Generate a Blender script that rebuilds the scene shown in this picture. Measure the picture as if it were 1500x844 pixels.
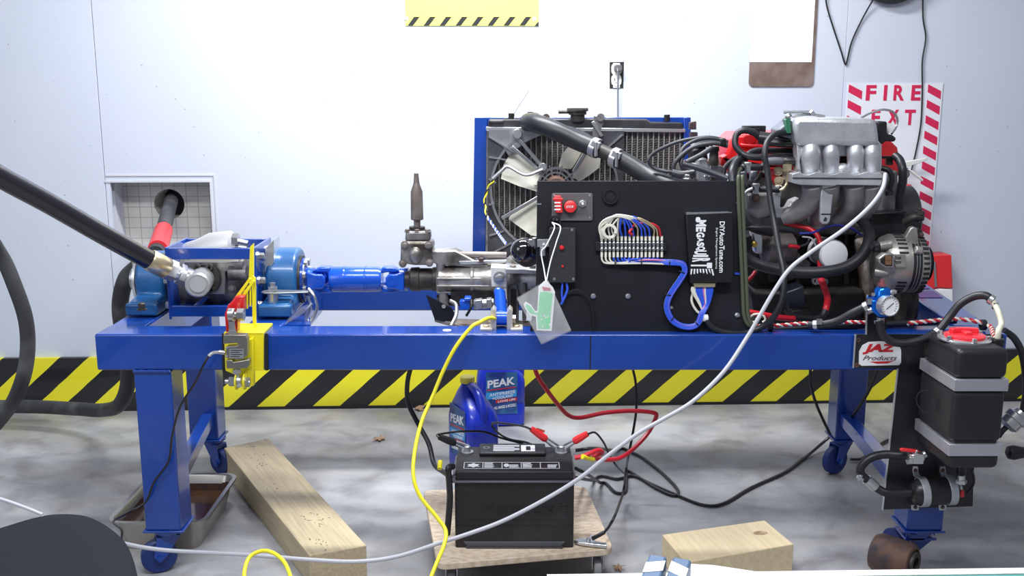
import bpy, math, random
from mathutils import Vector as V, Matrix
random.seed(7)
for o in list(bpy.data.objects): bpy.data.objects.remove(o)
SC = bpy.context.scene
# ---------------------------------------------------------------- camera, world, lamps, exposure
F = 1500.0; TH = math.radians(11.3); CH = 1.376; CO = math.cos(TH); SI = math.sin(TH)
cam = bpy.data.cameras.new('camera'); cam.lens = 36; cam.sensor_width = 36
cam.clip_start = 0.05; cam.clip_end = 60
camo = bpy.data.objects.new('camera', cam); SC.collection.objects.link(camo)
camo.location = (0, 0, CH); camo.rotation_euler = (math.pi/2-TH, 0, 0); SC.camera = camo
SC.view_settings.view_transform = 'Standard'; SC.view_settings.look = 'None'
SC.view_settings.gamma = 1; SC.view_settings.use_curve_mapping = False
SC.view_settings.exposure = 0.35
wd = bpy.data.worlds.new('room_air'); SC.world = wd; wd.use_nodes = True
wd.node_tree.nodes['Background'].inputs[0].default_value = (0.78, 0.86, 1.0, 1)
wd.node_tree.nodes['Background'].inputs[1].default_value = 0.24
def area(name, loc, rot, sx, sy, power, col):
    l = bpy.data.lights.new(name, 'AREA'); l.shape = 'RECTANGLE'; l.size = sx; l.size_y = sy
    l.energy = power; l.color = col
    o = bpy.data.objects.new(name, l); SC.collection.objects.link(o); o.location = loc; o.rotation_euler = rot
    return o
area('tube_lamp', (-0.1, 3.25, 2.6), (math.radians(14), 0, 0), 1.3, 0.16, 60, (0.96, 0.98, 1.0))
area('tube_lamp', (-0.2, 1.2, 2.9), (math.radians(25), 0, 0), 2.4, 0.3, 58, (0.96, 0.98, 1.0))
area('left_area_light', (-2.6, 0.9, 2.0), (math.radians(65), 0, math.radians(-50)), 1.2, 1.2, 14, (0.85, 0.92, 1.0))  # weak bluish area light from the left, no window modelled

# ---------------------------------------------------------------- helpers
def ray(px, py):
    u = (px-750)/F; v = (422-py)/F
    return V((u, CO+v*SI, -SI+v*CO))
CP = V((0, 0, CH))
def W(px, py, Y):
    d = ray(px, py); return CP + d*(Y/d.y)
def G(px, py, z=0.0):
    d = ray(px, py); return CP + d*((z-CH)/d.z)
def PLN(px, py, p0, n):
    d = ray(px, py); return CP + d*((p0-CP).dot(n)/d.dot(n))
def scl(p): return (p.y*CO+(CH-p.z)*SI)/F
WS = 0.035; WP = V((0, 4.28, 0)); WN = V((WS, -1, 0)).normalized(); WR = V((1, WS, 0)).normalized()
def WL(px, py, off=0.0): return PLN(px, py, WP+WN*off, WN)
X = V((1, 0, 0)); Yv = V((0, 1, 0)); Zv = V((0, 0, 1))

class MB:
    def __init__(s): s.v = []; s.f = []
    def add(s, vs, fs):
        b = len(s.v); s.v += [V(p) for p in vs]; s.f += [tuple(i+b for i in f) for f in fs]; return s
    def box(s, a, b, M=None):
        x0, y0, z0 = a; x1, y1, z1 = b
        vs = [V(p) for p in ((x0,y0,z0),(x1,y0,z0),(x1,y1,z0),(x0,y1,z0),(x0,y0,z1),(x1,y0,z1),(x1,y1,z1),(x0,y1,z1))]
        if M: vs = [M @ p for p in vs]
        return s.add(vs, [(0,3,2,1),(4,5,6,7),(0,1,5,4),(1,2,6,5),(2,3,7,6),(3,0,4,7)])
    def cbox(s, c, d, ax=X, up=Zv):           # centred box, size d along ax, ax x up, up
        ax = V(ax).normalized(); up = V(up); up = Yv if abs(ax.dot(up.normalized())) > .99 else up; up = (up-ax*up.dot(ax)).normalized(); m = up.cross(ax)
        M = Matrix((ax, m, up)).transposed().to_4x4(); M.translation = V(c)
        return s.box((-d[0]/2,-d[1]/2,-d[2]/2), (d[0]/2,d[1]/2,d[2]/2), M)
    def prism(s, pts, vec):
        pts = [V(p) for p in pts]; n = len(pts); vec = V(vec)
        nrm = V((0,0,0))
        for i in range(n): nrm += pts[i].cross(pts[(i+1)%n])
        if nrm.dot(vec) > 0: pts.reverse()
        vs = pts+[p+vec for p in pts]
        return s.add(vs, [tuple(range(n)), tuple(range(2*n-1, n-1, -1))]+[((i+1)%n, i, n+i, n+(i+1)%n) for i in range(n)])
    def lathe(s, p0, d, prof, n=20, cap=True, ph=0.0):
        p0 = V(p0); d = V(d).normalized(); a = d.orthogonal().normalized()
        if abs(d.z) < 0.9: a = (Zv-d*Zv.dot(d)).normalized()
        b = d.cross(a); vs = []; fs = []
        for t, r in prof:
            for i in range(n):
                w = 2*math.pi*i/n+ph; vs.append(p0+d*t+(a*math.cos(w)+b*math.sin(w))*r)
        for k in range(len(prof)-1):
            for i in range(n):
                j = (i+1) % n; fs.append((k*n+i, k*n+j, (k+1)*n+j, (k+1)*n+i))
        if cap:
            fs.append(tuple(range(n-1, -1, -1))); m = (len(prof)-1)*n; fs.append(tuple(range(m, m+n)))
        return s.add(vs, fs)
    def cyl(s, p0, p1, r, r2=None, n=20, ph=0.0):
        p0 = V(p0); p1 = V(p1); L = (p1-p0).length
        return s.lathe(p0, p1-p0, [(0, r), (L, r if r2 is None else r2)], n, True, ph)
    def ring(s, c, d, r0, r1, h, n=28):
        return s.lathe(V(c), d, [(0, r0), (0, r1), (h, r1), (h, r0), (0, r0)], n, False)
    def tube(s, pts, r, n=10, sm=6, rr=None, zmin=None):
        pts = [V(p) for p in pts]
        if sm > 1 and len(pts) > 2:
            q = []; P = [pts[0]*2-pts[1]]+pts+[pts[-1]*2-pts[-2]]
            for i in range(1, len(P)-2):
                for k in range(sm):
                    t = k/sm; a, b, c, e = P[i-1], P[i], P[i+1], P[i+2]
                    q.append(0.5*((2*b)+(c-a)*t+(2*a-5*b+4*c-e)*t*t+(3*b-a-3*c+e)*t**3))
            q.append(pts[-1]); 
            if rr: 
                m = len(rr)-1; rr = [rr[min(m, int(i/sm))]*(1-(i/sm)%1)+rr[min(m, int(i/sm)+1)]*((i/sm)%1) for i in range(len(q))]
            pts = q
        if zmin is not None: pts = [V((p.x, p.y, max(p.z, zmin))) for p in pts]
        m = len(pts); T = [(pts[min(i+1, m-1)]-pts[max(i-1, 0)]).normalized() for i in range(m)]
        a = T[0].orthogonal().normalized(); vs = []; fs = []
        for i in range(m):
            a = (a-T[i]*a.dot(T[i])); a = a.normalized() if a.length > 1e-6 else T[i].orthogonal().normalized()
            b = T[i].cross(a); R = rr[i] if rr else r
            for k in range(n):
                w = 2*math.pi*k/n; vs.append(pts[i]+(a*math.cos(w)+b*math.sin(w))*R)
        for i in range(m-1):
            for k in range(n):
                j = (k+1) % n; fs.append((i*n+k, i*n+j, (i+1)*n+j, (i+1)*n+k))
        fs.append(tuple(range(n-1, -1, -1))); fs.append(tuple(range((m-1)*n, m*n)))
        return s.add(vs, fs)
    def sph(s, c, r, sc=(1, 1, 1), n=16):
        vs = []; fs = []; h = n//2; c = V(c)
        for i in range(1, h):
            t = math.pi*i/h
            for k in range(n):
                w = 2*math.pi*k/n; vs.append(c+V((r*sc[0]*math.sin(t)*math.cos(w), r*sc[1]*math.sin(t)*math.sin(w), r*sc[2]*math.cos(t))))
        for i in range(h-2):
            for k in range(n):
                j = (k+1) % n; fs.append((i*n+k, (i+1)*n+k, (i+1)*n+j, i*n+j))
        b = len(vs); vs += [c+V((0, 0, r*sc[2])), c-V((0, 0, r*sc[2]))]
        for k in range(n):
            j = (k+1) % n; fs.append((b, k, j)); fs.append((b+1, (h-2)*n+j, (h-2)*n+k))
        return s.add(vs, fs)
    def hexb(s, c, d, r, h): return s.lathe(c, d, [(0, r), (h, r)], 6)
    def bolt(s, c, d, r, h=None):
        d = V(d).normalized(); c = V(c); h = h or r*0.8
        s.lathe(c, d, [(0, r*1.35), (r*0.2, r*1.35)], 14); s.lathe(c+d*r*0.2, d, [(0, r), (h, r), (h*1.15, r*0.75)], 6)
        return s
def roundrect(px0, py0, px1, py1, r, k=4):
    out = []
    for cx, cy, a0 in ((px1-r, py0+r, -90), (px1-r, py1-r, 0), (px0+r, py1-r, 90), (px0+r, py0+r, 180)):
        for i in range(k+1):
            a = math.radians(a0+90*i/k); out.append((cx+r*math.cos(a), cy+r*math.sin(a)))
    return out

def rootloc(o):
    while o.parent: o = o.parent
    return V(o.location)
def link_mesh(name, vs, fs, mat, loc, parent, bevel, smooth, seg=2):
    me = bpy.data.meshes.new(name); me.from_pydata([tuple(p-loc) for p in vs], [], fs); me.update()
    me.materials.append(mat)
    if smooth:
        me.polygons.foreach_set('use_smooth', [True]*len(me.polygons)); me.set_sharp_from_angle(angle=math.radians(38))
    o = bpy.data.objects.new(name, me); SC.collection.objects.link(o)
    if parent: o.parent = parent
    else: o.location = loc
    if bevel:
        b = o.modifiers.new('edge', 'BEVEL'); b.width = bevel; b.segments = seg; b.limit_method = 'ANGLE'; b.angle_limit = math.radians(40); b.harden_normals = False
    return o
def thing(name, label, cat, loc, group=None):
    o = bpy.data.objects.new(name, None); SC.collection.objects.link(o); o.location = V(loc); o.empty_display_size = 0.05
    o['label'] = label; o['category'] = cat
    if group: o['group'] = group
    return o
def islands(mb, gap=0.0025):
    n = len(mb.v); p = list(range(n))
    def f(i):
        while p[i] != i: p[i] = p[p[i]]; i = p[i]
        return i
    for q in mb.f:
        for k in q[1:]: p[f(k)] = f(q[0])
    g = {}
    for i in range(n): g.setdefault(f(i), []).append(i)
    G_ = list(g.values()); m = len(G_); q = list(range(m))
    bb = [([min(mb.v[i][k] for i in v) for k in range(3)], [max(mb.v[i][k] for i in v) for k in range(3)]) for v in G_]
    def h(i):
        while q[i] != i: i = q[i]
        return i
    for i in range(m):
        for j in range(i):
            if all(bb[i][0][k]-gap <= bb[j][1][k] and bb[j][0][k]-gap <= bb[i][1][k] for k in range(3)): q[h(i)] = h(j)
    out = {}
    for i in range(m): out.setdefault(h(i), []).extend(G_[i])
    if len(out) == 1: return [mb]
    res = []
    for idx in sorted(out.values(), key=lambda v: -len(v)):
        mp = {a: b for b, a in enumerate(idx)}; mm = MB(); mm.v = [mb.v[i] for i in idx]
        mm.f = [tuple(mp[i] for i in fc) for fc in mb.f if fc[0] in mp]; res.append(mm)
    return res
FLATPRINT = ('print', 'label', 'warning_label', 'top_label', 'gauge_print', 'white_dots')
def part(mb, name, mat, parent, label=None, bevel=0, smooth=True, kind=None, seg=2):
    if not kind and name not in FLATPRINT:
        I = islands(mb)
        for q in I[1:]:
            o = link_mesh(name, q.v, q.f, mat, rootloc(parent), parent, bevel, smooth, seg)
            if label: o['label'] = label
        mb = I[0]
    o = link_mesh(name, mb.v, mb.f, mat, rootloc(parent), parent, bevel, smooth, seg)
    if label: o['label'] = label
    if kind: o['kind'] = kind
    return o
def solo(mb, name, mat, label, cat, bevel=0, smooth=True, group=None, kind=None, seg=2):
    lo = V([min(p[i] for p in mb.v) for i in range(3)]); hi = V([max(p[i] for p in mb.v) for i in range(3)])
    loc = V(((lo.x+hi.x)/2, (lo.y+hi.y)/2, lo.z))
    o = link_mesh(name, mb.v, mb.f, mat, loc, None, bevel, smooth, seg)
    if label: o['label'] = label
    if cat: o['category'] = cat
    if group: o['group'] = group
    if kind: o['kind'] = kind
    return o
def struct(mb, name, mat, parent=None, bevel=0, smooth=False):
    if parent: return part(mb, name, mat, parent, bevel=bevel, smooth=smooth)
    o = link_mesh(name, mb.v, mb.f, mat, V((0, 0, 0)), None, bevel, smooth); o['kind'] = 'structure'; return o
def text(s, c, right, up, w, h, mat, parent, name='lettering', depth=0.0006, shear=0.0, bold=0.0, sx=1.0):
    """flat lettering centred at c, width w, height h"""
    cu = bpy.data.curves.new(name, 'FONT'); cu.body = s; cu.size = 1; cu.align_x = 'CENTER'; cu.shear = shear
    cu.offset = bold; cu.extrude = 0.01; cu.resolution_u = 3; cu.space_character = sx
    t = bpy.data.objects.new(name, cu); SC.collection.objects.link(t)
    bpy.context.view_layer.update()
    me = bpy.data.meshes.new_from_object(t.evaluated_get(bpy.context.evaluated_depsgraph_get()))
    bpy.data.objects.remove(t)
    xs = [p.co.x for p in me.vertices]; ys = [p.co.y for p in me.vertices]
    mx = (min(xs)+max(xs))/2; my = (min(ys)+max(ys))/2; kx = w/(max(xs)-min(xs)); ky = h/(max(ys)-min(ys))
    right = V(right).normalized(); up = V(up).normalized(); n = right.cross(up); c = V(c); L = rootloc(parent)
    for p in me.vertices:
        p.co = c+right*(p.co.x-mx)*kx+up*(p.co.y-my)*ky+n*(p.co.z/0.01*depth)-L
    me.materials.clear(); me.materials.append(mat); me.update()
    o = bpy.data.objects.new(name, me); SC.collection.objects.link(o); o.parent = parent
    return o

def mat(name, col, rough=0.5, metal=0.0, col2=None, scale=8.0, mix=(0.4, 0.65), bump=0.0, bscale=60.0, coat=0.0, stretch=(1, 1, 1), alpha=1.0, trans=0.0, spec=0.5, detail=5.0, emit=None):
    m = bpy.data.materials.new(name); m.use_nodes = True; nt = m.node_tree; b = nt.nodes['Principled BSDF']
    b.inputs['Base Color'].default_value = (*col, 1); b.inputs['Roughness'].default_value = rough
    b.inputs['Metallic'].default_value = metal; b.inputs['Coat Weight'].default_value = coat
    b.inputs['Specular IOR Level'].default_value = spec; b.inputs['Coat Roughness'].default_value = 0.08
    if trans: b.inputs['Transmission Weight'].default_value = trans
    if alpha < 1: b.inputs['Alpha'].default_value = alpha
    tc = nt.nodes.new('ShaderNodeTexCoord'); mp = nt.nodes.new('ShaderNodeMapping'); mp.inputs['Scale'].default_value = stretch
    nt.links.new(tc.outputs['Object'], mp.inputs[0])
    if col2:
        n = nt.nodes.new('ShaderNodeTexNoise'); n.inputs['Scale'].default_value = scale; n.inputs['Detail'].default_value = detail
        r = nt.nodes.new('ShaderNodeValToRGB'); r.color_ramp.elements[0].position = mix[0]; r.color_ramp.elements[1].position = mix[1]
        r.color_ramp.elements[0].color = (*col, 1); r.color_ramp.elements[1].color = (*col2, 1)
        nt.links.new(mp.outputs[0], n.inputs['Vector']); nt.links.new(n.outputs[0], r.inputs[0]); nt.links.new(r.outputs[0], b.inputs['Base Color'])
    if bump:
        n = nt.nodes.new('ShaderNodeTexNoise'); n.inputs['Scale'].default_value = bscale; n.inputs['Detail'].default_value = 4
        k = nt.nodes.new('ShaderNodeBump'); k.inputs['Strength'].default_value = bump; k.inputs['Distance'].default_value = 0.002
        nt.links.new(mp.outputs[0], n.inputs['Vector']); nt.links.new(n.outputs[0], k.inputs['Height']); nt.links.new(k.outputs[0], b.inputs['Normal'])
    return m
def stripes(name, ca, cb, period, slant, phase, frac=0.5, rough=0.35):
    m = bpy.data.materials.new(name); m.use_nodes = True; nt = m.node_tree; b = nt.nodes['Principled BSDF']
    b.inputs['Roughness'].default_value = rough; b.inputs['Coat Weight'].default_value = 0.3
    tc = nt.nodes.new('ShaderNodeTexCoord'); sp = nt.nodes.new('ShaderNodeSeparateXYZ'); nt.links.new(tc.outputs['Object'], sp.inputs[0])
    def mth(op, a, bb):
        n = nt.nodes.new('ShaderNodeMath'); n.operation = op
        for i, q in enumerate((a, bb)):
            if isinstance(q, (int, float)): n.inputs[i].default_value = q
            else: nt.links.new(q, n.inputs[i])
        return n.outputs[0]
    u = mth('SUBTRACT', sp.outputs['X'], mth('MULTIPLY', sp.outputs['Z'], slant))
    ns = nt.nodes.new('ShaderNodeTexNoise'); ns.inputs['Scale'].default_value = 14; nt.links.new(tc.outputs['Object'], ns.inputs['Vector'])
    u = mth('ADD', u, mth('MULTIPLY', ns.outputs[0], 0.006))
    fr = mth('FRACT', mth('ADD', mth('DIVIDE', u, period), phase+100), 0)
    g = mth('GREATER_THAN', fr, frac)
    mx = nt.nodes.new('ShaderNodeMix'); mx.data_type = 'RGBA'; nt.links.new(g, mx.inputs[0])
    mx.inputs[6].default_value = (*ca, 1); mx.inputs[7].default_value = (*cb, 1); nt.links.new(mx.outputs[2], b.inputs['Base Color'])
    return m

BLUE = mat('blue_enamel', (0.006, 0.048, 0.30), 0.24, coat=0.6, col2=(0.008, 0.058, 0.36), scale=3, bump=0.08, bscale=25)
DBLUE = mat('bright_blue_enamel', (0.006, 0.085, 0.58), 0.25, coat=0.5, bump=0.1, bscale=30)
TEAL = mat('teal_blue_casting', (0.010, 0.085, 0.25), 0.35, coat=0.3, bump=0.25, bscale=50, col2=(0.016, 0.12, 0.32), scale=12)
YEL = mat('yellow_paint', (0.86, 0.75, 0.02), 0.4)
YCAB = mat('yellow_cable_jacket', (0.90, 0.80, 0.03), 0.4)
RED = mat('red_enamel', (0.62, 0.015, 0.02), 0.3, coat=0.4)
REDP = mat('red_plastic', (0.75, 0.03, 0.035), 0.35)
REDC = mat('red_cable_jacket', (0.60, 0.015, 0.03), 0.35)
RUB = mat('black_rubber', (0.014, 0.015, 0.020), 0.42, bump=0.1, bscale=80)
RUBD = mat('dusty_black_rubber', (0.030, 0.031, 0.035), 0.6, col2=(0.12, 0.12, 0.12), scale=10, mix=(0.5, 0.85), bump=0.2)
BLK = mat('black_plastic', (0.012, 0.012, 0.014), 0.35)
BLKM = mat('black_matte', (0.010, 0.010, 0.012), 0.7)
PANEL = mat('black_panel_board', (0.009, 0.009, 0.014), 0.50, spec=.3, col2=(0.020, 0.020, 0.028), scale=5, mix=(0.45, 0.8), bump=0.15, bscale=120)
BCASE = mat('battery_case', (0.012, 0.011, 0.013), 0.45, col2=(0.035, 0.033, 0.036), scale=7, mix=(0.5, 0.8), bump=0.3, bscale=200)
ALU = mat('cast_aluminium', (0.66, 0.67, 0.70), 0.42, 0.70, col2=(0.48, 0.49, 0.52), scale=14, bump=0.35, bscale=160)
ALUB = mat('bright_aluminium', (0.75, 0.76, 0.78), 0.3, 0.9)
ALUD = mat('dirty_cast_aluminium', (0.30, 0.29, 0.29), 0.5, 0.6, col2=(0.09, 0.085, 0.08), scale=16, mix=(0.35, 0.7), bump=0.5, bscale=120)
GBX = mat('oily_gearbox_casting', (0.46, 0.44, 0.42), 0.35, 0.7, col2=(0.10, 0.085, 0.07), scale=13, mix=(0.42, 0.66), bump=0.5, bscale=90)
IRON = mat('dark_cast_iron', (0.045, 0.040, 0.038), 0.5, 0.4, col2=(0.13, 0.11, 0.095), scale=20, mix=(0.5, 0.8), bump=0.5)
GRIME = mat('grimy_engine_black', (0.012, 0.011, 0.012), 0.5, 0.2, col2=(0.06, 0.05, 0.045), scale=18, mix=(0.5, 0.85), bump=0.5, bscale=70)
RUST = mat('rusty_steel', (0.16, 0.085, 0.06), 0.65, 0.3, col2=(0.05, 0.045, 0.055), scale=18, mix=(0.4, 0.65), bump=0.4)
RUSTG = mat('rust_brown_grey_steel', (0.20, 0.16, 0.145), 0.5, 0.5, col2=(0.32, 0.29, 0.27), scale=16)
ZINC = mat('zinc_plated_steel', (0.60, 0.60, 0.61), 0.30, 0.95)
BRASS = mat('yellow_zinc_steel', (0.66, 0.55, 0.36), 0.3, 0.85)
STEEL = mat('plain_steel', (0.42, 0.43, 0.45), 0.35, 0.85)
GREYP = mat('grey_powder_coat', (0.11, 0.10, 0.105), 0.45)
WHITE = mat('white_paint', (0.86, 0.86, 0.88), 0.5)
INK = mat('white_print', (0.80, 0.80, 0.84), 0.6)
CREAM = mat('cream_plastic', (0.80, 0.78, 0.68), 0.4, col2=(0.64, 0.61, 0.50), scale=12)
OLIVE = mat('olive_grey_rubber', (0.075, 0.085, 0.055), 0.45)
WBLUE = mat('blue_wire', (0.03, 0.10, 0.70), 0.35)
WWHITE = mat('white_wire', (0.76, 0.73, 0.64), 0.4)
WPINK = mat('pink_wire', (0.70, 0.20, 0.42), 0.4)
GREYC = mat('light_grey_cable_jacket', (0.50, 0.50, 0.55), 0.35)
# ---------------------------------------------------------------- setting
def floor_mat():
    m = mat('concrete_floor', (0.30, 0.30, 0.33), 0.42)
    nt = m.node_tree; b = nt.nodes['Principled BSDF']; tc = nt.nodes.new('ShaderNodeTexCoord')
    def nz(sc, det, st=(1, 1, 1)):
        mp = nt.nodes.new('ShaderNodeMapping'); mp.inputs['Scale'].default_value = st; nt.links.new(tc.outputs['Object'], mp.inputs[0])
        n = nt.nodes.new('ShaderNodeTexNoise'); n.inputs['Scale'].default_value = sc; n.inputs['Detail'].default_value = det; n.inputs['Distortion'].default_value = 0.6
        nt.links.new(mp.outputs[0], n.inputs['Vector']); return n.outputs[0]
    def ramp(a, stops):
        r = nt.nodes.new('ShaderNodeValToRGB'); e = r.color_ramp.elements
        e[0].position, e[0].color = stops[0][0], (*stops[0][1], 1); e[1].position, e[1].color = stops[-1][0], (*stops[-1][1], 1)
        for p, c in stops[1:-1]: q = e.new(p); q.color = (*c, 1)
        nt.links.new(a, r.inputs[0]); return r.outputs[0]
    def mul(a, c, k):
        x = nt.nodes.new('ShaderNodeMix'); x.data_type = 'RGBA'; x.blend_type = 'MULTIPLY'; x.inputs[0].default_value = k
        nt.links.new(a, x.inputs[6]); nt.links.new(c, x.inputs[7]); return x.outputs[2]
    a = ramp(nz(1.3, 5, (0.8, 1.6, 1)), [(0.35, (0.25, 0.245, 0.25)), (0.5, (0.37, 0.365, 0.37)), (0.66, (0.52, 0.52, 0.53))])
    c = ramp(nz(7, 8), [(0.3, (0.62, 0.60, 0.60)), (0.55, (1, 1, 1)), (0.8, (1.0, 0.98, 0.96))])
    d = ramp(nz(3.2, 6, (1, 2.2, 1)), [(0.3, (0.82, 0.83, 0.87)), (0.6, (1, 1, 1)), (0.75, (1.0, 0.91, 0.83))])
    sp = ramp(nz(90, 2), [(0.0, (1, 1, 1)), (0.70, (1, 1, 1)), (0.76, (1.35, 1.35, 1.35))])
    o = mul(mul(mul(a, c, 0.9), d, 0.9), sp, 0.6); nt.links.new(o, b.inputs['Base Color'])
    rg = ramp(nz(4, 4), [(0.3, (0.32,)*3), (0.7, (0.55,)*3)]); nt.links.new(rg, b.inputs['Roughness'])
    k = nt.nodes.new('ShaderNodeBump'); k.inputs['Strength'].default_value = 0.12; k.inputs['Distance'].default_value = 0.003
    nt.links.new(nz(60, 5), k.inputs['Height']); nt.links.new(k.outputs[0], b.inputs['Normal'])
    return m
struct(MB().box((-4.5, -2.5, -0.05), (4.5, 5.2, 0.0)), 'floor', floor_mat())
WALLM = mat('painted_drywall', (0.64, 0.675, 0.77), 0.36, bump=0.22, bscale=45, col2=(0.61, 0.65, 0.75), scale=1.5)
def wallbox(mb, xa, xb, za, zb, o0, o1):      # box on the wall plane; xa, xb measured along the wall, o = offset toward the room
    P = lambda x, z, o: WP+WR*x+WN*o+Zv*z
    return mb.prism([P(xa, za, o0), P(xb, za, o0), P(xb, zb, o0), P(xa, zb, o0)], WN*(o1-o0))
def wxz(px, py, off=0.0):
    p = WL(px, py, off)-WP; return p.dot(WR), p.z
hx0, hz1 = wxz(161, 266); hx1, hz0 = wxz(314, 366)
sx0 = wxz(149, 200)[0]; sx1 = wxz(1237, 100)[0]
wall = struct(wallbox(wallbox(wallbox(wallbox(MB(), -3.6, hx0-.03, 0, 3.1, -0.06, -0.014), hx1+.03, 3.6, 0, 3.1, -0.06, -0.014), hx0-.03, hx1+.03, 0, hz0-.03, -0.06, -0.014), hx0-.03, hx1+.03, hz1+.03, 3.1, -0.06, -0.014), 'wall_back', WALLM)
struct(wallbox(MB(), -3.6, sx0-0.002, 0, 3.1, -0.013, 0), 'wall_panel', WALLM, wall, bevel=0.002)
PQ = lambda x, z, o: WP+WR*x+WN*o+Zv*z
vs = []
for o in (0, -.013):
    vs += [PQ(sx0+.001, 0, o), PQ(sx1-.001, 0, o), PQ(sx1-.001, 3.1, o), PQ(sx0+.001, 3.1, o), PQ(hx0, hz0, o), PQ(hx1, hz0, o), PQ(hx1, hz1, o), PQ(hx0, hz1, o)]
fs = []
for i in range(4):
    j = (i+1) % 4; fs += [(i, j, 4+j, 4+i), (8+j, 8+i, 12+i, 12+j), (j, i, 8+i, 8+j), (4+i, 4+j, 12+j, 12+i)]
struct(MB().add(vs, fs), 'wall_panel', WALLM, wall)
m = MB(); wallbox(m, sx1+0.001, 3.6, 0, 3.1, -0.013, 0); struct(m, 'wall_panel', WALLM, wall, bevel=0.0015)
# opening in the wall: raised paper edge, reveal, gridded board with a round hole
TRIMM = mat('raw_drywall_edge', (0.62, 0.62, 0.68), 0.8, bump=0.5)
m = MB()
for a, b, c, d in ((hx0-.012, hx1+.020, hz1+.022, hz1+.028), (hx1+.014, hx1+.020, hz0, hz1+.022), (hx0-.02, hx1, hz1-.004, hz1+.004), (hx1-.003, hx1+.004, hz0, hz1)):
    wallbox(m, a, b, c, d, 0, 0.004)
struct(m, 'trim_1', TRIMM)
TILE = bpy.data.materials.new('gridded_tile_board'); TILE.use_nodes = True
nt = TILE.node_tree; b = nt.nodes['Principled BSDF']; tc = nt.nodes.new('ShaderNodeTexCoord')
mp = nt.nodes.new('ShaderNodeMapping'); mp.inputs['Rotation'].default_value = (math.pi/2, 0, 0); nt.links.new(tc.outputs['Object'], mp.inputs[0])
br = nt.nodes.new('ShaderNodeTexBrick'); nt.links.new(mp.outputs[0], br.inputs['Vector']); br.offset = 0
for k, vv in (('Color1', (0.66, 0.63, 0.58, 1)), ('Color2', (0.62, 0.60, 0.56, 1)), ('Mortar', (0.38, 0.36, 0.34, 1)), ('Scale', 1.0), ('Mortar Size', 0.0018), ('Brick Width', 0.05), ('Row Height', 0.045)): br.inputs[k].default_value = vv
nt.links.new(br.outputs[0], b.inputs['Base Color']); b.inputs['Roughness'].default_value = 0.5
DEP = 0.16
cx, cz = wxz(248, 299, -DEP); R = 22*scl(WL(248, 299, -DEP))
m = MB(); P = lambda x, z, o: WP+WR*x+WN*o+Zv*z
X0, X1, Z0, Z1 = hx0-.03, hx1+.03, hz0-.03, hz1+.03
N = 40; vs = []; fs = []
def onrect(a):
    c, s = math.cos(a), math.sin(a); t = 1e9
    if c > 1e-6: t = min(t, (X1-cx)/c)
    if c < -1e-6: t = min(t, (X0-cx)/c)
    if s > 1e-6: t = min(t, (Z1-cz)/s)
    if s < -1e-6: t = min(t, (Z0-cz)/s)
    return cx+c*t, cz+s*t
angs = sorted([2*math.pi*i/N for i in range(N)]+[math.atan2(z-cz, x-cx) % (2*math.pi) for x in (X0, X1) for z in (Z0, Z1)])
n = len(angs)
for a in angs: vs.append(P(cx+R*math.cos(a), cz+R*math.sin(a), -DEP))
for a in angs: x, z = onrect(a); vs.append(P(x, z, -DEP))
for a in angs: vs.append(P(cx+R*math.cos(a), cz+R*math.sin(a), -DEP-0.15))
for i in range(n):
    j = (i+1) % n; fs += [(i, j, n+j, n+i), (j, i, 2*n+i, 2*n+j)]
m.add(vs, fs); rb = struct(m, 'recess_board', TILE, wall)
m = MB(); wallbox(m, X0, X1, Z0, Z1, -DEP-0.16, -DEP-0.15); struct(m, 'recess_back', BLKM, wall)
m = MB()
for a, b, c, d in ((X0, hx0-.006, Z0, Z1), (hx1+.004, X1, Z0, Z1), (hx0-.006, hx1+.004, Z0, hz0), (hx0-.006, hx1+.004, hz1, Z1)): wallbox(m, a, b, c, d, -DEP+.001, -0.061)
struct(m, 'recess_reveal', TRIMM, wall)
# striped skirting board
BSM = stripes('hazard_stripe_paint', (0.86, 0.78, 0.02), (0.012, 0.012, 0.014), 0.2375, 1.12, 0.66, 0.49)
m = MB(); wallbox(m, -3.6, 3.6, 0.012, 0.236, 0.001, 0.022); struct(m, 'baseboard_back', BSM)
m = MB(); wallbox(m, -3.6, 3.6, 0.0, 0.012, 0.001, 0.026); struct(m, 'trim_2', BLKM)
# dents and chips in the paint
CHIP = mat('paint_chip', (0.45, 0.46, 0.52), 0.8)
m = MB(); rnd = random.Random(3)
for i in range(110):
    px = rnd.uniform(5, 1495); py = rnd.uniform(5, 420)
    if 150 < px < 330 and 240 < py < 380: continue
    if 590 < px < 800 and py < 45 or 1090 < px < 1200 and py < 130: continue
    x, z = wxz(px, py); s = rnd.uniform(0.0015, 0.004)
    m.lathe(WP+WR*x+WN*0.0002+Zv*z, WN, [(0, s), (0.0008, s*.6)], 6)
part(m, 'paint_chip', CHIP, wall, kind='stuff')

# ---------------------------------------------------------------- things on the wall
WUP = Zv
def wpoly(pts, off=0.0): return [WL(a, b, off) for a, b in pts]
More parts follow.
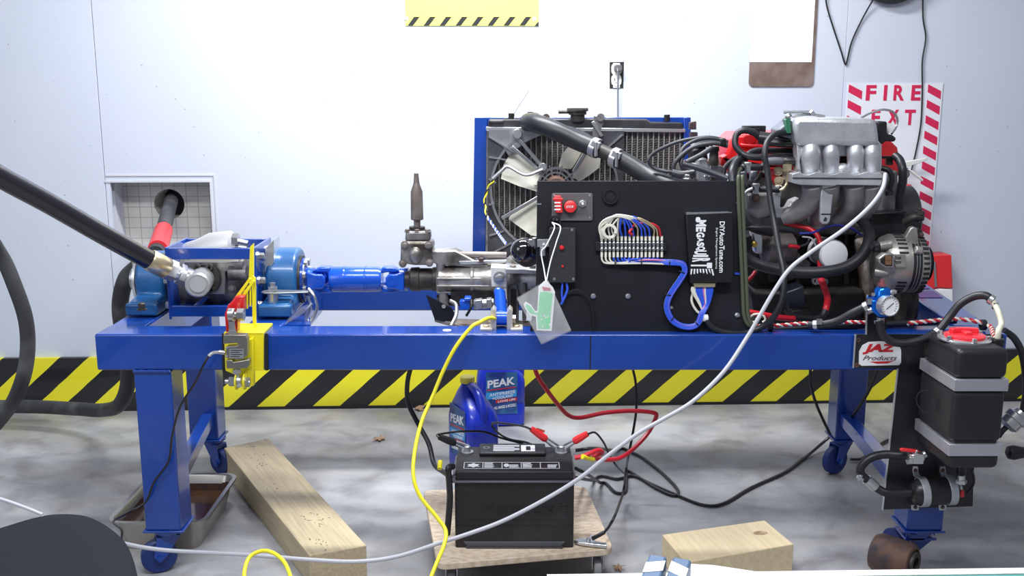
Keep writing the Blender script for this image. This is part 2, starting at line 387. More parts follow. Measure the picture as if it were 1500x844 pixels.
# yellow warning placard with black dashes
SIGNY = mat('pale_yellow_sign', (0.88, 0.84, 0.16), 0.35)
t = thing('warning_sign', 'yellow placard with a row of slanting black dashes high on the wall', 'sign', WL(690, 38, .001))
x0, z0 = wxz(594, 38); x1, _ = wxz(789, 38)
m = MB(); wallbox(m, x0, x1, z0, z0+0.42, 0.0015, 0.005); part(m, 'sign_plate', SIGNY, t, bevel=0.001)
for i in range(9):
    a = 597+i*23.4; pp = [(a, 37.5), (min(a+8, 789), 37.5), (min(a+18, 789), 24.5), (min(a+9.5, 789), 24.5)]
    if i == 8: pp = [(783, 38), (789, 38), (789, 31)]
    m = MB(); m.prism(wpoly(pp, 0.0052), WN*0.0006); part(m, 'black_dash', BLKM, t)
for a, b in ((595, 27), (783, 28)): m = MB(); m.bolt(WL(a, b, 0.005), WN, 0.006, .003); part(m, 'screw', WHITE, t)
# clipboard with paper
t = thing('clipboard', 'brown hardboard clipboard holding a blank white sheet, hung on the wall', 'clipboard', WL(1144, 126, .001))
x0, z0 = wxz(1096.5, 127, .005); x1, _ = wxz(1191, 127, .005)
BRN = mat('brown_hardboard', (0.16, 0.105, 0.085), 0.5, col2=(0.24, 0.18, 0.16), scale=14)
rr = [WP+WR*a+Zv*b+WN*.002 for a, b in roundrect(x0, z0, x1, z0+.46, .018)]
m = MB(); m.prism(rr, WN*.004); part(m, 'board', BRN, t)
a0, b0 = wxz(1098, 91, .007); a1, _ = wxz(1189, 91, .007)
m = MB(); wallbox(m, a0, a1, b0, b0+.33, .0063, .0072); part(m, 'paper', mat('white_paper', (0.93, 0.93, 0.93), 0.7), t)
m = MB(); wallbox(m, (a0+a1)/2-.06, (a0+a1)/2+.06, b0+.31, b0+.35, .0063, .016); part(m, 'clip', ZINC, t, bevel=.003)
# electrical outlet and plug cord
t = thing('wall_outlet', 'white duplex outlet in a black box opening above the radiator', 'outlet', WL(903, 130, .001))
m = MB(); m.prism(wpoly([(893, 91), (914, 90.5), (913, 129), (893, 129.5)], 0.0015), WN*.001); part(m, 'box_opening', BLKM, t)
m = MB()
for cy in (101.5, 117.5):
    m.prism(wpoly(roundrect(895.5, cy-8.5, 910, cy+8.5, 5.5), .0025), WN*.005)
m.prism(wpoly([(898, 92.5), (908, 92.5), (908, 128.5), (898, 128.5)], .0025), WN*.003)
part(m, 'receptacle', mat('ivory_plastic', (0.80, 0.80, 0.76), 0.4), t)
m = MB()
for a, b in ((900, 115), (905.5, 114)): m.prism(wpoly([(a, b), (a+1, b), (a+1, b+4), (a, b+4)], .0076), WN*.0006)
m.lathe(WL(902.5, 121.5, .0076), WN, [(0, .002), (.0006, .002)], 10); part(m, 'slots', BLKM, t)
t = thing('power_cord', 'grey cord plugged into the wall outlet and dropping behind the radiator', 'cord', WL(905, 175, .03))
m = MB(); m.prism(wpoly(roundrect(899, 95, 910, 105, 3), .008), WN*.03); part(m, 'plug', GREYP, t, bevel=.003)
m = MB(); m.tube([WL(904.5, 100, .036), WL(905, 104, .045), WL(905.3, 112, .035), WL(905, 150, .02), WL(905, 230, .02)], .0035, 8); part(m, 'cable', STEEL, t)
# cables hanging at the upper right
m = MB(); m.tube([WL(1209, -20, .02), WL(1211, 8, .01), WL(1222, 45, .008), WL(1232, 75, .008), WL(1238, 94, .008), WL(1241, 88, .008), WL(1248, 60, .008), WL(1264, 26, .01), WL(1282, -6, .03)], .0032, 8)
solo(m, 'cord', BLK, 'thin dark cord hanging in a V loop on the wall right of the clipboard', 'cord')
m = MB(); m.tube([WL(1352, -20, .02), WL(1352, 25, .008), WL(1356, 55, .008), WL(1351, 90, .008), WL(1351, 130, .008), WL(1349, 180, .008), WL(1342, 220, .008), WL(1335, 250, .012)], .0032, 8)
solo(m, 'cord', BLK, 'dark cord hanging straight down across the fire extinguisher sign', 'cord')
m = MB(); c = WL(1304, -52, .002); m.lathe(c, WN, [(0, .150), (.03, .158), (.05, .150), (.05, .135), (.04, .13)], 40)
solo(m, 'wall_clock', BLKM, 'dark rounded rim of a wall fixture at the top edge right of the clipboard', 'clock')
# fire ext sign
t = thing('fire_sign', 'white sign with red FIRE EXT lettering and slanting red border dashes', 'sign', WL(1310, 380, .001))
fx0, fz1 = wxz(1242, 122); fx1, _ = wxz(1381, 122.5); fz0 = wxz(1360, 440)[1]
m = MB(); wallbox(m, fx0, fx1, fz0, fz1, .001, .004); part(m, 'sign_plate', mat('white_sign_vinyl', (0.82, 0.82, 0.88), 0.35, col2=(0.62, 0.63, 0.72), scale=6, mix=(0.55, 0.8)), t)
FR = mat('red_print', (0.66, 0.02, 0.09), 0.45)
pxm = scl(WL(1310, 180))
for i in range(12):
    zt = fz1-(0.004 + i*22.2*pxm)
    for xa, xb in ((fx1-.063, fx1-.006), (fx0+.003, fx0+.061)):
        if xb < fx1-.2 and i > 4: continue
        m = MB(); PP = lambda x, z: WP+WR*x+Zv*z+WN*.0042
        m.prism([PP(xa, zt), PP(xb, zt-.028), PP(xb, zt-.062), PP(xa, zt-.032)], WN*.0006); part(m, 'red_dash', FR, t)
def wtext(s, px, py, w, h, par, mt, **k):
    c = WL(px, py, .0046); q = scl(c); return text(s, c, WR, Zv, w*q, h*q*1.02, mt, par, **k)
for ch, px, w in (('F', 1276, 15), ('I', 1297, 5), ('R', 1317, 16), ('E', 1342, 14)): wtext(ch, px, 136, w, 22, t, FR, bold=.035)
for ch, px, w in (('E', 1283, 13), ('X', 1308, 17), ('T', 1333, 16)): wtext(ch, px, 172, w, 22, t, FR, bold=.035)
# extinguisher behind the engine
t = thing('fire_extinguisher', 'fire extinguisher with white lever handle and red collar hung on the wall behind the engine', 'fire extinguisher', WL(1326, 470, .08))
c = WL(1329, 300, .085); q = scl(c)
def up(py): return WL(1329, py, .085).z
m = MB(); bz = up(440); m.lathe((c.x, c.y, bz), Zv, [(0, .045), (.008, .052), (up(300)-bz, .054), (up(291)-bz, .042), (up(289)-bz, .030)], 24); part(m, 'cylinder', WHITE, t)
m = MB(); m.lathe((c.x-.01, c.y, up(291)), Zv, [(0, .026), (up(275)-up(291), .027), (up(270)-up(291), .018)], 20); part(m, 'collar', REDP, t)
m = MB(); m.cyl((c.x-.02, c.y, up(272)), (c.x-.02, c.y, up(246)), .012); m.sph((c.x-.02, c.y, up(255)), .02); part(m, 'valve', RUSTG, t)
m = MB(); m.prism([WL(a, b, .11) for a, b in ((1322, 238), (1350, 233), (1358, 231), (1359, 234), (1348, 239), (1323, 246))], WN*-.02); m.prism([WL(a, b, .11) for a, b in ((1330, 248), (1338, 250), (1353, 263), (1352, 266))], WN*-.02); part(m, 'lever', mat('ivory_lever', (0.72, 0.72, 0.68), 0.4), t, bevel=.002)
# red and white wall box
t = thing('wall_box', 'red and white plastic box with a grey slot on the wall behind the alternator', 'box', WL(1370, 470, .05))
m = MB(); m.prism(wpoly([(1352, 375), (1394, 373.5), (1396, 423), (1375, 422), (1362, 425), (1340, 440), (1342, 376)], .10), WN*-.09); part(m, 'red_cover', REDP, t, bevel=.004)
m = MB(); m.prism(wpoly([(1396, 424), (1375, 423), (1362, 426), (1352, 434), (1352, 480), (1396, 480)], .099), WN*-.088); part(m, 'white_lower', WHITE, t, bevel=.004)
m = MB(); m.prism(wpoly([(1367, 383), (1370, 383), (1372, 420), (1369, 421)], .101), WN*.003); part(m, 'slot', STEEL, t)
# ---------------------------------------------------------------- the rolling stand
ZB, ZT, T4 = 0.607, 0.708, 0.1016
ST = thing('engine_stand', 'long blue welded steel test stand on four casters carrying the whole engine rig', 'stand', (0, 3.1, 0))
def sq(a, b, w=T4, h=T4, mt=BLUE, name='cross_tube', par=None, bev=.005, up=Zv):
    a = V(a); b = V(b); m = MB(); m.cbox((a+b)/2, ((b-a).length, w, h), b-a, up); return part(m, name, mt, par or ST, bevel=bev)
YC = 2.7+T4/2; ZC = (ZB+ZT)/2; YR = 3.50
sq((-1.134, YC, ZC), (1.345, YC, ZC), name='front_rail')
sq((-1.14, YR, ZC), (1.42, YR, ZC), name='rear_rail')
sq((-1.083, YC+.051, ZC-.003), (-1.088, YR-.05, ZC-.003))
sq((-.705, YC+.051, ZC-.006), (-.705, YR-.05, ZC-.006))
sq((1.294, YC+.051, ZC-.001), (1.365, YR-.04, ZC-.001))
sq((.42, YC+.051, ZC-.02), (.42, YR-.05, ZC-.02))
LEGS = ((-1.035+.0508, YC, 'front'), (-1.09, YR, 'rear'), (1.165, YC, 'front'), (1.195, YR, 'rear'))
for lx, ly, w in LEGS:
    sq((lx, ly, .137), (lx, ly, ZB-.001), name='leg')
    m = MB(); m.box((lx-.058, ly-.055, .131), (lx+.058, ly+.055, .1375)); part(m, 'foot_plate', BLUE, ST, bevel=.002)
    m = MB(); m.tube([(lx-.05+.1*i/9, ly-.054, ZB-.001+random.uniform(-.0015, .0015)) for i in range(10)], .004, 6, 2); part(m, 'weld_bead', BLUE, ST)
def caster(lx, ly, ang, r=.047, w=.03, wm=BLUE, wr=None):
    d = V((math.cos(ang), math.sin(ang), 0)); s = d.cross(Zv)      # d trailing direction, s axle
    m = MB(); c0 = V((lx, ly, 0)); wc = c0+d*.03; wc.z = r
    m.cyl(c0+Zv*.122, c0+Zv*.131, .042); m.cyl(c0+Zv*.108, c0+Zv*.122, .030)
    for k in (-1, 1):
        o = s*(w/2+.006)*k
        m.prism([c0+o-d*.028+Zv*.110, c0+o+d*.035+Zv*.110, wc+o+d*.016+Zv*.005, wc+o-Zv*.016, wc+o-d*.018], s*.003*k)
    m.prism([c0-s*(w/2+.009)-d*.030+Zv*.107, c0-s*(w/2+.009)+d*.036+Zv*.107, c0+s*(w/2+.009)+d*.036+Zv*.107, c0+s*(w/2+.009)-d*.030+Zv*.107], Zv*.005)
    f = part(m, 'caster_fork', BLUE, ST, bevel=.001)
    m = MB(); m.lathe(wc-s*w/2, s, [(0, r*.55), (0, r*.9), (w*.15, r), (w*.85, r), (w, r*.9), (w, r*.55)], 32, True); m.cyl(wc-s*(w/2+.004), wc+s*(w/2+.004), r*.34); part(m, 'wheel', wm, f)
    m = MB(); m.hexb(wc-s*(w/2+.009), -s, .009, .007); m.hexb(wc+s*(w/2+.009), s, .009, .007); part(m, 'axle_bolt', BLUE, f)
BWHEEL = mat('blue_dusty_wheel', (0.010, 0.028, 0.16), 0.5, col2=(0.06, 0.07, 0.12), scale=15, mix=(.55, .9))
caster(LEGS[0][0]+.0, YC-.01, math.radians(-155), .050, wm=BWHEEL); caster(LEGS[1][0]+.02, YR, math.radians(-30), .045, wm=BWHEEL)
caster(LEGS[3][0]-.01, YR, math.radians(-150), .052, wm=BWHEEL)
# front right caster, turned and rusty
lx, ly = LEGS[2][0], YC
m = MB(); c0 = V((lx, ly, 0)); m.cyl(c0+Zv*.118, c0+Zv*.131, .045); m.cyl(c0+Zv*.105, c0+Zv*.118, .03)
m.prism([W(1327, 790, 2.72), W(1330, 765, 2.72), W(1375, 765, 2.72), W(1371, 777, 2.72), W(1350, 795, 2.72)], (0, .006, 0))
m.prism([W(1332, 790, 2.80), W(1330, 765, 2.80), W(1375, 765, 2.80), W(1368, 790, 2.80), W(1345, 808, 2.80)], (0, .006, 0))
m.box((lx-.045, 2.72, .098), (lx+.045, 2.806, .106))
f = part(m, 'caster_fork', BLUE, ST, bevel=.0015)
ax = V((.72, -.69, 0)).normalized(); wc = V((1.088, 2.70, .056))
m = MB(); m.lathe(wc-ax*.06, ax, [(0, .028), (0, .050), (.012, .056), (.098, .056), (.11, .050), (.112, .040), (.100, .036), (.100, .028)], 36, True); part(m, 'wheel', RUST, f)
m = MB(); m.ring(wc+ax*.043, ax, .020, .034, .016, 28); part(m, 'hub_ring', IRON, f)
m = MB(); rnd = random.Random(5)
for i in range(30):
    a = rnd.uniform(0, 6.28); b = ax.cross(Zv); m.sph(wc+ax*.045+(Zv*math.sin(a)+b*math.cos(a))*rnd.uniform(.036, .041), .002, n=6)
part(m, 'grit', YEL, f, kind='stuff')
m = MB(); m.lathe(V((1.115, 2.80, .050)), V((.9, .3, 0)), [(0, .02), (0, .046), (.03, .046), (.03, .02)], 28); part(m, 'wheel', BWHEEL, f)
# braces between the legs
sq((-.99, YC+.05, .215), (-1.075, YR-.04, .215), .04, .04, name='leg_brace', bev=.003)
sq((1.15, YC+.05, .215), (1.18, YR-.04, .215), .045, .045, name='leg_brace', bev=.003)
# seam in front rail, painted purple reflection, weld blobs
m = MB(); m.box((W(864, 510, 2.7).x, 2.6985, ZB+.002), (W(865.5, 510, 2.7).x, 2.7, ZT-.004)); part(m, 'rail_seam', BLKM, ST)
m = MB(); m.lathe(V((W(655, 486, 2.75).x, 2.745, ZT)), Zv, [(0, .012), (.0015, .012), (.002, .008)], 14); part(m, 'paint_spot', WHITE, ST)
PUR = mat('purple_reflection', (0.16, 0.06, 0.32), 0.4)  # reflection on top of the right cross tube, painted as flat purple strips
a = V((1.294+.051, 0, 0))
for t0, t1 in ((.58, .74), (.80, .93)):
    m = MB(); p = lambda t, s: V((1.294+.071*t+s, YC+.051+(YR-.09-YC)*t, ZT+.0002)); m.prism([p(t0, -.038), p(t0, .035), p(t1, .035), p(t1, -.038)], Zv*.0008); part(m, 'purple_reflection', PUR, ST)

# ---------------------------------------------------------------- left: hydraulic absorber in its cradle
YA = 3.08; ZA = W(500, 409, YA).z                 # shaft line
def sx(px, Y=YA, py=409): return W(px, py, Y).x
ZP = ZT+.002
# pillow blocks
def pillow(name_label, xa, xb, R, lab):
    t = thing('pillow_block', lab, 'bearing', (0.5*(xa+xb), YA, ZP-.002), 'pillow block bearings on the stand')
    w = xb-xa; prof = []
    L = R*1.78; h0 = .036
    pts = [(-L, 0), (L, 0), (L, h0), (R*1.55, h0+.004)]
    a0 = math.radians(-20)
    for i in range(17):
        a = a0+(math.pi-2*a0)*i/16; pts.append((R*math.cos(a), ZA-ZP+R*math.sin(a)))
    pts += [(-R*1.55, h0+.004), (-L, h0)]
    m = MB(); m.prism([(xa, YA+a, ZP+b) for a, b in pts], (w, 0, 0)); part(m, 'housing', TEAL, t, bevel=.010, seg=3)
    m = MB(); m.box((xa-.003, YA-L-.01, ZP), (xb+.004, YA-L*.55, ZP+h0)); m.box((xa-.003, YA+L*.55, ZP), (xb+.004, YA+L+.01, ZP+h0)); part(m, 'foot', TEAL, t, bevel=.006)
    m = MB()
    for s_ in (-1, 1): m.ring(V(((xa if s_ < 0 else xb), YA, ZA)), V((s_, 0, 0)), R*.45, R*.74, .006, 36)
    part(m, 'bearing_race', IRON, t)
    m = MB(); m.ring(V((xb, YA, ZA)), V((1, 0, 0)), R*.32, R*.60, .016, 36); m.ring(V((xa, YA, ZA)), V((-1, 0, 0)), R*.32, R*.55, .02, 36); part(m, 'inner_ring', STEEL, t)
    return t, L, h0
xa, xb = sx(188, 2.95), sx(231, 2.95)
t1, L1, h1 = pillow('', xa, xb, .088, 'left teal blue pillow block bearing at the hose end of the stand')
m = MB(); m.bolt(W(208, 454, 2.88), Zv, .011, .016); m.v = [p+V((0, 0, 0)) for p in m.v]; part(m, 'bolt', IRON, t1)
xa2, xb2 = sx(399), sx(442)
t2, L2, h2 = pillow('', xa2, xb2, .098, 'right teal blue pillow block bearing next to the driveshaft flange')
bp = V(((xa2+xb2)/2-.012, YA-L2*.80, ZP+h2))
m = MB(); m.cyl(bp, bp+Zv*.028, .017); m.hexb(bp+Zv*.034, Zv, .015, .012); m.cyl(bp+Zv*.044, bp+Zv*.058, .009)
part(m, 'bolt', ZINC, t2, 'zinc foot bolt')
# orange sticker-like leaf plate on that bolt: long flat strap
t = thing('strap_plate', 'flat steel strap under the bearing foot bolt with bright chain links at its end', 'strap', bp+Zv*.028)
m = MB(); o = bp+Zv*.029; pts = [o+V((-.03+.03-.03*math.cos(a), -.025*math.sin(a), 0)) for a in [math.pi*i/8-math.pi/2 for i in range(9)]]
m.prism([o+V((.012, .024, 0)), o+V((-.02, .022, 0)), o+V((-.032, .01, 0)), o+V((-.032, -.01, 0)), o+V((-.02, -.022, 0)), o+V((.012, -.024, 0)), o+V((.105, -.010, 0)), o+V((.105, .014, 0))], Zv*.004)
part(m, 'strap', STEEL, t, bevel=.001)
m = MB(); e = o+V((.105, 0, 0)); 
m.tube([e+V((0, 0, .012)), e+V((.018, -.01, -.01)), e+V((.024, -.01, -.045)), e+V((.006, -.01, -.082)), e+V((-.006, -.01, -.080)), e+V((.006, -.01, -.045)), e+V((.0, -.01, -.01))], .0045, 8)
m.tube([e+V((.012, -.016, -.03)), e+V((-.004, -.016, -.05)), e+V((-.010, -.016, -.086))], .004, 8); part(m, 'chain_link', ZINC, t)
# shaft
m = MB(); m.cyl((sx(195), YA, ZA), (sx(245), YA, ZA), .034); m.cyl((sx(375), YA, ZA), (sx(442), YA, ZA), .036)
t = thing('main_shaft', 'steel shaft running through both pillow blocks', 'shaft', (sx(300), YA, ZA-.036)); part(m, 'shaft', STEEL, t)
m = MB(); m.cyl((xa-.014, YA, ZA), (xa-.006, YA, ZA), .072); part(m, 'end_disc', ALUB, t)
# cradle: two blue plates joined by four bars
t = thing('pump_cradle', 'blue steel cradle of two end plates and four flat bars around the pump', 'frame', (sx(300), YA, ZT))
xl, xr = sx(244, 2.93), sx(372, 2.93)
zt_ = W(300, 363, 2.93).z; zb_ = W(300, 465, 2.93).z
for xx in (xl, xr):
    m = MB(); m.prism([(xx, YA-.15, zb_-.006), (xx, YA+.05, zb_-.006), (xx, YA+.05, zt_), (xx, YA-.15, zt_)], (.008, 0, 0)); part(m, 'end_plate', BLUE, t, bevel=.001)
for yy in (YA-.15, YA+.03):
    for zz in (zt_-.018, zb_+.018):
        m = MB(); m.box((xl+.008, yy, zz-.016), (xr, yy+.014, zz+.016)); part(m, 'bar', BLUE, t, bevel=.0015)
m = MB(); m.prism([(xl+.055, YA-.12, zb_+.02), (xl+.075, YA-.12, zb_+.02), (xl+.12, YA-.06, zb_+.065), (xl+.10, YA-.06, zb_+.065)], (0, .01, 0)); part(m, 'brace', BLUE, t)
for xx, s in ((xl, -1), (xr+.008, 1)):
    for yy in (YA-.12, YA+.0):
        for zz in (zt_-.03, (zt_+zb_)/2, zb_+.03):
            m = MB(); m.bolt((xx, yy, zz), (s, 0, 0), .011, .014); part(m, 'bolt', ZINC, t)
m = MB(); m.cyl((xr+.008, YA, ZA), (sx(392), YA, ZA), .055); m.cyl((xr+.008, YA, ZA), (xr+.02, YA, ZA), .075); part(m, 'hub', TEAL, t)
m = MB(); m.prism([W(a, b, 3.0) for a, b in ((388, 400), (388, 365), (401, 351), (401, 385))], (0, .08, 0)); part(m, 'aluminium_plate', ALUB, t, bevel=.001)
# torque arm painted yellow, red clevis, load cell
t = thing('torque_arm', 'yellow welded torque arm reaching from the cradle down over the front rail', 'arm', (xr, 2.9, ZB))
Ya = 2.80
m = MB()
m.prism([W(a, b, Ya) for a, b in ((366, 362), (371, 357), (371, 410), (374, 420), (374, 486), (370, 486), (369, 420), (364, 414))], (0, .012, 0)); part(m, 'upright', YEL, t, bevel=.001)
for a, b in ((356.5, 426), (361, 421), (365.5, 416)):
    m = MB(); m.prism([W(q, w_, 2.735) for q, w_ in ((a, b), (a+2, b-2), (a+2, 456-(a-356)*.8), (a, 457-(a-356)*.8))], (0, .006, 0)); part(m, 'rib', YEL, t)
for dx in (0, 6):
    m = MB(); m.prism([W(q+dx*.9, w_+dx*.5, 2.73) for q, w_ in ((364, 408), (367.5, 409), (349, 437), (345, 434))], (0, .01, 0)); part(m, 'gusset', YEL, t)
m = MB(); m.prism([W(q, w_, 2.745) for q, w_ in ((370, 404), (374, 408), (375, 486), (371.5, 486))], (0, .008, 0)); part(m, 'upright', YEL, t)
m = MB(); m.prism([W(q, w_, 2.70) for q, w_ in ((345, 434), (357, 434), (357, 455), (353, 458), (336, 458), (333, 450))], (0, .03, 0)); part(m, 'clevis_body', RED, t, bevel=.004)
for a in (331, 344):
    m = MB(); m.prism([W(q, w_, 2.665) for q, w_ in ((a-2, 460), (a+3, 447), (a+5, 445), (a+3.5, 487), (a, 487))], (0, .03, 0)); part(m, 'clevis_ear', RED, t, bevel=.002)
m = MB(); m.cyl(W(336, 461, 2.66), W(358, 461, 2.66), .0075); m.hexb(W(348, 461, 2.66), X, .017, .018); m.cyl(W(340, 461, 2.66), W(345, 461, 2.66), .017); part(m, 'clevis_bolt', ZINC, t)
# rail bracket: yellow plate on the rail
t = thing('load_cell_bracket', 'yellow painted bracket plate clamped over the front rail behind the load cell', 'bracket', W(355, 570, 2.69))
m = MB(); m.prism([W(a, b, 2.688) for a, b in ((328, 489), (386, 487.5), (386, 543), (330, 543))], (0, .0105, 0)); part(m, 'front_plate', YEL, t, bevel=.001)
m = MB(); m.box((W(328, 489, 2.69).x, 2.688, ZT+.0005), (W(386, 489, 2.69).x, 2.80, ZT+.008)); part(m, 'top_plate', YEL, t, bevel=.001)
m = MB(); m.prism([W(a, b, 2.665) for a, b in ((362, 500), (369, 496), (371, 546), (371, 566), (366, 566), (362, 560))], (0, .023, 0)); m.prism([W(a, b, 2.66) for a, b in ((330, 543), (366, 543), (366, 566), (362, 560), (350, 552))], (0, .006, 0)); part(m, 'web', YEL, t, bevel=.001)
m = MB()
for a in (325, 388): m.prism([W(a, 489, 2.694), W(a+4, 489, 2.694), W(a+4.5, 543, 2.694), W(a+.5, 543, 2.694)], (0, .005, 0))
part(m, 'black_edge', BLKM, t)
t = thing('load_cell', 'grey S-shaped load cell with silver label plate in front of the yellow bracket', 'sensor', W(345, 575, 2.64))
NICK = mat('nickel_grey', (0.30, 0.285, 0.265), 0.32, 0.75)
YL = 2.625
m = MB(); m.prism([W(a, b, YL) for a, b in ((327, 491), (359, 491), (362, 497), (362, 521), (355, 527), (344, 527), (344, 525), (331, 525), (331, 508), (347, 507), (350, 505), (347, 503), (327, 504))], (0, .026, 0)); part(m, 'body', NICK, t, bevel=.0015)
m = MB(); m.prism([W(a, b, YL) for a, b in ((331, 528), (340, 528), (342, 531), (365, 527), (365, 535), (361, 540), (332, 540))], (0, .026, 0)); part(m, 'lower_arm', NICK, t, bevel=.0015)
m = MB(); m.prism([W(a, b, YL-.0006) for a, b in ((336, 511), (357, 511), (357, 525), (336, 525))], (0, .0005, 0)); pl = part(m, 'label_plate', ALUB, t)
m = MB()
for k in range(4): m.prism([W(a, b, YL-.001) for a, b in ((338, 513+3*k), (355-(k % 2)*4, 513+3*k), (355-(k % 2)*4, 514+3*k), (338, 514+3*k))], (0, .0003, 0))
part(m, 'print', BLKM, pl)
m = MB(); m.cyl(W(330, 517, YL+.012), W(321, 516, YL+.012), .006); m.tube([W(322, 516, YL+.012), W(312, 517, YL+.01), W(306, 521, YL+.01)], .0045, 8); part(m, 'cable_gland', ZINC, t)
for b in (510, 522): m = MB(); m.bolt(W(332, b, YL), -Yv, .0028, .003); part(m, 'screw', ZINC, t)
YM = YL+.013
m = MB(); m.cyl(W(341, 492, YM), W(339, 470, YM), .008); m.hexb(W(341, 490, YM), W(339.6, 480, YM)-W(341, 490, YM), .012, .012); m.ring(W(338.5, 461, YM)-X*.006, X, .008, .017, .012); part(m, 'upper_rod_end', ZINC, t)
m = MB(); m.cyl(W(347, 540, YM), W(348, 552, YM), .008); m.hexb(W(347, 541, YM), -Zv, .012, .010); m.sph(W(349.5, 559, YM), .017); part(m, 'lower_rod_end', ZINC, t)
m = MB(); m.cyl(W(330, 559, YM), W(366, 561, YM), .0065); m.hexb(W(336, 559, YM), X, .013, .014); m.hexb(W(360, 560, YM), X, .014, .010)
part(m, 'lower_bolt', ZINC, t)
for a in (346, 358):
    m = MB(); m.lathe(W(a, 559, YM), X, [(0, .022), (.003, .022)], 24); part(m, 'yellow_ear', YEL, t)
# hydraulic pump body
t = thing('hydraulic_pump', 'grey cast hydraulic pump held inside the blue cradle', 'pump', (sx(310), YA, ZA-.11))
m = MB(); m.lathe((sx(268), YA, ZA), X, [(0, .050), (.01, .082), (.07, .092), (.13, .092), (.145, .080), (.2, .078), (.21, .05)], 28); part(m, 'body', ALUD, t)
PLATE = mat('pump_face_steel', (0.38, 0.36, 0.34), 0.35, 0.8)
m = MB(); m.prism([W(a, b, YA-.105) for a, b in ((270, 384), (346, 384), (346, 398), (330, 398), (330, 432), (296, 432), (270, 398))], (0, .09, 0)); part(m, 'port_block', PLATE, t, bevel=.003)
m = MB(); m.lathe(W(302, 408, YA-.105), -Yv, [(0, .046), (.014, .044)], 28); part(m, 'flange', IRON, t, bevel=.001)
for a, b in ((290, 391), (308, 391), (311, 424), (286, 420)):
    m = MB(); m.ring(W(a, b, YA-.119), -Yv, .0045, .010, .012, 18); part(m, 'socket_bolt', IRON, t)
m = MB(); c = W(315, 352, 3.06); m.lathe((sx(266, 3.06), YA, W(320, 341, 3.05).z-.062), V((1, 0, .08)), [(0, .018), (.015, .026), (.05, .034), (.09, .050), (.155, .052), (.165, .03)], 24); part(m, 'upper_port', mat('pale_cast_aluminium', (.66, .65, .66), .45, .6, bump=.3, bscale=120), t)
m = MB(); m.hexb(W(341, 352, 2.98), X, .020, .018); m.cyl(W(345, 353, 2.98), W(363, 357, 2.98), .009); m.cyl(W(345, 362, 2.98), W(362, 364, 2.98), .010); part(m, 'fitting', ZINC, t)
m = MB(); m.cyl(W(336, 400, 2.98), W(362, 400, 2.98), .022); m.cyl(W(345, 389, 2.97), W(356, 389, 2.97), .012); m.bolt(W(340, 423, 2.97), -Yv, .009); part(m, 'side_port', ALUD, t)
m = MB(); m.cbox(W(305, 452, 3.0), (.15, .12, .02)); part(m, 'base_plate', BLUE, t)
# pressure hose fitting and hose
t = thing('pressure_hose', 'thick glossy black hydraulic hose slanting down from the left edge to the pump fitting', 'hose', W(100, 330, 2.7))
YH = 2.86
hp = [(-420, -20, 2.2), (-200, 130, 2.36), (-40, 232, 2.5), (0, 259, 2.55), (70, 297, 2.64), (150, 343, 2.74), (222, 383, 2.83)]
m = MB(); m.tube([W(a, b, y) for a, b, y in hp], .0275, 20); part(m, 'hose', mat('glossy_black_hose', (.012, .011, .016), .22, coat=.3), t)
a, b = W(218, 380, 2.825), W(245, 394, 2.86); m = MB(); m.lathe(a, b-a, [(0, .029), (.004, .031), ((b-a).length-.004, .031), ((b-a).length, .028)], 20); part(m, 'ferrule', BRASS, t)
c = W(273, 405, 2.89); m = MB(); d = (c-b).normalized()
m.hexb(b, d, .030, .024); m.cyl(b+d*.024, b+d*.036, .022); m.hexb(b+d*.034, d, .030, .016); m.cyl(b+d*.05, b+d*.07, .026)
part(m, 'hex_nut', ZINC, t)
e = W(296, 409, YA-.125); m = MB(); m.cyl(b+d*.06, W(288, 415, 2.90), .024); m.cyl(e, W(290, 417, 2.82), .035); m.lathe(W(290, 417, 2.82), W(290, 417, 2.82)-e, [(0, .030), (.004, .034), (.014, .034), (.018, .030)], 28); m.cyl(W(290, 417, 2.805), W(290, 417, 2.80), .022)
part(m, 'elbow', mat('satin_steel_fitting', (.60, .60, .61), .33, .7), t)
m = MB(); m.tube([W(a, b, y) for a, b, y in ((-420, 60, 2.0), (-200, 190, 2.1), (-40, 325, 2.2), (0, 372, 2.25), (22, 420, 2.25), (38, 470, 2.25), (40, 520, 2.25), (30, 565, 2.25), (8, 605, 2.3), (-40, 650, 2.35), (-200, 760, 2.45), (-420, 735, 2.6))], .0165, 16)
solo(m, 'hose', RUBD, 'black hose curving down in a big arc at the left edge of the picture', 'hose')
m = MB(); m.tube([W(a, b, y) for a, b, y in ((-30, 596, 3.95), (50, 596, 3.95), (110, 599, 3.9), (150, 601, 3.8), (176, 592, 3.6), (188, 555, 3.5), (182, 500, 3.4), (176, 450, 3.32), (184, 410, 3.25), (205, 388, 3.2))], .027, 16)
solo(m, 'return_hose', RUBD, 'dusty black hose lying along the floor by the wall and rising behind the left bearing', 'hose')
t = thing('wall_pipe', 'dark pipe with a red sleeve coming out of the round hole in the wall', 'pipe', W(240, 345, 3.8))
m = MB(); m.tube([W(251, 294, 4.30), W(247, 308, 4.12), W(240, 335, 3.85), W(228, 372, 3.45)], .028, 16); part(m, 'pipe', RUBD, t)
a, b = W(239.5, 338, 3.83), W(231, 366, 3.5); m = MB(); m.tube([a, b], .034, 20, 1); part(m, 'red_sleeve', REDP, t)
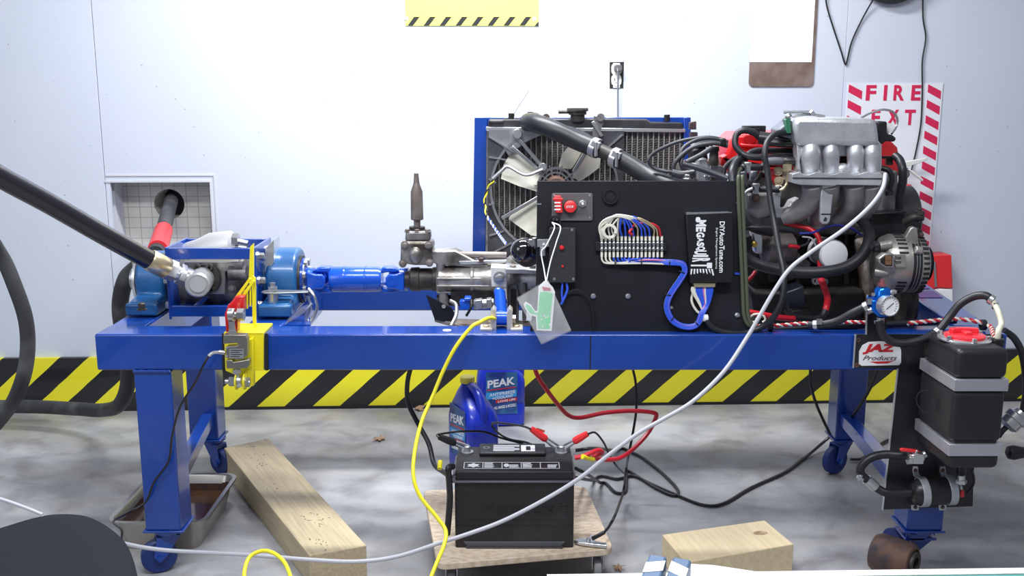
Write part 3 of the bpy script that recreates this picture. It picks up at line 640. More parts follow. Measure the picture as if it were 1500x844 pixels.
# driveshaft
t = thing('driveshaft', 'bright blue driveshaft with a universal joint at each end', 'driveshaft', (sx(520), YA, ZA-.05))
m = MB(); m.lathe((sx(484), YA, ZA), X, [(0, .034), (.01, .039), (sx(560)-sx(484)-.01, .039), (sx(560)-sx(484), .034)], 28)
for a in (503, 535): m.lathe((sx(a), YA, ZA), X, [(0, .0395), (.002, .0405), (.006, .0405), (.008, .0395)], 28)
part(m, 'tube', DBLUE, t)
for a, s in ((470, 1), (577, -1)):
    c = V((sx(a), YA, ZA)); vx = V((s, 0, 0))
    for k in (-1, 1):
        m = MB(); m.prism([c+V((s*q, 0, k*w_)) for q, w_ in ((-.018, .030), (.0, .040), (.034, .040), (.036, .020), (.02, .024), (-.01, .024))]if k > 0 else [c+V((s*q, 0, k*w_)) for q, w_ in ((-.018, .030), (.0, .040), (.034, .040), (.036, .020), (.02, .024), (-.01, .024))], (0, .04, 0)); m.v = [p-V((0, .02, 0)) for p in m.v]; part(m, 'yoke_ear', DBLUE, t, bevel=.004)
        m = MB(); y0 = k*.034; m.prism([c+V((-s*q, y0, w_)) for q, w_ in ((-.020, .012), (-.012, .023), (.008, .023), (.036, .030), (.036, -.030), (.008, -.023), (-.012, -.023), (-.020, -.012))], (0, k*.012, 0)); part(m, 'yoke_ear', DBLUE, t, bevel=.004)
        m = MB(); m.ring(c+V((0, k*.045, 0)), V((0, k, 0)), .010, .014, .003, 22); m.cyl(c+V((0, k*.04, 0)), c+V((0, k*.0465, 0)), .0105); part(m, 'bearing_cap', DBLUE, t)
    m = MB(); m.cyl(c-Yv*.04, c+Yv*.04, .011); m.cyl(c-Zv*.036, c+Zv*.036, .011); m.cyl(c+vx*-.020, c+vx*-.045, .036); part(m, 'cross', DBLUE, t)
m = MB(); m.lathe((sx(444), YA, ZA), X, [(0, .066), (.010, .066)], 32); part(m, 'flange', BLUE, t, bevel=.001)
for i in range(8):
    a = math.pi*(i+.5)/4; c = V((sx(444), YA+.055*math.cos(a), ZA+.055*math.sin(a)))
    m = MB(); m.hexb(c+X*.010, X, .0105, .009); m.hexb(c-X*.012, X, .0105, .012); part(m, 'flange_bolt', ZINC, t)
m = MB(); m.lathe((sx(436), YA, ZA), X, [(0, .05), (.012, .056)], 28); part(m, 'hub', RUSTG, t)
# support plates between rails under the bearings
m = MB(); m.prism([W(385, 476, 2.86), W(455, 476, 2.86), W(452, 430, 3.45), W(400, 430, 3.45)], (0, 0, -.012)); part(m, 'shelf_plate', BLUE, ST)
# slack grey-black sensor cord down the front left leg
m = MB(); m.tube([W(a, b, y) for a, b, y in ((306, 521, 2.635), (298, 535, 2.63), (286, 560, 2.64), (263, 598, 2.66), (252, 640, 2.68), (247, 676, 2.685), (226, 706, 2.685), (214, 735, 2.68), (190, 750, 2.66), (166, 764, 2.55), (178, 776, 2.45), (178, 790, 2.45))], .0032, 8)
solo(m, 'cord', BLK, 'thin black cord sagging down across the front left leg of the stand', 'cord')
# ---------------------------------------------------------------- gearbox
YG = 3.06
def pp(pts, Y): return [W(a, b, Y) for a, b in pts]
def slab(pts, Y, d, m=None): m = m or MB(); return m.prism(pp(pts, Y), (0, d, 0))
t = thing('gearbox', 'oily silver-brown manual gearbox with an upright shift lever stub', 'gearbox', (W(690, 409, YG).x, YG, ZT))
z = lambda py, Y=YG: W(700, py, Y).z
x = lambda px, Y=YG, py=409: W(px, py, Y).x
AX = V((0, YG, z(409)))
def at(px, Y=YG): return V((x(px, Y), AX.y, AX.z))
m = MB(); m.lathe(at(600), X, [(0, .030), (.006, .036), (.030, .037), (.032, .034), (.07, .034), (.072, .037), (.085, .037)], 28); m.cyl(at(594), at(601), .026); part(m, 'output_seal_housing', IRON, t)
m = MB(); m.lathe(at(640), X, [(0, .040), (.008, .047), (.03, .042), (.10, .046), (.105, .050), (.111, .050), (.115, .047), (.20, .056), (.215, .062), (.225, .062)], 28); part(m, 'tailshaft_case', GBX, t)
for pz, y0 in ((AX.z+.01, -.044), (AX.z-.012, -.047), (AX.z-.035, -.03)):
    m = MB(); m.box((x(641), AX.y+y0-.004, pz-.003), (x(744), AX.y+y0+.02, pz+.003)); part(m, 'casting_rib', GBX, t, bevel=.002)
m = MB(); m.lathe(at(742), X, [(0, .064), (.012, .074), (.10, .092), (.16, .118), (.172, .128), (.18, .128)], 28); part(m, 'bell_housing', GBX, t)
m = MB(); slab([(744, 419), (757, 415), (760, 432), (760, 478), (744, 478)], 2.98, .03, m); slab([(765, 415), (771, 415), (771, 470), (765, 470)], 2.97, .03, m); part(m, 'rib', ALUD, t, bevel=.003)
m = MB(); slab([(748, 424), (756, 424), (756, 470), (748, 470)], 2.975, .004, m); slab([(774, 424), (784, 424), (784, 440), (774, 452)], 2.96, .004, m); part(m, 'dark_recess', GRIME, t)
m = MB(); slab([(740, 393), (790, 396), (790, 402), (740, 401)], 2.93, .09, m); part(m, 'top_flange', ALU, t, bevel=.003)
for px in (751, 780): m = MB(); m.bolt(W(px, 395, 2.96), Zv, .010, .010); part(m, 'flange_bolt', RUSTG, t)
# shifter tower
m = MB(); slab([(587, 354), (632, 354), (634, 362), (630, 389), (607, 389), (586, 386)], YG-.045, .09, m); part(m, 'shift_tower', GBX, t, bevel=.008)
m = MB(); slab([(594, 339), (629, 339), (630, 354), (593, 354)], YG-.035, .07, m); part(m, 'shift_tower_cap', ALUD, t, bevel=.007)
m = MB()
for a in (597, 611, 626): m.bolt(W(a, 340, YG-.025), Zv, .008)
for a, b in ((593, 359), (628, 359), (590, 386), (629, 385)): m.bolt(W(a, b, YG-.046), -Yv, .009)
part(m, 'bolts', RUSTG, t)
m = MB(); c = W(609, 374, YG-.05); m.sph(c, .020, (1, .7, 1.3)); m.cyl(c-Yv*.004+Zv*.01, c+Yv*.05+Zv*.01, .014); part(m, 'detent_boss', GBX, t)
m = MB(); c = W(611, 339, YG); m.cyl(c, W(611, 318, YG), .010)
m.lathe(W(611, 322, YG), Zv, [(0, .017), (.002, .019), (z(281)-z(322)-.0, .018), (z(270)-z(322), .010), (z(266)-z(322), .0085), (z(254)-z(322), .0065)], 20); part(m, 'shift_lever', RUSTG, t, 'brown steel lever stub')
m = MB(); m.cyl(W(611, 336, YG), W(611, 332, YG), .024); part(m, 'lever_base', IRON, t)
# top extension and rods
m = MB(); slab([(630, 368), (667, 367), (700, 384), (716, 389), (716, 393), (640, 388), (632, 384)], YG-.03, .06, m); part(m, 'top_cover', GBX, t, bevel=.006)
m = MB(); slab([(672, 383), (742, 381), (742, 385), (675, 388)], YG-.035, .02, m); part(m, 'cover_edge', ALU, t, bevel=.001)
m = MB(); m.cyl(W(672, 373, YG-.01), W(742, 374, YG-.01), .0105); part(m, 'shift_rod', RUSTG, t)
m = MB(); m.bolt(W(705, 384, YG-.03), Zv, .009, .01); part(m, 'rusty_bolt', RUST, t)
m = MB(); m.cyl(W(645, 385, YG-.02), W(645, 398, YG-.02), .013); m.cyl(W(649, 420, YG-.02), W(651, 452, YG-.02), .014); part(m, 'boss', GBX, t)
m = MB(); m.cyl(W(640, 440, YG), W(725, 440, YG), .018); m.cbox(W(700, 432, YG), (.16, .09, .04)); part(m, 'lower_case', GRIME, t)
# mount bracket and blue link
t2 = thing('gearbox_mount', 'pale steel gearbox bracket with blue link rod bolted to the front rail', 'bracket', (x(735, 2.75), 2.76, ZT))
m = MB(); slab([(719, 392), (742, 393), (742, 421), (720, 420)], 2.945, .006, m); slab([(719, 392), (742, 393), (742, 395), (719, 394)], 2.945, .07, m); slab([(738, 420), (742, 420), (744, 470), (740, 470)], 2.95, .04, m); part(m, 'angle_bracket', mat('pale_steel', (.80, .78, .76), .45, .3), t2, bevel=.0015)
m = MB(); m.bolt(W(732, 407, 2.944), -Yv, .014, .012); part(m, 'bolt', STEEL, t2)
m = MB(); m.cyl(W(732, 428, 2.87), W(736, 470, 2.80), .0165); m.cyl(W(727, 466, 2.78), W(746, 466, 2.78), .020); m.cyl(W(733, 440, 2.855), W(733.5, 445, 2.85), .0185); m.sph(W(730, 428, 2.88), .014); part(m, 'link_rod', DBLUE, t2)
m = MB()
for a in (723, 747): m.prism(pp([(a-4.5, 484), (a-4.5, 458), (a, 452), (a+4, 456), (a+4, 484)], 2.755), (0, .05, 0))
for a in (712, 757): m.box((x(a-9, 2.75), 2.735, ZT), (x(a+9, 2.75), 2.79, ZT+.007))
part(m, 'clevis_bracket', mat('beige_zinc', (.60, .56, .52), .4, .5), t2, bevel=.001)
m = MB(); m.cyl(W(716, 468, 2.775), W(754, 468, 2.775), .008); m.hexb(W(750, 468, 2.775), X, .012, .01)
for a in (712, 757): m.bolt(W(a, 482, 2.762), Zv, .009, .009)
part(m, 'bolts', BRASS, t2)
# small parts under the gearbox
m = MB(); slab([(624, 432), (661, 451), (668, 462), (667, 474), (637, 469)], 2.98, .004, m)
tt = thing('black_guard', 'black triangular steel guard plate under the gearbox tail', 'bracket', (x(645, 2.98), 2.98, z(474, 2.98))); part(m, 'plate', BLK, tt)
m = MB(); m.cyl(W(650, 449, 2.98), W(650, 449, 2.974), .006); part(m, 'rivet', ZINC, tt)
t3 = thing('sensor_plugs', 'blue clip and grey wiring connectors on a cable below the gearbox', 'connector', W(685, 470, 2.95))
m = MB(); slab([(673, 441), (688, 440), (688, 454), (674, 455)], 2.94, .03, m); slab([(680, 437), (690, 437), (690, 441), (680, 441)], 2.93, .04, m); part(m, 'blue_clip', DBLUE, t3, bevel=.002)
m = MB(); m.cyl(W(694, 446, 2.92), W(724, 444, 2.92), .014); slab([(694, 441), (706, 439), (707, 452), (697, 454)], 2.90, .03, m); slab([(712, 439), (720, 438), (722, 450), (713, 452)], 2.90, .03, m); part(m, 'grey_plug', STEEL, t3, bevel=.002)
m = MB(); m.tube([W(660, 441, 2.96), W(668, 447, 2.94), W(668, 462, 2.9), W(661, 478, 2.86)], .006, 8); part(m, 'grey_cable', STEEL, t3)
m = MB(); m.tube([W(690, 440, 2.92), W(690, 450, 2.9), W(683, 463, 2.9)], .004, 8); m.tube([W(724, 444, 2.92), W(727, 452, 2.88), W(726, 466, 2.82)], .004, 8); part(m, 'black_cable', BLK, t3)
m = MB(); m.prism([W(636, 466, 3.0), W(790, 470, 3.0), W(790, 484, 2.92), W(700, 484, 2.92)], (0, 0, -.012)); m.cyl(W(652, 473, 3.0), W(652, 468, 3.0), .016)
solo(m, 'gearbox_crossmember', RUSTG, 'brownish flat crossmember plate below the gearbox', 'bracket', bevel=.002)
# yellow signal cable
m = MB(); m.tube([W(a, b, y) for a, b, y in ((727, 452, 2.86), (728, 466, 2.78), (716, 466, 2.73), (703, 472, 2.70), (690, 480, 2.685), (668, 508, 2.67), (650, 542, 2.67), (634, 580, 2.66), (617, 620, 2.62), (607, 665, 2.56), (606, 700, 2.52), (616, 728, 2.50), (640, 758, 2.48), (653, 778, 2.46), (650, 800, 2.42), (640, 824, 2.38), (622, 870, 2.32), (600, 930, 2.25), (590, 985, 2.18))], .0052, 10)
solo(m, 'yellow_cable', YCAB, 'bright yellow cable looping from the gearbox down past the left side of the battery', 'cable')
m = MB(); m.tube([W(a, b, y) for a, b, y in ((372, 985, 2.2), (366, 920, 2.26), (360, 862, 2.35), (358, 838, 2.4), (366, 816, 2.45), (386, 807, 2.46), (405, 813, 2.44), (420, 830, 2.4), (430, 866, 2.32), (437, 930, 2.24), (440, 985, 2.16))], .0052, 10)
solo(m, 'yellow_cable', YCAB, 'arc of yellow cable at the bottom edge beside the long timber', 'cable')

# ---------------------------------------------------------------- radiator
YQ = 3.47
t = thing('radiator', 'car radiator with dark fan shroud in a blue steel frame behind the rig', 'radiator', (x(855, YQ), YQ, ZT))
m = MB(); slab([(695, 172), (713, 172), (711, 409), (691.5, 409)], YQ, .05, m); part(m, 'frame_post', BLUE, t, bevel=.002)
m = MB(); slab([(1002, 172), (1012, 172), (1012, 408), (1002, 408)], YQ-.03, .08, m); part(m, 'frame_post', BLUE, t, bevel=.002)
m = MB(); slab([(713, 172), (1002, 172), (1002, 186), (713, 186)], YQ+.02, .03, m); part(m, 'frame_top', BLUE, t, bevel=.002)
TANK = mat('black_radiator_tank', (.022, .022, .026), .45, col2=(.07, .07, .075), scale=12, mix=(.5, .8))
m = MB(); slab([(716, 175), (880, 174), (948, 175), (954, 179), (1000, 180), (1001, 189), (714, 189)], YQ-.03, .05, m); slab([(716, 176), (738, 176), (738, 181), (716, 181)], YQ-.035, .02, m); part(m, 'top_tank', TANK, t, bevel=.004)
m = MB(); slab([(712, 186), (1004, 189), (1004, 194), (712, 191)], YQ-.032, .055, m); part(m, 'header_seam', ALUB, t, bevel=.001)
CORE = mat('radiator_core', (.36, .35, .34), .6, .3, col2=(.20, .19, .18), scale=120, mix=(.4, .6), stretch=(1, 1, .35))
m = MB(); slab([(713, 192), (1002, 194), (1002, 408), (711, 408)], YQ, .03, m); part(m, 'core', CORE, t)
x0, x1 = x(716, YQ, 300), x(1000, YQ, 300); za, zb2 = z(408, YQ), z(194, YQ); k = 0
m = MB(); nf = 38
for i in range(nf):
    xx = x0+(x1-x0)*i/(nf-1); m.box((xx-.0017, YQ-.012, za), (xx+.0017, YQ, zb2))
part(m, 'fin_tubes', mat('fin_tube', (.50, .49, .48), .5, .4), t)
m = MB(); rnd = random.Random(9)
for i in range(nf-1):
    xx = x0+(x1-x0)*(i+.5)/(nf-1); w2 = (x1-x0)/(nf-1)/2-.0018
    zz = za
    while zz < zb2-.008:
        m.add([(xx-w2, YQ-.008, zz), (xx+w2, YQ-.008, zz+.004), (xx+w2, YQ, zz+.004), (xx-w2, YQ, zz)], [(0, 1, 2, 3)]); zz += .008
part(m, 'fins', CORE, t, kind='stuff')
m = MB()
for a, b in ((749, 166), (777, 164), (977, 168)): m.cyl(W(a, 178, YQ), W(a, b, YQ), .010)
m.cbox(W(749, 176, YQ), (.05, .03, .012)); part(m, 'mount_pin', BLK, t)
m = MB(); m.cyl(W(846, 178, YQ-.02), W(846, 168, YQ-.02), .024); m.cyl(W(846, 168, YQ-.02), W(846, 163, YQ-.02), .030); m.cyl(W(846, 163, YQ-.02), W(846, 160, YQ-.02), .036); m.cbox(W(846, 159.5, YQ-.02), (.07, .012, .005)); m.cyl(W(835, 164, YQ-.02), W(818, 164, YQ-.02), .006); part(m, 'filler_cap', IRON, t)
m = MB(); m.ring(W(800, 172, YQ-.04), -Yv, .004, .012, .008); m.cyl(W(800, 172, YQ-.03), W(800, 172, YQ-.045), .006); part(m, 'rusty_bolt', RUST, t)
m = MB(); m.tube([W(752, 168, YQ), W(762, 152, YQ), W(775, 133, YQ)], .0016, 6); m.tube([W(752, 170, YQ), W(768, 160, YQ)], .0016, 6); part(m, 'wire_end', STEEL, t)
# shroud with round opening
SHR = mat('dusty_steel_shroud', (.035, .035, .042), .4, .4, col2=(.17, .17, .19), scale=6, mix=(.45, .75), bump=.15)
Ysh = YQ-.06; cxp, cyp = 812, 278; cc = W(cxp, cyp, Ysh); RR = 92*scl(cc)
bx0, bx1, bz0, bz1 = x(714, Ysh, 300), x(912, Ysh, 300), z(408, Ysh), z(192, Ysh)
def rim(a):
    c, s = math.cos(a), math.sin(a); tt = 9
    if c > 1e-6: tt = min(tt, (bx1-cc.x)/c)
    if c < -1e-6: tt = min(tt, (bx0-cc.x)/c)
    if s > 1e-6: tt = min(tt, (bz1-cc.z)/s)
    if s < -1e-6: tt = min(tt, (bz0-cc.z)/s)
    return V((cc.x+c*tt, Ysh, cc.z+s*tt))
angs = sorted([2*math.pi*i/48 for i in range(48)]+[math.atan2(zz-cc.z, xx-cc.x) % (2*math.pi) for xx in (bx0, bx1) for zz in (bz0, bz1)])
n = len(angs); vs = [V((cc.x+RR*math.cos(a), Ysh, cc.z+RR*math.sin(a))) for a in angs]+[rim(a) for a in angs]
vs += [p+Yv*.045 for p in vs]; fs = []
for i in range(n):
    j = (i+1) % n; fs += [(i, n+i, n+j, j), (i, j, 2*n+j, 2*n+i), (n+i, 3*n+i, 3*n+j, n+j), (2*n+i, 2*n+j, 3*n+j, 3*n+i)]
m = MB(); m.add(vs, fs); part(m, 'fan_shroud', SHR, t)
m = MB(); m.ring(cc+Yv*.0, -Yv, RR-.002, RR+.006, .006, 48)
for a, b in (((716, 200), (757, 225)), ((716, 230), (742, 234)), ((880, 225), (912, 197)), ((716, 262), (727, 268)), ((716, 300), (724, 298)), ((717, 345), (738, 338)), ((718, 372), (750, 355))):
    pa, pb = W(*a, Ysh), W(*b, Ysh); m.cbox((pa+pb)/2-Yv*.005, ((pb-pa).length, .010, .005), pb-pa, Zv if abs((pb-pa).normalized().z) < .9 else X)
part(m, 'shroud_rib', STEEL, t)
m = MB()
for a, b in (((757, 200), (795, 245)), ((750, 215), (790, 250)), ((735, 320), (795, 285)), ((868, 178), (882, 200)), ((840, 252), (860, 218))):
    pa, pb = W(*a, Ysh-.012), W(*b, Ysh-.012); m.cbox((pa+pb)/2, ((pb-pa).length, .012, .008), pb-pa, Yv)
m.cyl(W(758, 196, Ysh), W(758, 196, Ysh-.025), .016); m.cyl(W(795, 245, Ysh), W(795, 245, Ysh-.03), .014); part(m, 'motor_strut', STEEL, t, bevel=.002)
m = MB(); slab([(870, 170), (886, 174), (876, 204), (868, 200)], Ysh-.01, .008, m); m.cyl(W(880, 172, Ysh-.02), W(880, 172, Ysh), .013); part(m, 'hose_bracket', ALUD, t)
m = MB(); slab([(716, 190), (800, 190), (795, 197), (770, 208), (745, 228), (736, 214), (716, 200)], Ysh-.004, .004, m); part(m, 'shroud_corner', mat('scuffed_steel', (.30, .30, .33), .35, .6, col2=(.55, .55, .58), scale=10), t)
m = MB(); m.ring(W(814, 272, Ysh), -Yv, .055, .062, .012); m.ring(W(814, 272, Ysh), -Yv, .042, .047, .012)
for i in range(10):
    a = 2*math.pi*i/10; c = W(814, 272, Ysh-.01); d = V((math.cos(a), 0, math.sin(a))); m.cbox(c+d*.05, (.04, .004, .006), d, Yv)
part(m, 'fan_guard', STEEL, t)
m = MB(); m.lathe(W(814, 272, Ysh+.02), -Yv, [(0, .036), (.05, .036), (.06, .03), (.062, .012), (.085, .010)], 24); part(m, 'fan_motor', RUST, t)
# fan blades (one thing's parts)
def blade(pts, yy=.012, tw=.02):
    P = pp(pts, Ysh+yy); c = sum(P, V())/len(P); hub = W(814, 272, Ysh); d = (c-hub).normalized(); s = V((d.z, 0, -d.x))
    P = [p+Yv*((p-c).dot(s)*.35) for p in P]; m = MB(); m.prism(P, (0, .003, 0)); part(m, 'fan_blade', CREAM, t)
blade([(750, 222), (757, 222), (776, 236), (792, 252), (786, 280), (760, 272), (734, 261), (738, 240)])
blade([(818, 244), (823, 226), (834, 213), (853, 222), (843, 240), (837, 248), (826, 247)])
blade([(838, 260), (843, 244), (856, 226), (880, 232), (878, 246), (864, 257), (850, 266)])
blade([(786, 288), (793, 300), (791, 345), (778, 344), (760, 332), (745, 322), (752, 308)])
blade([(800, 300), (826, 300), (838, 350), (800, 352)]); blade([(838, 285), (856, 280), (893, 300), (880, 330), (850, 306)])
# upper radiator hose
t = thing('radiator_hose', 'thick black upper radiator hose in two lengths joined by a clamped metal sleeve', 'hose', W(860, 262, 3.3))
HY = 3.32
m = MB(); m.tube([W(a, b, y) for a, b, y in ((783, 178, 3.46), (774, 179, 3.40), (784, 180, 3.34), (810, 190, 3.30), (845, 206, 3.28), (878, 219, 3.25))], .030, 18); part(m, 'hose', RUB, t)
m = MB(); m.tube([W(a, b, y) for a, b, y in ((897, 229, 3.22), (920, 240, 3.20), (950, 258, 3.16), (985, 274, 3.10), (1010, 285, 3.08))], .029, 18); part(m, 'hose', RUB, t)
m = MB(); m.tube([W(868, 216, 3.26), W(905, 232, 3.215)], .022, 16, 1); part(m, 'sleeve', IRON, t)
for a, b, y in ((872, 216.5, 3.255), (902, 231.5, 3.212)):
    c = W(a, b, y); d = (W(905, 232, 3.21)-W(868, 216, 3.26)).normalized()
    m = MB(); m.cyl(c-d*.011, c+d*.011, .032, n=24); m.cbox(c-Yv*.03+Zv*.012, (.03, .012, .02), d, Zv); m.cyl(c-Yv*.034-Zv*.025, c-Yv*.034+Zv*.02, .006); part(m, 'hose_clamp', ZINC, t, 'shiny hose clamp', bevel=.001)
# fan wiring
m = MB(); m.tube([W(a, b, y) for a, b, y in ((795, 248, 3.34), (770, 256, 3.34), (745, 244, 3.36), (735, 250, 3.36), (722, 262, 3.36))], .006, 8)
tw = thing('fan_wiring', 'twisted fan wiring, yellow above then white and blue, running down to the horn', 'wire', W(722, 340, 3.3)); part(m, 'black_sleeve', STEEL, tw)
path = [(723, 264, 3.36), (713, 280, 3.36), (710, 300, 3.34), (714, 318, 3.30), (722, 330, 3.25), (732, 345, 3.15), (741, 357, 3.0)]
def twist(path, r, R, mts, names, par, sm=8, pitch=.02, rng=(0, 1)):
    pts = [W(*q) for q in path]; q = []; P = [pts[0]]+pts+[pts[-1]]
    for i in range(1, len(P)-2):
        for k in range(sm):
            tt = k/sm; a, b, c, e = P[i-1:i+3]; q.append(.5*((2*b)+(c-a)*tt+(2*a-5*b+4*c-e)*tt*tt+(3*b-a-3*c+e)*tt**3))
    q.append(pts[-1]); L = 0; out = [[] for _ in mts]
    # resample
    D = [0]
    for i in range(1, len(q)): D.append(D[-1]+(q[i]-q[i-1]).length)
    n = int(D[-1]/(pitch/7)); j = 0
    for i in range(n+1):
        s = D[-1]*i/n
        while j < len(D)-2 and D[j+1] < s: j += 1
        f = (s-D[j])/max(D[j+1]-D[j], 1e-9); p = q[j].lerp(q[j+1], f); T = (q[j+1]-q[j]).normalized()
        a = T.cross(Yv).normalized(); b = T.cross(a); w = 2*math.pi*s/pitch
        for k in range(len(mts)):
            ww = w+2*math.pi*k/len(mts); out[k].append(p+(a*math.cos(ww)+b*math.sin(ww))*R)
    for k, mt in enumerate(mts): mm = MB(); mm.tube(out[k], r, 6, 1); part(mm, names[k], mt, par)
twist(path[:4], .0024, .0030, (YCAB, BLK), ('yellow_wire', 'black_wire'), tw, pitch=.05)
twist(path[3:], .0024, .0026, (WWHITE, WBLUE), ('white_wire', 'blue_wire'), tw, pitch=.03)
# horn
t = thing('warning_horn', 'glossy black domed horn beside the left end of the control panel', 'horn', W(765, 400, 2.9))
c = W(762, 364, 2.84); m = MB(); d = V((.28, .9, -.32)).normalized(); m.lathe(c+d*.03, d, [(0, .036), (.005, .039), (.05, .041), (.07, .034), (.075, .02)], 28); part(m, 'body', BLK, t)
m = MB(); m.lathe(c+d*.031, -d, [(0, .036), (.012, .034), (.022, .028), (.030, .018), (.033, .004)], 28); part(m, 'dome', mat('glossy_black_dome', (.006, .005, .008), .06, coat=1.0), t)
m = MB(); m.cbox(W(786, 356, 2.85), (.045, .01, .022)); m.cyl(W(783, 348, 2.84), W(783, 360, 2.84), .008); part(m, 'bracket', STEEL, t, bevel=.002)

# ---------------------------------------------------------------- control panel
pA = V((0, 2.735, ZT)); lean = math.radians(8); PU = V((0, math.sin(lean), math.cos(lean))); PN = V((0, -math.cos(lean), math.sin(lean)))
def PL(px, py, o=0.0): return PLN(px, py, pA+PN*o, PN)
def plp(pts, o=0.0): return [PL(a, b, o) for a, b in pts]
CPN = thing('control_panel', 'large black panel board standing on the front rail with switches, terminal strip and control module', 'panel', PL(940, 487))
m = MB(); m.prism(plp([(787, 265), (1081, 265), (1099, 484), (1098, 488), (776, 488), (785, 420)]), -PN*.010); part(m, 'board', PANEL, CPN, bevel=.0015)
m = MB()
for a, b in ((869, 434), (920, 434), (1080, 462)): m.lathe(PL(a, b), PN, [(0, .0075), (.004, .0075), (.007, .004)], 14)
for a, b in ((983, 451), (1035, 451)): m.lathe(PL(a, b), PN, [(0, .0055), (.003, .0055), (.005, .003)], 14)
part(m, 'white_screw', ZINC, CPN)
m = MB(); m.prism(plp([(1076, 399), (1084, 400), (1084, 403), (1076, 402)], .001), PN*.002); part(m, 'blue_tab', WBLUE, CPN)
m = MB()
for a, b in ((787, 299), (1081, 297)): m.prism(plp([(a-3, b-1), (a+6, b-1), (a+6, b+1), (a-3, b+1)], .0005), PN*.001)
part(m, 'edge_notch', STEEL, CPN)
# switch plate
sw = MB(); sw.prism(plp(roundrect(808, 283, 868, 323.5, 3), 0.0), PN*.006); sp = part(sw, 'switch_plate', GREYP, CPN, bevel=.001)
m = MB()
for a, b in ((812, 287), (864, 287), (812, 319), (864, 319)): m.lathe(PL(a, b, .006), PN, [(0, .004), (.002, .003)], 10)
part(m, 'screw', ZINC, sp)
m = MB(); m.prism(plp([(812, 287), (821, 287), (824, 312), (814, 312)], .006), PN*.020); m.prism(plp([(810, 290), (824, 290), (825, 294), (810, 294)], .02), PN*.008); part(m, 'toggle_guard', REDP, sp, bevel=.002)
m = MB()
for k in range(3): m.prism(plp([(812, 296+5*k), (821, 296+5*k), (821, 298+5*k), (812, 298+5*k)], .0265), PN*.001)
part(m, 'white_bars', WHITE, sp)
m = MB(); m.ring(PL(835, 303, .006), PN, .015, .019, .008); part(m, 'button_collar', IRON, sp)
m = MB(); m.lathe(PL(835, 303, .006), PN, [(0, .015), (.014, .017), (.018, .016), (.020, .012)], 24); part(m, 'stop_button', REDP, sp)
text('STOP', PL(835, 303, .0265), X, PU, .020, .006, INK, CPN, name='button_print', bold=.02)
m = MB(); m.hexb(PL(853, 298, .006), PN, .012, .004); m.lathe(PL(853, 298, .01), PN, [(0, .008), (.006, .006)], 16); m.cyl(PL(853, 298, .015), PL(854, 300, .034), .0035); m.sph(PL(854, 300, .034), .005); part(m, 'toggle_switch', ZINC, sp)
# buzzer
m = MB(); c = PL(894, 288); m.ring(c, PN, .0165, .021, .010); m.ring(c, PN, .0, .0125, .007); m.ring(c, PN, .0138, .0150, .010); m.cyl(c, c+PN*.006, .02); part(m, 'buzzer', BLK, CPN)
# relay box with lamps
m = MB(); m.prism(plp(roundrect(804, 333, 843, 414, 2.5)), PN*.022); bx = part(m, 'relay_box', mat('black_abs_box', (.022, .022, .028), .5), CPN, bevel=.003)
m = MB()
for a, b in ((838, 337), (840, 409), (812, 409)): m.lathe(PL(a, b, .022), PN, [(0, .0045), (.002, .003)], 12)
part(m, 'screw', ZINC, bx)
m = MB(); m.lathe(PL(823, 363, .022), PN, [(0, .007), (.007, .006), (.010, .003)], 14); m.lathe(PL(824, 390, .022), PN, [(0, .0035), (.004, .003)], 12); part(m, 'red_lamp', REDP, bx)
m = MB(); m.prism(plp([(787, 351), (804, 350), (804, 361), (787, 362)], .004), PN*.012); m.cyl(PL(795, 362, .02), PL(795, 375, .02), .008); m.bolt(PL(797, 360, .018), PN, .006); part(m, 'side_bracket', STEEL, bx, bevel=.001)
m = MB(); m.tube([PL(830, 414, .012), PL(831, 425, .012), PL(826, 438, .012), PL(822, 446, .010)], .0035, 8); m.tube([PL(824, 414, .012), PL(823, 430, .012), PL(824, 442, .012)], .0028, 8); part(m, 'lead', WBLUE, CPN)
m = MB(); m.tube([PL(832, 430, .01), PL(840, 425, .014), PL(852, 427, .014), (PL(864, 440, .014)), PL(869, 460, .012), PL(870, 484, .01)], .0025, 8); part(m, 'lead', BLK, CPN)
# terminal strip
m = MB(); m.prism(plp([(872, 354.5), (976, 354.5), (976, 367.5), (872, 367.5)]), PN*.012); ts = part(m, 'terminal_strip', BLK, CPN, bevel=.001)
for i in range(16):
    a = 881.5+5.85*i; 
    if i == 15: a = 969.5
    m = MB(); m.prism(plp([(a-1.5, 353.5), (a+1.5, 353.5), (a+1.5, 368.5), (a-1.5, 368.5)], .012), PN*.0025)
    for b in (356.5, 365): m.lathe(PL(a, b, .015), PN, [(0, .0042), (.003, .0042), (.004, .002)], 10)
    part(m, 'terminal', ZINC, ts)
    m = MB()
    for b0, b1 in ((346, 353), (369, 377)): m.tube([PL(a, b0, .010), PL(a, b1, .011)], .0035, 8, 1)
    part(m, 'crimp', WWHITE, ts)
def wires(cols, name):
    for nm, mt, L in cols:
        m = MB()
        for q, r in L: m.tube([PL(*p) for p in q], r, 6, 5)
        part(m, nm, mt, CPN)
up = {'white_wires': [], 'blue_wires': [], 'red_wires': [], 'yellow_wires': []}
rnd = random.Random(2)
for i in range(16):
    a = 881.5+5.85*i
    if i == 15: up['red_wires'].append(([(968, 346, .012), (964, 333, .022), (952, 327, .026), (934, 327, .026), (925, 333, .02)], .0028)); continue
    c = 'white_wires' if i < 5 else ('blue_wires' if i in (5, 7, 8, 10, 11, 12, 6) else 'yellow_wires')
    up[c].append(([(a, 346, .012), (a-rnd.uniform(0, 3), 334, .022), (a+(908-a)*.35, 322+rnd.uniform(-3, 2), .030), (a+(912-a)*.7, 318+rnd.uniform(-2, 4), .028), (915+rnd.uniform(-6, 6), 325+rnd.uniform(-4, 4), .01)], .0024))
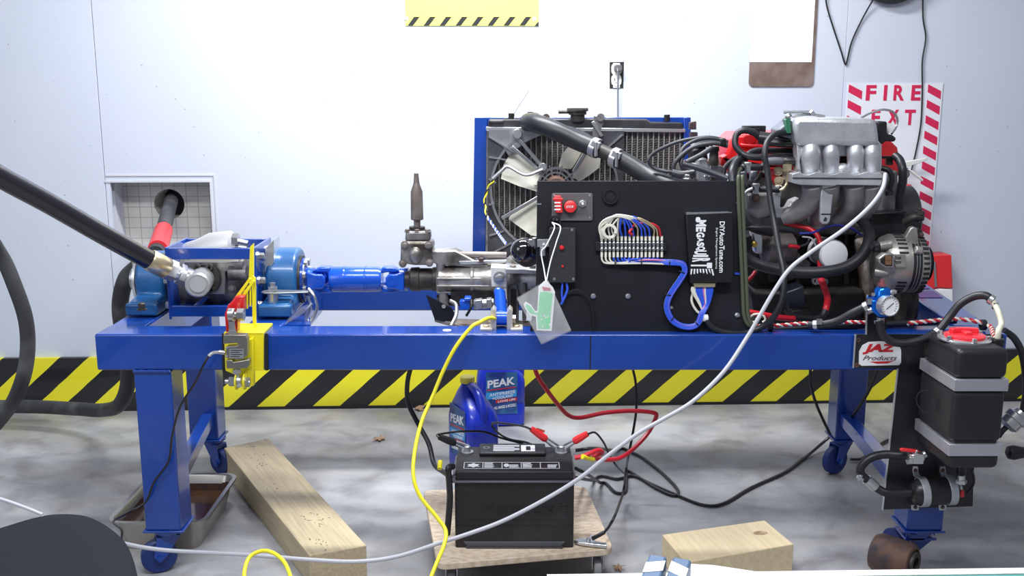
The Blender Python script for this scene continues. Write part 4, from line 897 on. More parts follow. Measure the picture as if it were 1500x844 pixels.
for r in range(3):
    up['white_wires'].append(([(881+3*r, 350, .014), (878+2*r, 332, .022), (888+3*r, 321, .032), (905, 317-r, .034), (924+3*r, 322-r, .030), (931, 328+2*r, .015)], .0028))
for r in (0, 2):
    cxr, cyr = 893, 339; up['white_wires'].append(([(cxr+(10-r)*math.cos(k*.6), cyr+(10-r)*math.sin(k*.6), .024+.0008*k) for k in range(12)], .0024))
up['red_wires'].append(([(926, 335, .02), (922, 340, .024), (926, 344, .02)], .004))
wires([('white_wires', WWHITE, up['white_wires']), ('blue_wires', WBLUE, up['blue_wires']), ('red_wires', REDC, up['red_wires']), ('yellow_wires', BRASS, up['yellow_wires'])], '')
dn = {'white_wires': [], 'blue_wires': [], 'pink_wires': []}
main = [(925, 383), (950, 383), (975, 384), (992, 385), (1001, 388), (1003, 398), (995, 412), (986, 425), (979, 438), (977, 452), (984, 468), (997, 477), (1012, 479), (1022, 474), (1028, 460)]
for i in range(15):
    a = 881.5+5.85*i; c = 'white_wires' if i < 3 or i in (9,) else ('pink_wires' if i == 8 else 'blue_wires')
    j = max(0, int((a-915)/25)+1) if a > 915 else 0
    h = (i % 5-2); hh = ((i//5) % 3)-1
    if c == 'white_wires': h = 2 if i == 0 else (-.5, .5, 0)[i % 3]; hh = .6 if i == 0 else -1
    if c == 'pink_wires': h = -1.6; hh = .9
    st = [(a, 376, .011), (a+.5, 381, .012)]+([] if a > 915 else [(a+6, 385+.3*h, .012), ((a+925)/2+4, 385+.6*h, .014)])
    seg = []
    M = main[j:] if a <= 975 else main[3:]
    for k, (mx, my) in enumerate(M):
        K = min(k+1, len(M)-1); K0 = max(k-1, 0); dx, dy = M[K][0]-M[K0][0], M[K][1]-M[K0][1]; L = math.hypot(dx, dy)
        seg.append((mx-dy/L*h*1.5, my+dx/L*h*1.5, .012+.0045*(hh+1)))
    ex = 1014+i*2.1
    seg += [(ex*.5+514+3, 445, .016), (ex, 428, .02), (ex, 420, .02)]
    dn[c].append((st+seg, .0026))
dn['white_wires'].append(([(1017, 422, .012), (1013, 440, .01), (1020, 455, .01), (1030, 462, .012)], .0035))
wires([('white_wires', WWHITE, dn['white_wires']), ('blue_wires', WBLUE, dn['blue_wires']), ('pink_wires', WPINK, dn['pink_wires'])], '')
for a, b, c, d in ((901, 385, 0, 1), (939, 384, 0, 1), (980, 385, 0, 1), (999, 399, 1, .5), (979, 432, 1, .2), (984, 467, .6, -.8), (1020, 474, .7, .7)):
    c0 = PL(a, b, .013); d_ = (X*d-PU*c if c else X)
    dd = X*(1 if c == 0 else 0)+(PU*c+X*d if c else V()); dd = dd.normalized(); s = PN.cross(dd)
    m = MB(); m.lathe(c0-dd*.0015, dd, [(0, .0125), (.003, .0125)], 16); part(m, 'cable_tie', BLK, CPN)
# cable gland and black loom from the panel to the engine
t = thing('black_loom', 'black corrugated loom leaving the panel by a pale gland and sagging along the rail', 'cable', PL(1060, 490, .01))
m = MB(); m.tube([PL(a, b, o) for a, b, o in ((1034, 466, .02), (1040, 476, .022), (1052, 484, .022), (1072, 488, .02), (1095, 487, .012))]+[W(a, b, y) for a, b, y in ((1118, 478, 2.72), (1135, 462, 2.70), (1147, 435, 2.70), (1148, 400, 2.72), (1142, 370, 2.75), (1135, 330, 2.8), (1128, 290, 2.83), (1124, 250, 2.85), (1120, 225, 2.86), (1126, 205, 2.88), (1140, 195, 2.90), (1158, 195, 2.93))], .0085, 12); part(m, 'loom', RUB, t)
m = MB(); m.lathe(PL(1030, 466, .02), X, [(0, .006), (.002, .010), (.012, .010), (.014, .007)], 14); part(m, 'gland', WHITE, t)
# control module
ECU = MB(); ECU.prism(plp([(1002, 314), (1069, 312), (1070, 413), (1008, 414)]), PN*.034); ec = part(ECU, 'control_module', mat('black_anodised', (.012, .012, .015), .38, .3), CPN, bevel=.0015)
m = MB()
for a in (1006, 1066): m.prism(plp([(a-3, 311), (a+3, 311), (a+3, 314), (a-3, 314)], .004), PN*.028)
part(m, 'end_screw', ZINC, ec)
m = MB(); m.prism(plp([(1013, 414), (1046, 414), (1045, 420), (1015, 420)], .004), PN*.024); part(m, 'connector', BRASS, ec, bevel=.001)
m = MB(); m.prism(plp([(1003, 311.5), (1064, 310), (1064, 312.5), (1003, 314)], .002), PN*.03); part(m, 'end_plate', STEEL, ec)
RD = -PU; UPt = X                              # lettering turned clockwise: reads downwards
pxs = scl(PL(1040, 360, .034))
text('DIYAutoTune.com', PL(1057.5, 362, .0345), RD, UPt, 75*pxs, 7.5*pxs, INK, CPN, bold=.02)
text('Engine Management Systems', PL(1049.5, 364, .0345), RD, UPt, 60*pxs, 3.6*pxs, INK, CPN)
for i, (ch, cy, w, h, cx) in enumerate((('M', 327, 9, 15, 1027), ('E', 336, 7, 14, 1026.5), ('G', 344, 7.5, 12, 1026), ('A', 351.5, 7, 9, 1026), ('S', 358, 6, 11, 1026), ('Q', 364, 6, 14, 1026), ('U', 370, 6, 18, 1026), ('I', 375, 3, 22, 1026.5), ('R', 381, 6, 26, 1027), ('T', 389, 8, 31, 1027.5))):
    text(ch, PL(cx, cy, .0345), RD, UPt, w*pxs, h*pxs, INK, CPN, name='logo_letter', bold=.05)
m = MB(); 
for k in range(8):
    a = 1012+4.2*k; m.prism(plp([(a, 394), (a+2.4, 394), (a+2.8+(k-3.5)*.5, 399+(k*7 % 4)+(3 if k in (0, 7) else 0)), (a+1+(k-3.5)*.5, 399+(k*5 % 3)+(3 if k in (0, 7) else 0))], .0343), PN*.0006)
m.prism(plp(roundrect(1019, 318, 1026, 326, 3), .0343), PN*.0006)
part(m, 'logo_splash', INK, CPN)
# rubber edge lines beside the panel
t = thing('edge_tubes', 'pair of olive grey tubes running down the right edge of the black panel', 'tube', PL(1098, 485, .0))
for o in (0, 6):
    m = MB(); m.tube([PL(1083+o*.8, 258, .004), PL(1081.5+o, 266, .012), PL(1083.5+o, 330, .012), PL(1088+o, 430, .012), PL(1090+o, 462, .012), PL(1096+o, 476, .012), PL(1104+o, 480, .004)], .0055, 10); part(m, 'tube', OLIVE, t)
# tag in a plastic bag
t = thing('bagged_tag', 'green plant-shaped tag in a clear plastic bag hanging on white string by the panel', 'tag', PL(797, 505, .05))
BAG = mat('clear_plastic_film', (.9, .9, .92), .08, alpha=.22, bump=.6, bscale=30)
YT = 2.655
m = MB(); gx = 9; Q = [(757, 438), (803, 411), (837, 485), (793, 505)]
vs = []; fs = []
for i in range(gx):
    for j in range(gx):
        u, v_ = i/(gx-1), j/(gx-1); a = [(Q[0][k]*(1-u)+Q[1][k]*u)*(1-v_)+(Q[3][k]*(1-u)+Q[2][k]*u)*v_ for k in (0, 1)]
        vs.append(W(a[0], a[1], YT-.004-.006*math.sin(u*9+v_*5)*math.sin(v_*7)))
for i in range(gx-1):
    for j in range(gx-1): fs.append((i*gx+j, i*gx+j+1, (i+1)*gx+j+1, (i+1)*gx+j))
m.add(vs, fs); m.add([p+Yv*.016 for p in vs], [f[::-1] for f in fs]); part(m, 'bag', BAG, t)
m = MB(); slab([(797, 412), (801, 411), (805, 416), (810, 421), (813, 428), (811, 452), (808, 485), (786, 484), (785, 464), (776, 462), (769, 452), (767, 446), (770, 442), (778, 447), (784, 456), (787, 456), (789, 420)], YT, .0015, m)
part(m, 'card_border', WHITE, t)
m = MB(); slab([(791, 428), (800, 427), (810, 430), (807, 456), (805, 482), (788, 481), (787, 461), (777, 459), (770, 450), (771, 445), (777, 449), (784, 458), (788, 458)], YT-.0008, .0006, m); part(m, 'green_print', mat('pale_green_print', (.28, .72, .42), .5), t)
m = MB(); slab([(794, 420), (806, 422), (807, 426), (796, 426)], YT-.0008, .0006, m); part(m, 'red_print', mat('dark_red_print', (.50, .10, .14), .5), t)
m = MB(); rnd = random.Random(4)
for k in range(8): c = W(792+rnd.uniform(0, 14), 460+rnd.uniform(0, 20), YT-.0012); m.cyl(c, c+Yv*.0003, .0022, n=8)
part(m, 'white_dots', WHITE, t)
m = MB(); m.tube([W(a, b, y) for a, b, y in ((809, 326, 2.74), (812, 335, 2.715), (800, 360, 2.70), (793, 370, 2.70), (797, 395, 2.68), (800, 414, 2.66))], .0018, 6); m.tube([W(a, b, y) for a, b, y in ((809, 326, 2.74), (821, 333, 2.715), (815, 355, 2.70), (806, 385, 2.68), (800, 414, 2.66))], .0018, 6); part(m, 'string', WHITE, t)
m = MB(); m.tube([PL(804, 330, .02), PL(807, 319, .024), PL(813, 317, .024), PL(819, 321, .024), PL(822, 333, .024)], .003, 6); m.sph(PL(811, 322, .022), .006); part(m, 'hook', BLK, t)
# ---------------------------------------------------------------- engine
EN = thing('car_engine', 'four-cylinder engine with silver intake manifold and red valve cover on the right of the stand', 'engine', (x(1200, 3.1), 3.12, ZT))
m = MB(); slab([(1090, 330), (1290, 330), (1300, 350), (1300, 480), (1092, 482)], 3.14, .30, m); part(m, 'engine_block', GRIME, EN, bevel=.01)
m = MB(); slab([(1100, 425), (1270, 425), (1262, 500), (1112, 500)], 3.02, .2, m); part(m, 'oil_pan', GRIME, EN, bevel=.015)
m = MB()
for i, a in enumerate((1130, 1165, 1200, 1238, 1270)): slab([(a, 340), (a+5, 340), (a+7, 425), (a-2, 425)], 3.115, .03, m)
for a, b, r in ((1110, 440, .022), (1132, 408, .015), (1140, 440, .02), (1188, 433, .013), (1250, 430, .018), (1275, 410, .02), (1262, 350, .02), (1160, 405, .014)): m.cyl(W(a, b, 3.14), W(a, b, 3.08), r)
part(m, 'block_boss', IRON, EN, bevel=.003)
m = MB(); slab([(1150, 428), (1178, 418), (1180, 450), (1172, 462), (1155, 460)], 2.96, .08, m); part(m, 'mount_bracket', mat('dark_blue_black', (.02, .025, .04), .35), EN, bevel=.006)
m = MB(); slab([(1160, 455), (1190, 452), (1192, 466), (1158, 468)], 2.93, .1, m); part(m, 'mount_foot', IRON, EN, bevel=.004)
m = MB(); slab([(1092, 262), (1312, 250), (1322, 325), (1300, 345), (1092, 345)], 3.10, .24, m); part(m, 'cylinder_head', ALUD, EN, bevel=.008)
# valve cover
m = MB(); slab([(1062, 232), (1070, 205), (1082, 196), (1130, 194), (1300, 200), (1316, 216), (1322, 248), (1322, 258), (1068, 258)], 3.12, .20, m); part(m, 'valve_cover', RED, EN, bevel=.012, seg=3)
m = MB(); slab([(1057, 230), (1066, 226), (1070, 240), (1150, 240), (1150, 247), (1056, 243)], 3.07, .05, m); m.cyl(W(1098, 205, 3.1), W(1098, 196, 3.12), .02); slab([(1085, 210), (1128, 212), (1128, 217), (1085, 215)], 3.105, .02, m); part(m, 'cover_ridge', RED, EN, bevel=.004)
m = MB(); m.cyl(W(1100, 196, 3.14), W(1100, 188, 3.14), .03); m.cbox(W(1104, 189, 3.14), (.07, .02, .02)); part(m, 'oil_cap', BLK, EN, bevel=.002)
# intake plenum: rounded box leaning over four runners
YI = 2.90
sec = [(0, 0), (.012, -.018), (.05, -.03), (.10, -.034), (.15, -.02), (.175, .0)]
m = MB(); top = [(1161, 184), (1163, 176), (1170, 172), (1276, 174), (1282, 176), (1286, 182), (1291, 212), (1292, 236), (1284, 233), (1278, 212), (1245, 212), (1206, 212), (1176, 212), (1168, 236), (1165, 228)]
m2 = MB(); slab([(1163, 184), (1165, 176), (1171, 172), (1276, 174), (1282, 176), (1286, 182), (1290, 214), (1167, 214)], YI-.02, .15, m); part(m, 'intake_plenum', ALU, EN, bevel=.013, seg=3)
def cpt(a, b, y): return W(a, b, y)
runs = ((1187, 13.5), (1217, 11.5), (1253, 11.5), (1277, 11.5))
for i, (a, r) in enumerate(runs):
    s_ = .00198
    m = MB(); m.tube([W(a-1, 199, YI+.045), W(a-1, 212, YI+.012), W(a, 225, YI+.0), W(a, 240, YI+.006), W(a, 256, YI+.02)], .02, 20, 5, [r*s_*.75, r*s_*.95, r*s_*1.05, r*s_*1.0, r*s_*.98]); part(m, 'intake_runner', ALU, EN)
m = MB(); slab([(1167, 212), (1176, 214), (1172, 236), (1174, 254), (1168, 254), (1169, 235)], YI-.005, .05, m); slab([(1199, 213), (1206, 213), (1205, 228), (1206, 252), (1200, 252), (1201, 228)], YI+.01, .03, m); slab([(1264, 213), (1268, 213), (1267, 252), (1264, 252)], YI+.01, .03, m); slab([(1224, 206), (1244, 206), (1244, 229), (1224, 229)], YI+.02, .02, m); slab([(1286, 205), (1292, 212), (1292, 245), (1290, 254), (1286, 252)], YI, .05, m); part(m, 'plenum_web', ALU, EN, bevel=.003)
m = MB(); m.sph(W(1234, 250, YI+.01), .024, (1, .6, .9)); part(m, 'casting_bump', ALU, EN)
m = MB(); slab([(1232, 229), (1243, 229), (1243, 241), (1230, 241)], YI+.05, .02, m); part(m, 'dark_gap', BLKM, EN)
# flange with scalloped upper edge
pts = [(1160, 268), (1160, 255), (1172, 252)]+[(1172+i*6, 254+2.2*math.sin(i*1.05)) for i in range(1, 19)]+[(1290, 252), (1293, 257), (1292, 266), (1290, 272), (1225, 271), (1224, 272.5), (1172, 271)]
m = MB(); slab(pts, YI-.035, .11, m); part(m, 'manifold_flange', ALU, EN, bevel=.004)
m = MB(); slab([(1161, 260), (1292, 261), (1292, 263), (1161, 262)], YI-.037, .01, m); part(m, 'gasket', IRON, EN)
m = MB()
for a, b in ((1201, 252), (1264, 252), (1235, 255), (1170, 252)): m.bolt(W(a, b, YI-.02), Zv, .006, .006)
part(m, 'flange_bolt', ZINC, EN)
low = (((1190, 268), (1191, 285), (1184, 300), (1168, 312), (1150, 318)), ((1214, 268), (1213, 285), (1210, 300), (1202, 315), (1196, 325)), ((1251, 268), (1251, 285), (1247, 300), (1238, 312), (1226, 318)), ((1276, 268), (1276, 285), (1272, 300), (1264, 312), (1258, 320)))
for i, p_ in enumerate(low):
    m = MB(); m.tube([W(a, b, YI-.005+.025*k) for k, (a, b) in enumerate(p_)], .028, 18, 5, [.030, .031, .029, .027, .027]); part(m, 'lower_runner', ALUD if 0 else mat('sooty_aluminium', (.42, .415, .42), .5, .6, col2=(.20, .19, .18), scale=14, mix=(.45, .8), bump=.3, bscale=120) if i == 0 else bpy.data.materials['sooty_aluminium'], EN)
SOOT = bpy.data.materials['sooty_aluminium']
m = MB(); slab([(1203, 271), (1222, 271), (1219, 300), (1217, 318), (1216, 325), (1212, 329), (1205, 329), (1201, 324), (1202, 300)], YI-.02, .014, m); part(m, 'support_tab', ALU, EN, bevel=.003)
m = MB(); m.cyl(W(1208, 321, YI-.0205), W(1208, 321, YI-.019), .0065); slab([(1203, 313), (1217, 313), (1217, 315), (1203, 315)], YI-.0205, .002, m); part(m, 'tab_hole', BLKM, EN)
# left bracket casting
m = MB(); slab([(1131, 284), (1144, 285), (1143, 305), (1153, 307), (1160, 295), (1172, 290), (1164, 318), (1134, 320)], 2.98, .05, m); part(m, 'side_bracket', ALU, EN, bevel=.004)
m = MB(); slab([(1094, 285), (1130, 284), (1132, 318), (1112, 322), (1096, 308)], 3.02, .05, m); m.cyl(W(1106, 289, 3.0), W(1106, 289, 3.03), .014); part(m, 'thermostat_housing', ALUD, EN, bevel=.006)
m = MB(); m.bolt(W(1107, 290, 3.0), -Yv, .009); part(m, 'copper_bolt', RUST, EN)
# throttle body
m = MB(); slab([(1140, 190), (1158, 176), (1163, 178), (1163, 205), (1140, 198)], YI+.02, .09, m); m.cyl(W(1160, 188, YI+.06), W(1150, 190, YI+.06), .035); part(m, 'throttle_body', mat('blue_grey_metal', (.16, .17, .21), .4, .4), EN, bevel=.004)
m = MB(); slab([(1151, 176), (1157, 173), (1159, 195), (1153, 195)], YI+.0, .03, m); part(m, 'green_lever', mat('green_tint', (.03, .17, .09), .4), EN)
m = MB(); m.cyl(W(1148, 164.5, YI+.03), W(1188, 164, YI+.03), .0042); m.cyl(W(1187, 167, YI+.03), W(1191, 163, YI+.03), .008); m.tube([W(1155, 172, YI+.02), W(1170, 169, YI+.02), W(1190, 168, YI+.04), W(1208, 171, YI+.05)], .004, 6); m.sph(W(1155, 171, YI+.01), .010); part(m, 'linkage_rod', STEEL, EN)
# right side sensor block and pipes
m = MB(); slab([(1284, 178), (1300, 178), (1300, 196), (1308, 198), (1314, 203), (1311, 208), (1298, 207), (1292, 212), (1288, 208)], YI+.02, .05, m); part(m, 'air_valve', BLK, EN, bevel=.005)
m = MB(); m.tube([W(a, b, y) for a, b, y in ((1258, 175, 2.99), (1272, 167, 3.0), (1290, 161, 3.0), (1306, 163, 3.0), (1314, 173, 3.0), (1313, 185, 3.0), (1306, 196, 2.98))], .0035, 6); part(m, 'vacuum_line', STEEL, EN)
m = MB(); slab([(1299, 180), (1308, 181), (1311, 188), (1302, 196)], YI+.05, .02, m); part(m, 'white_clip', WHITE, EN)
m = MB(); slab([(1288, 229), (1312, 229), (1314, 232), (1288, 233)], 3.02, .02, m); part(m, 'retainer', BLK, EN)
m = MB(); slab([(1300, 232), (1308, 232), (1308, 242), (1300, 242)], 3.03, .02, m); part(m, 'ignition_plug', IRON, EN)
m = MB(); m.tube([W(a, b, y) for a, b, y in ((1311, 228, 3.02), (1318, 235, 3.0), (1322, 248, 2.98), (1322, 265, 2.98), (1319, 285, 2.99), (1317, 312, 3.0))], .0125, 12); part(m, 'coolant_pipe', RUB, EN)
m = MB(); m.tube([W(a, b, y) for a, b, y in ((1290, 246, 2.96), (1302, 250, 2.95), (1307, 262, 2.95), (1303, 278, 2.96))], .008, 10); m.cyl(W(1303, 280, 2.95), W(1303, 286, 2.95), .012); part(m, 'breather_pipe', RUB, EN)
# timing belt cover and pulley
m = MB(); slab([(1298, 252), (1316, 250), (1316, 322), (1298, 324), (1292, 300)], 3.0, .2, m); part(m, 'timing_cover', mat('grey_cover', (.20, .20, .21), .5, .3, col2=(.12, .12, .12), scale=12), EN, bevel=.006)
m = MB(); m.lathe(W(1306, 322, 3.12), X, [(0, .10), (.05, .105), (.056, .098), (.056, .05)], 32); part(m, 'pulley_cover', BLK, EN)
m = MB(); slab([(1272, 314), (1326, 312), (1328, 345), (1285, 350), (1278, 335)], 2.96, .012, m); slab([(1278, 312), (1328, 309), (1328, 313), (1278, 316)], 2.93, .05, m); part(m, 'black_bracket', BLK, EN, bevel=.003)
m = MB(); m.tube([W(a, b, y) for a, b, y in ((1325, 326, 2.90), (1338, 319, 2.88), (1352, 318, 2.88))], .011, 10); m.cyl(W(1347, 306, 2.88), W(1347, 326, 2.88), .006); m.hexb(W(1347, 314, 2.88), Zv, .014, .010); part(m, 'adjuster_bolt', IRON, EN)
m = MB(); m.lathe(W(1303, 440, 3.05), X, [(0, .02), (0, .105), (.012, .11), (.02, .104), (.03, .104), (.038, .11), (.048, .105), (.048, .02)], 36); part(m, 'crank_pulley', IRON, EN)
m = MB(); m.tube([W(a, b, y) for a, b, y in ((1325, 470, 2.98), (1332, 455, 2.97), (1337, 435, 2.96), (1338, 410, 2.96))], .010, 8); part(m, 'drive_belt', mat('worn_belt', (.05, .045, .03), .6), EN)
m = MB(); slab([(1262, 355), (1282, 350), (1284, 425), (1290, 470), (1268, 472), (1270, 420)], 3.02, .08, m); part(m, 'water_pump_casting', mat('rusty_casting', (.12, .08, .06), .6, .3, col2=(.30, .28, .27), scale=22, mix=(.45, .65), bump=.6, bscale=60), EN, bevel=.008)
# fuel rail, injectors, fittings
m = MB(); slab([(1125, 247), (1144, 246), (1144, 250), (1125, 251)], 2.97, .02, m); slab([(1126, 254), (1136, 252), (1145, 262), (1144, 270), (1134, 270)], 2.97, .03, m); part(m, 'red_regulator', RED, EN, bevel=.003)
m = MB(); slab([(1127, 250), (1135, 250), (1135, 256), (1127, 256)], 2.965, .006, m); part(m, 'red_label', mat('red_label', (.75, .08, .15), .5), EN)
m = MB()
for a, b in ((1140, 251), (1141, 265)): m.lathe(W(a, b, 2.97), V((-.3, -1, .2)), [(0, .013), (.006, .013), (.006, .008), (.012, .007)], 18)
m.cyl(W(1136, 271, 2.95), W(1136, 277, 2.95), .010); part(m, 'banjo_bolt', BRASS, EN)
m = MB(); m.cyl(W(1153, 241, 2.91), W(1153, 250, 2.91), .0125); m.tube([W(1153, 250, 2.91), W(1153.5, 258, 2.91), W(1152, 270, 2.91), W(1148, 276, 2.90), (W(1142, 279, 2.90))], .0045, 10); part(m, 'fuel_pipe', BRASS, EN)
# hoses on the engine
HL = []
def ehose(p_, r, name='hose', mt=RUB): mm = MB(); mm.tube([W(a, b, y) for a, b, y in p_], r, 12); part(mm, name, mt, EN)
ehose(((1116, 205, 2.98), (1105, 195, 2.98), (1090, 191, 2.98), (1079, 197, 2.98), (1077, 212, 2.97), (1086, 224, 2.96), (1100, 230, 2.95), (1125, 231, 2.95), (1150, 230, 2.96), (1168, 232, 2.97)), .0095)
ehose(((1085, 249, 2.95), (1090, 235, 2.97), (1105, 222, 3.0), (1140, 221, 3.0), (1170, 222, 3.0)), .010)
ehose(((1073, 268, 2.90), (1073, 250, 2.92), (1078, 238, 2.95), (1088, 228, 2.97)), .012)
ehose(((1112, 202, 2.98), (1130, 204, 2.97), (1165, 206, 2.95)), .019, 'vacuum_canister', BLK)
ehose(((1120, 208, 2.965), (1140, 210, 2.95), (1166, 211, 2.94)), .011, 'hose', BLK)
ehose(((1058, 262, 2.98), (1062, 246, 3.0), (1075, 234, 3.02), (1092, 228, 3.03)), .008)
ehose(((1081, 300, 2.92), (1081, 262, 2.93), (1083, 250, 2.94), (1094, 244, 2.95), (1117, 244, 2.95)), .007, 'bypass_pipe', OLIVE)
ehose(((1086, 245, 2.95), (1096, 245, 2.94), (1125, 245, 2.94)), .0105)
ehose(((1122, 237, 2.94), (1140, 236, 2.94), (1170, 238, 2.95)), .0115, 'hose', mat('grey_hose', (.14, .14, .17), .4))
ehose(((1150, 238, 2.935), (1156, 236, 2.93), (1172, 238, 2.93)), .0125)
ehose(((1108, 275, 2.93), (1120, 277, 2.92), (1142, 278, 2.90)), .0095)
ehose(((1083, 308, 2.92), (1086, 295, 2.92), (1092, 282, 2.92), (1102, 276, 2.92)), .005, 'steel_pipe', STEEL)
m = MB()
for a, b in ((1095, 245), (1107, 276), (1140, 279), (1121, 246)): m.cbox(W(a, b, 2.925), (.012, .03, .03)); m.cbox(W(a, b-5, 2.92), (.02, .02, .010))
part(m, 'hose_clamp', ZINC, EN, bevel=.002)
m = MB(); slab([(1083, 253), (1094, 250), (1096, 268), (1086, 271)], 2.98, .04, m); slab([(1100, 252), (1112, 250), (1108, 262), (1100, 266)], 2.99, .03, m); part(m, 'sensor', mat('grey_blue_plug', (.30, .32, .38), .4, .4), EN, bevel=.004)
ehose(((1097, 272, 2.96), (1110, 263, 2.97), (1117, 250, 2.98)), .007, 'lead', BLK)
ehose(((1085, 270, 2.96), (1095, 276, 2.96), (1104, 282, 2.98)), .006, 'lead', BLK)
# distributor side above the panel
m = MB(); slab([(1000, 240), (1050, 236), (1064, 250), (1064, 272), (998, 272)], 3.08, .14, m); part(m, 'gearcase_end', ALUD, EN, bevel=.008)
m = MB(); slab([(1022, 232), (1036, 232), (1040, 246), (1040, 266), (1022, 266)], 3.05, .06, m); part(m, 'distributor_body', ALU, EN, bevel=.006)
m = MB(); m.lathe(W(1045, 242, 3.04), Zv, [(0, .014), (.01, .016), (.02, .014), (.04, .013), (.042, .016), (.055, .015)], 16); part(m, 'plug_boot', IRON, EN)
m = MB(); slab([(1012, 220), (1034, 212), (1038, 235), (1015, 238)], 3.09, .08, m); m.lathe(W(1030, 215, 3.1), Zv, [(0, .03), (.03, .02)], 14); part(m, 'distributor_cap', BLK, EN, bevel=.006)
m = MB(); slab([(1011, 180), (1020, 178), (1020, 190), (1011, 190)], 3.3, .03, m); slab([(1012, 194), (1022, 194), (1022, 206), (1012, 208)], 3.3, .03, m); part(m, 'rusty_lug', RUST, EN)
WIRE = mat('grey_black_lead', (.045, .045, .055), .4)
for nm, p_, r in (('ignition_lead', ((1066, 208, 3.05), (1040, 203, 3.04), (1018, 206, 3.03), (1000, 218, 3.02), (996, 235, 3.01), (1000, 248, 3.0)), .0055),
    ('ignition_lead', ((1066, 212, 3.04), (1040, 208, 3.03), (1020, 212, 3.02), (1004, 224, 3.01), (998, 240, 3.0), (1003, 250, 3.0)), .0055),
    ('ignition_lead', ((1062, 205, 3.06), (1035, 201, 3.06), (1000, 206, 3.08), (975, 215, 3.10), (956, 226, 3.12), (950, 236, 3.12), (958, 246, 3.12), (975, 251, 3.10), (992, 252, 3.08), (1010, 252, 3.0)), .0055),
    ('ignition_lead', ((1066, 214, 3.0), (1045, 210, 3.0), (1015, 216, 3.0), (994, 232, 3.0), (987, 243, 3.0), (988, 252, 3.0)), .0065),
    ('loom_branch', ((1042, 217, 2.98), (1025, 228, 2.97), (1005, 238, 2.96)), .008),
    ('loom_branch', ((1000, 240, 2.96), (1025, 247, 2.95), (1050, 256, 2.94), (1066, 262, 2.93)), .0085),
    ('loom_branch', ((985, 253, 3.0), (1000, 256, 2.99), (1018, 254, 2.98)), .013)):
    ehose(p_, r, nm, WIRE)
m = MB(); slab([(1056, 203), (1064, 203), (1064, 214), (1056, 214)], 2.99, .04, m); part(m, 'lead_holder', BLK, EN, bevel=.003)
m = MB(); m.bolt(W(1007, 262, 2.98), Zv, .012); m.cyl(W(1034, 264, 2.97), W(1034, 257, 2.97), .007); m.cyl(W(1040, 264, 2.97), W(1038, 258, 2.97), .006); slab([(1040, 241), (1058, 243), (1055, 262), (1040, 258)], 3.04, .02, m); part(m, 'white_fitting', ZINC, EN, bevel=.002)
# starter, filter, cables
m = MB(); c0 = W(1118, 365, 2.98); c1 = W(1158, 362, 3.0); m.lathe(c0, c1-c0, [(0, .028), (.005, .042), (.05, .044), ((c1-c0).length, .042)], 24); part(m, 'starter_motor', mat('brown_grey_steel', (.13, .10, .09), .45, .5, col2=(.22, .20, .19), scale=10), EN)
m = MB(); slab([(1101, 340), (1112, 338), (1118, 345), (1118, 372), (1107, 372), (1104, 356)], 2.95, .04, m); part(m, 'starter_nose', ALUB, EN, bevel=.005)
m = MB(); slab([(1089, 348), (1101, 345), (1105, 360), (1092, 372)], 2.94, .03, m); part(m, 'solenoid_plug', BLK, EN, bevel=.003)
m = MB(); m.lathe(W(1105, 358, 2.94), -Yv, [(0, .010), (.01, .006)], 10); part(m, 'brass_stud', mat('brass', (.7, .5, .1), .3, .9), EN)
fc = W(1223, 374, 2.90); d = V((-.12, 1, -.02)).normalized()
m = MB(); m.lathe(fc, d, [(0, .037), (.0015, .0395), (.008, .041), (.10, .041)], 32); part(m, 'oil_filter', mat('white_filter_can', (.80, .80, .84), .3, col2=(.70, .70, .74), scale=6), EN)
m = MB(); m.ring(fc+d*.012, d, .040, .0435, .06, 32); part(m, 'filter_band', STEEL, EN)
ehose(((1086, 374, 2.86), (1100, 383, 2.86), (1130, 393, 2.85), (1170, 399, 2.84), (1210, 398, 2.83), (1240, 391, 2.83), (1262, 375, 2.84), (1273, 352, 2.87), (1272, 335, 2.92), (1262, 322, 2.97)), .0165, 'heater_hose', RUB)
ehose(((1086, 318, 2.9), (1096, 330, 2.9), (1110, 337, 2.92), (1130, 341, 2.94)), .012)
ehose(((1086, 333, 2.90), (1110, 334, 2.89), (1140, 335, 2.89), (1160, 338, 2.90), (1172, 343, 2.92)), .008)
ehose(((1171, 342, 2.9), (1190, 341, 2.9), (1205, 335, 2.92), (1225, 330, 2.93), (1248, 335, 2.95), (1262, 345, 2.97)), .003, 'blue_lead', mat('dark_blue_wire', (.02, .03, .30), .4))
ehose(((1150, 326, 2.98), (1165, 330, 2.98), (1185, 335, 2.97), (1198, 346, 2.95), (1202, 362, 2.93), (1201, 385, 2.92), (1202, 400, 2.92)), .0075, 'battery_cable', REDC)
ehose(((1202, 408, 2.90), (1207, 420, 2.88), (1212, 436, 2.88), (1211, 448, 2.88), (1208, 458, 2.87)), .0095, 'battery_cable', REDC)
ehose(((1209, 455, 2.87), (1203, 464, 2.86), (1188, 467, 2.85), (1165, 465, 2.84)), .009, 'cable_sleeve', RUB)
ehose(((1094, 457, 2.80), (1110, 460, 2.80), (1140, 465, 2.82), (1163, 467, 2.84)), .0085, 'red_cable_end', REDC)
ehose(((1155, 360, 2.93), (1162, 361, 2.93), (1170, 362, 2.94)), .006, 'red_plug', REDC)
ehose(((1171, 361, 2.94), (1182, 357, 2.95), (1186, 348, 2.96)), .003, 'thin_lead', WIRE)
ehose(((1175, 347, 2.94), (1188, 349, 2.94), (1195, 360, 2.94)), .0025, 'pale_lead', GREYC)
ehose(((1112, 385, 2.95), (1108, 398, 2.93), (1096, 410, 2.92)), .007, 'sleeved_lead', RUB)
ehose(((1096, 411, 2.90), (1102, 405, 2.90), (1106, 398, 2.91)), .005, 'red_lead', REDC)
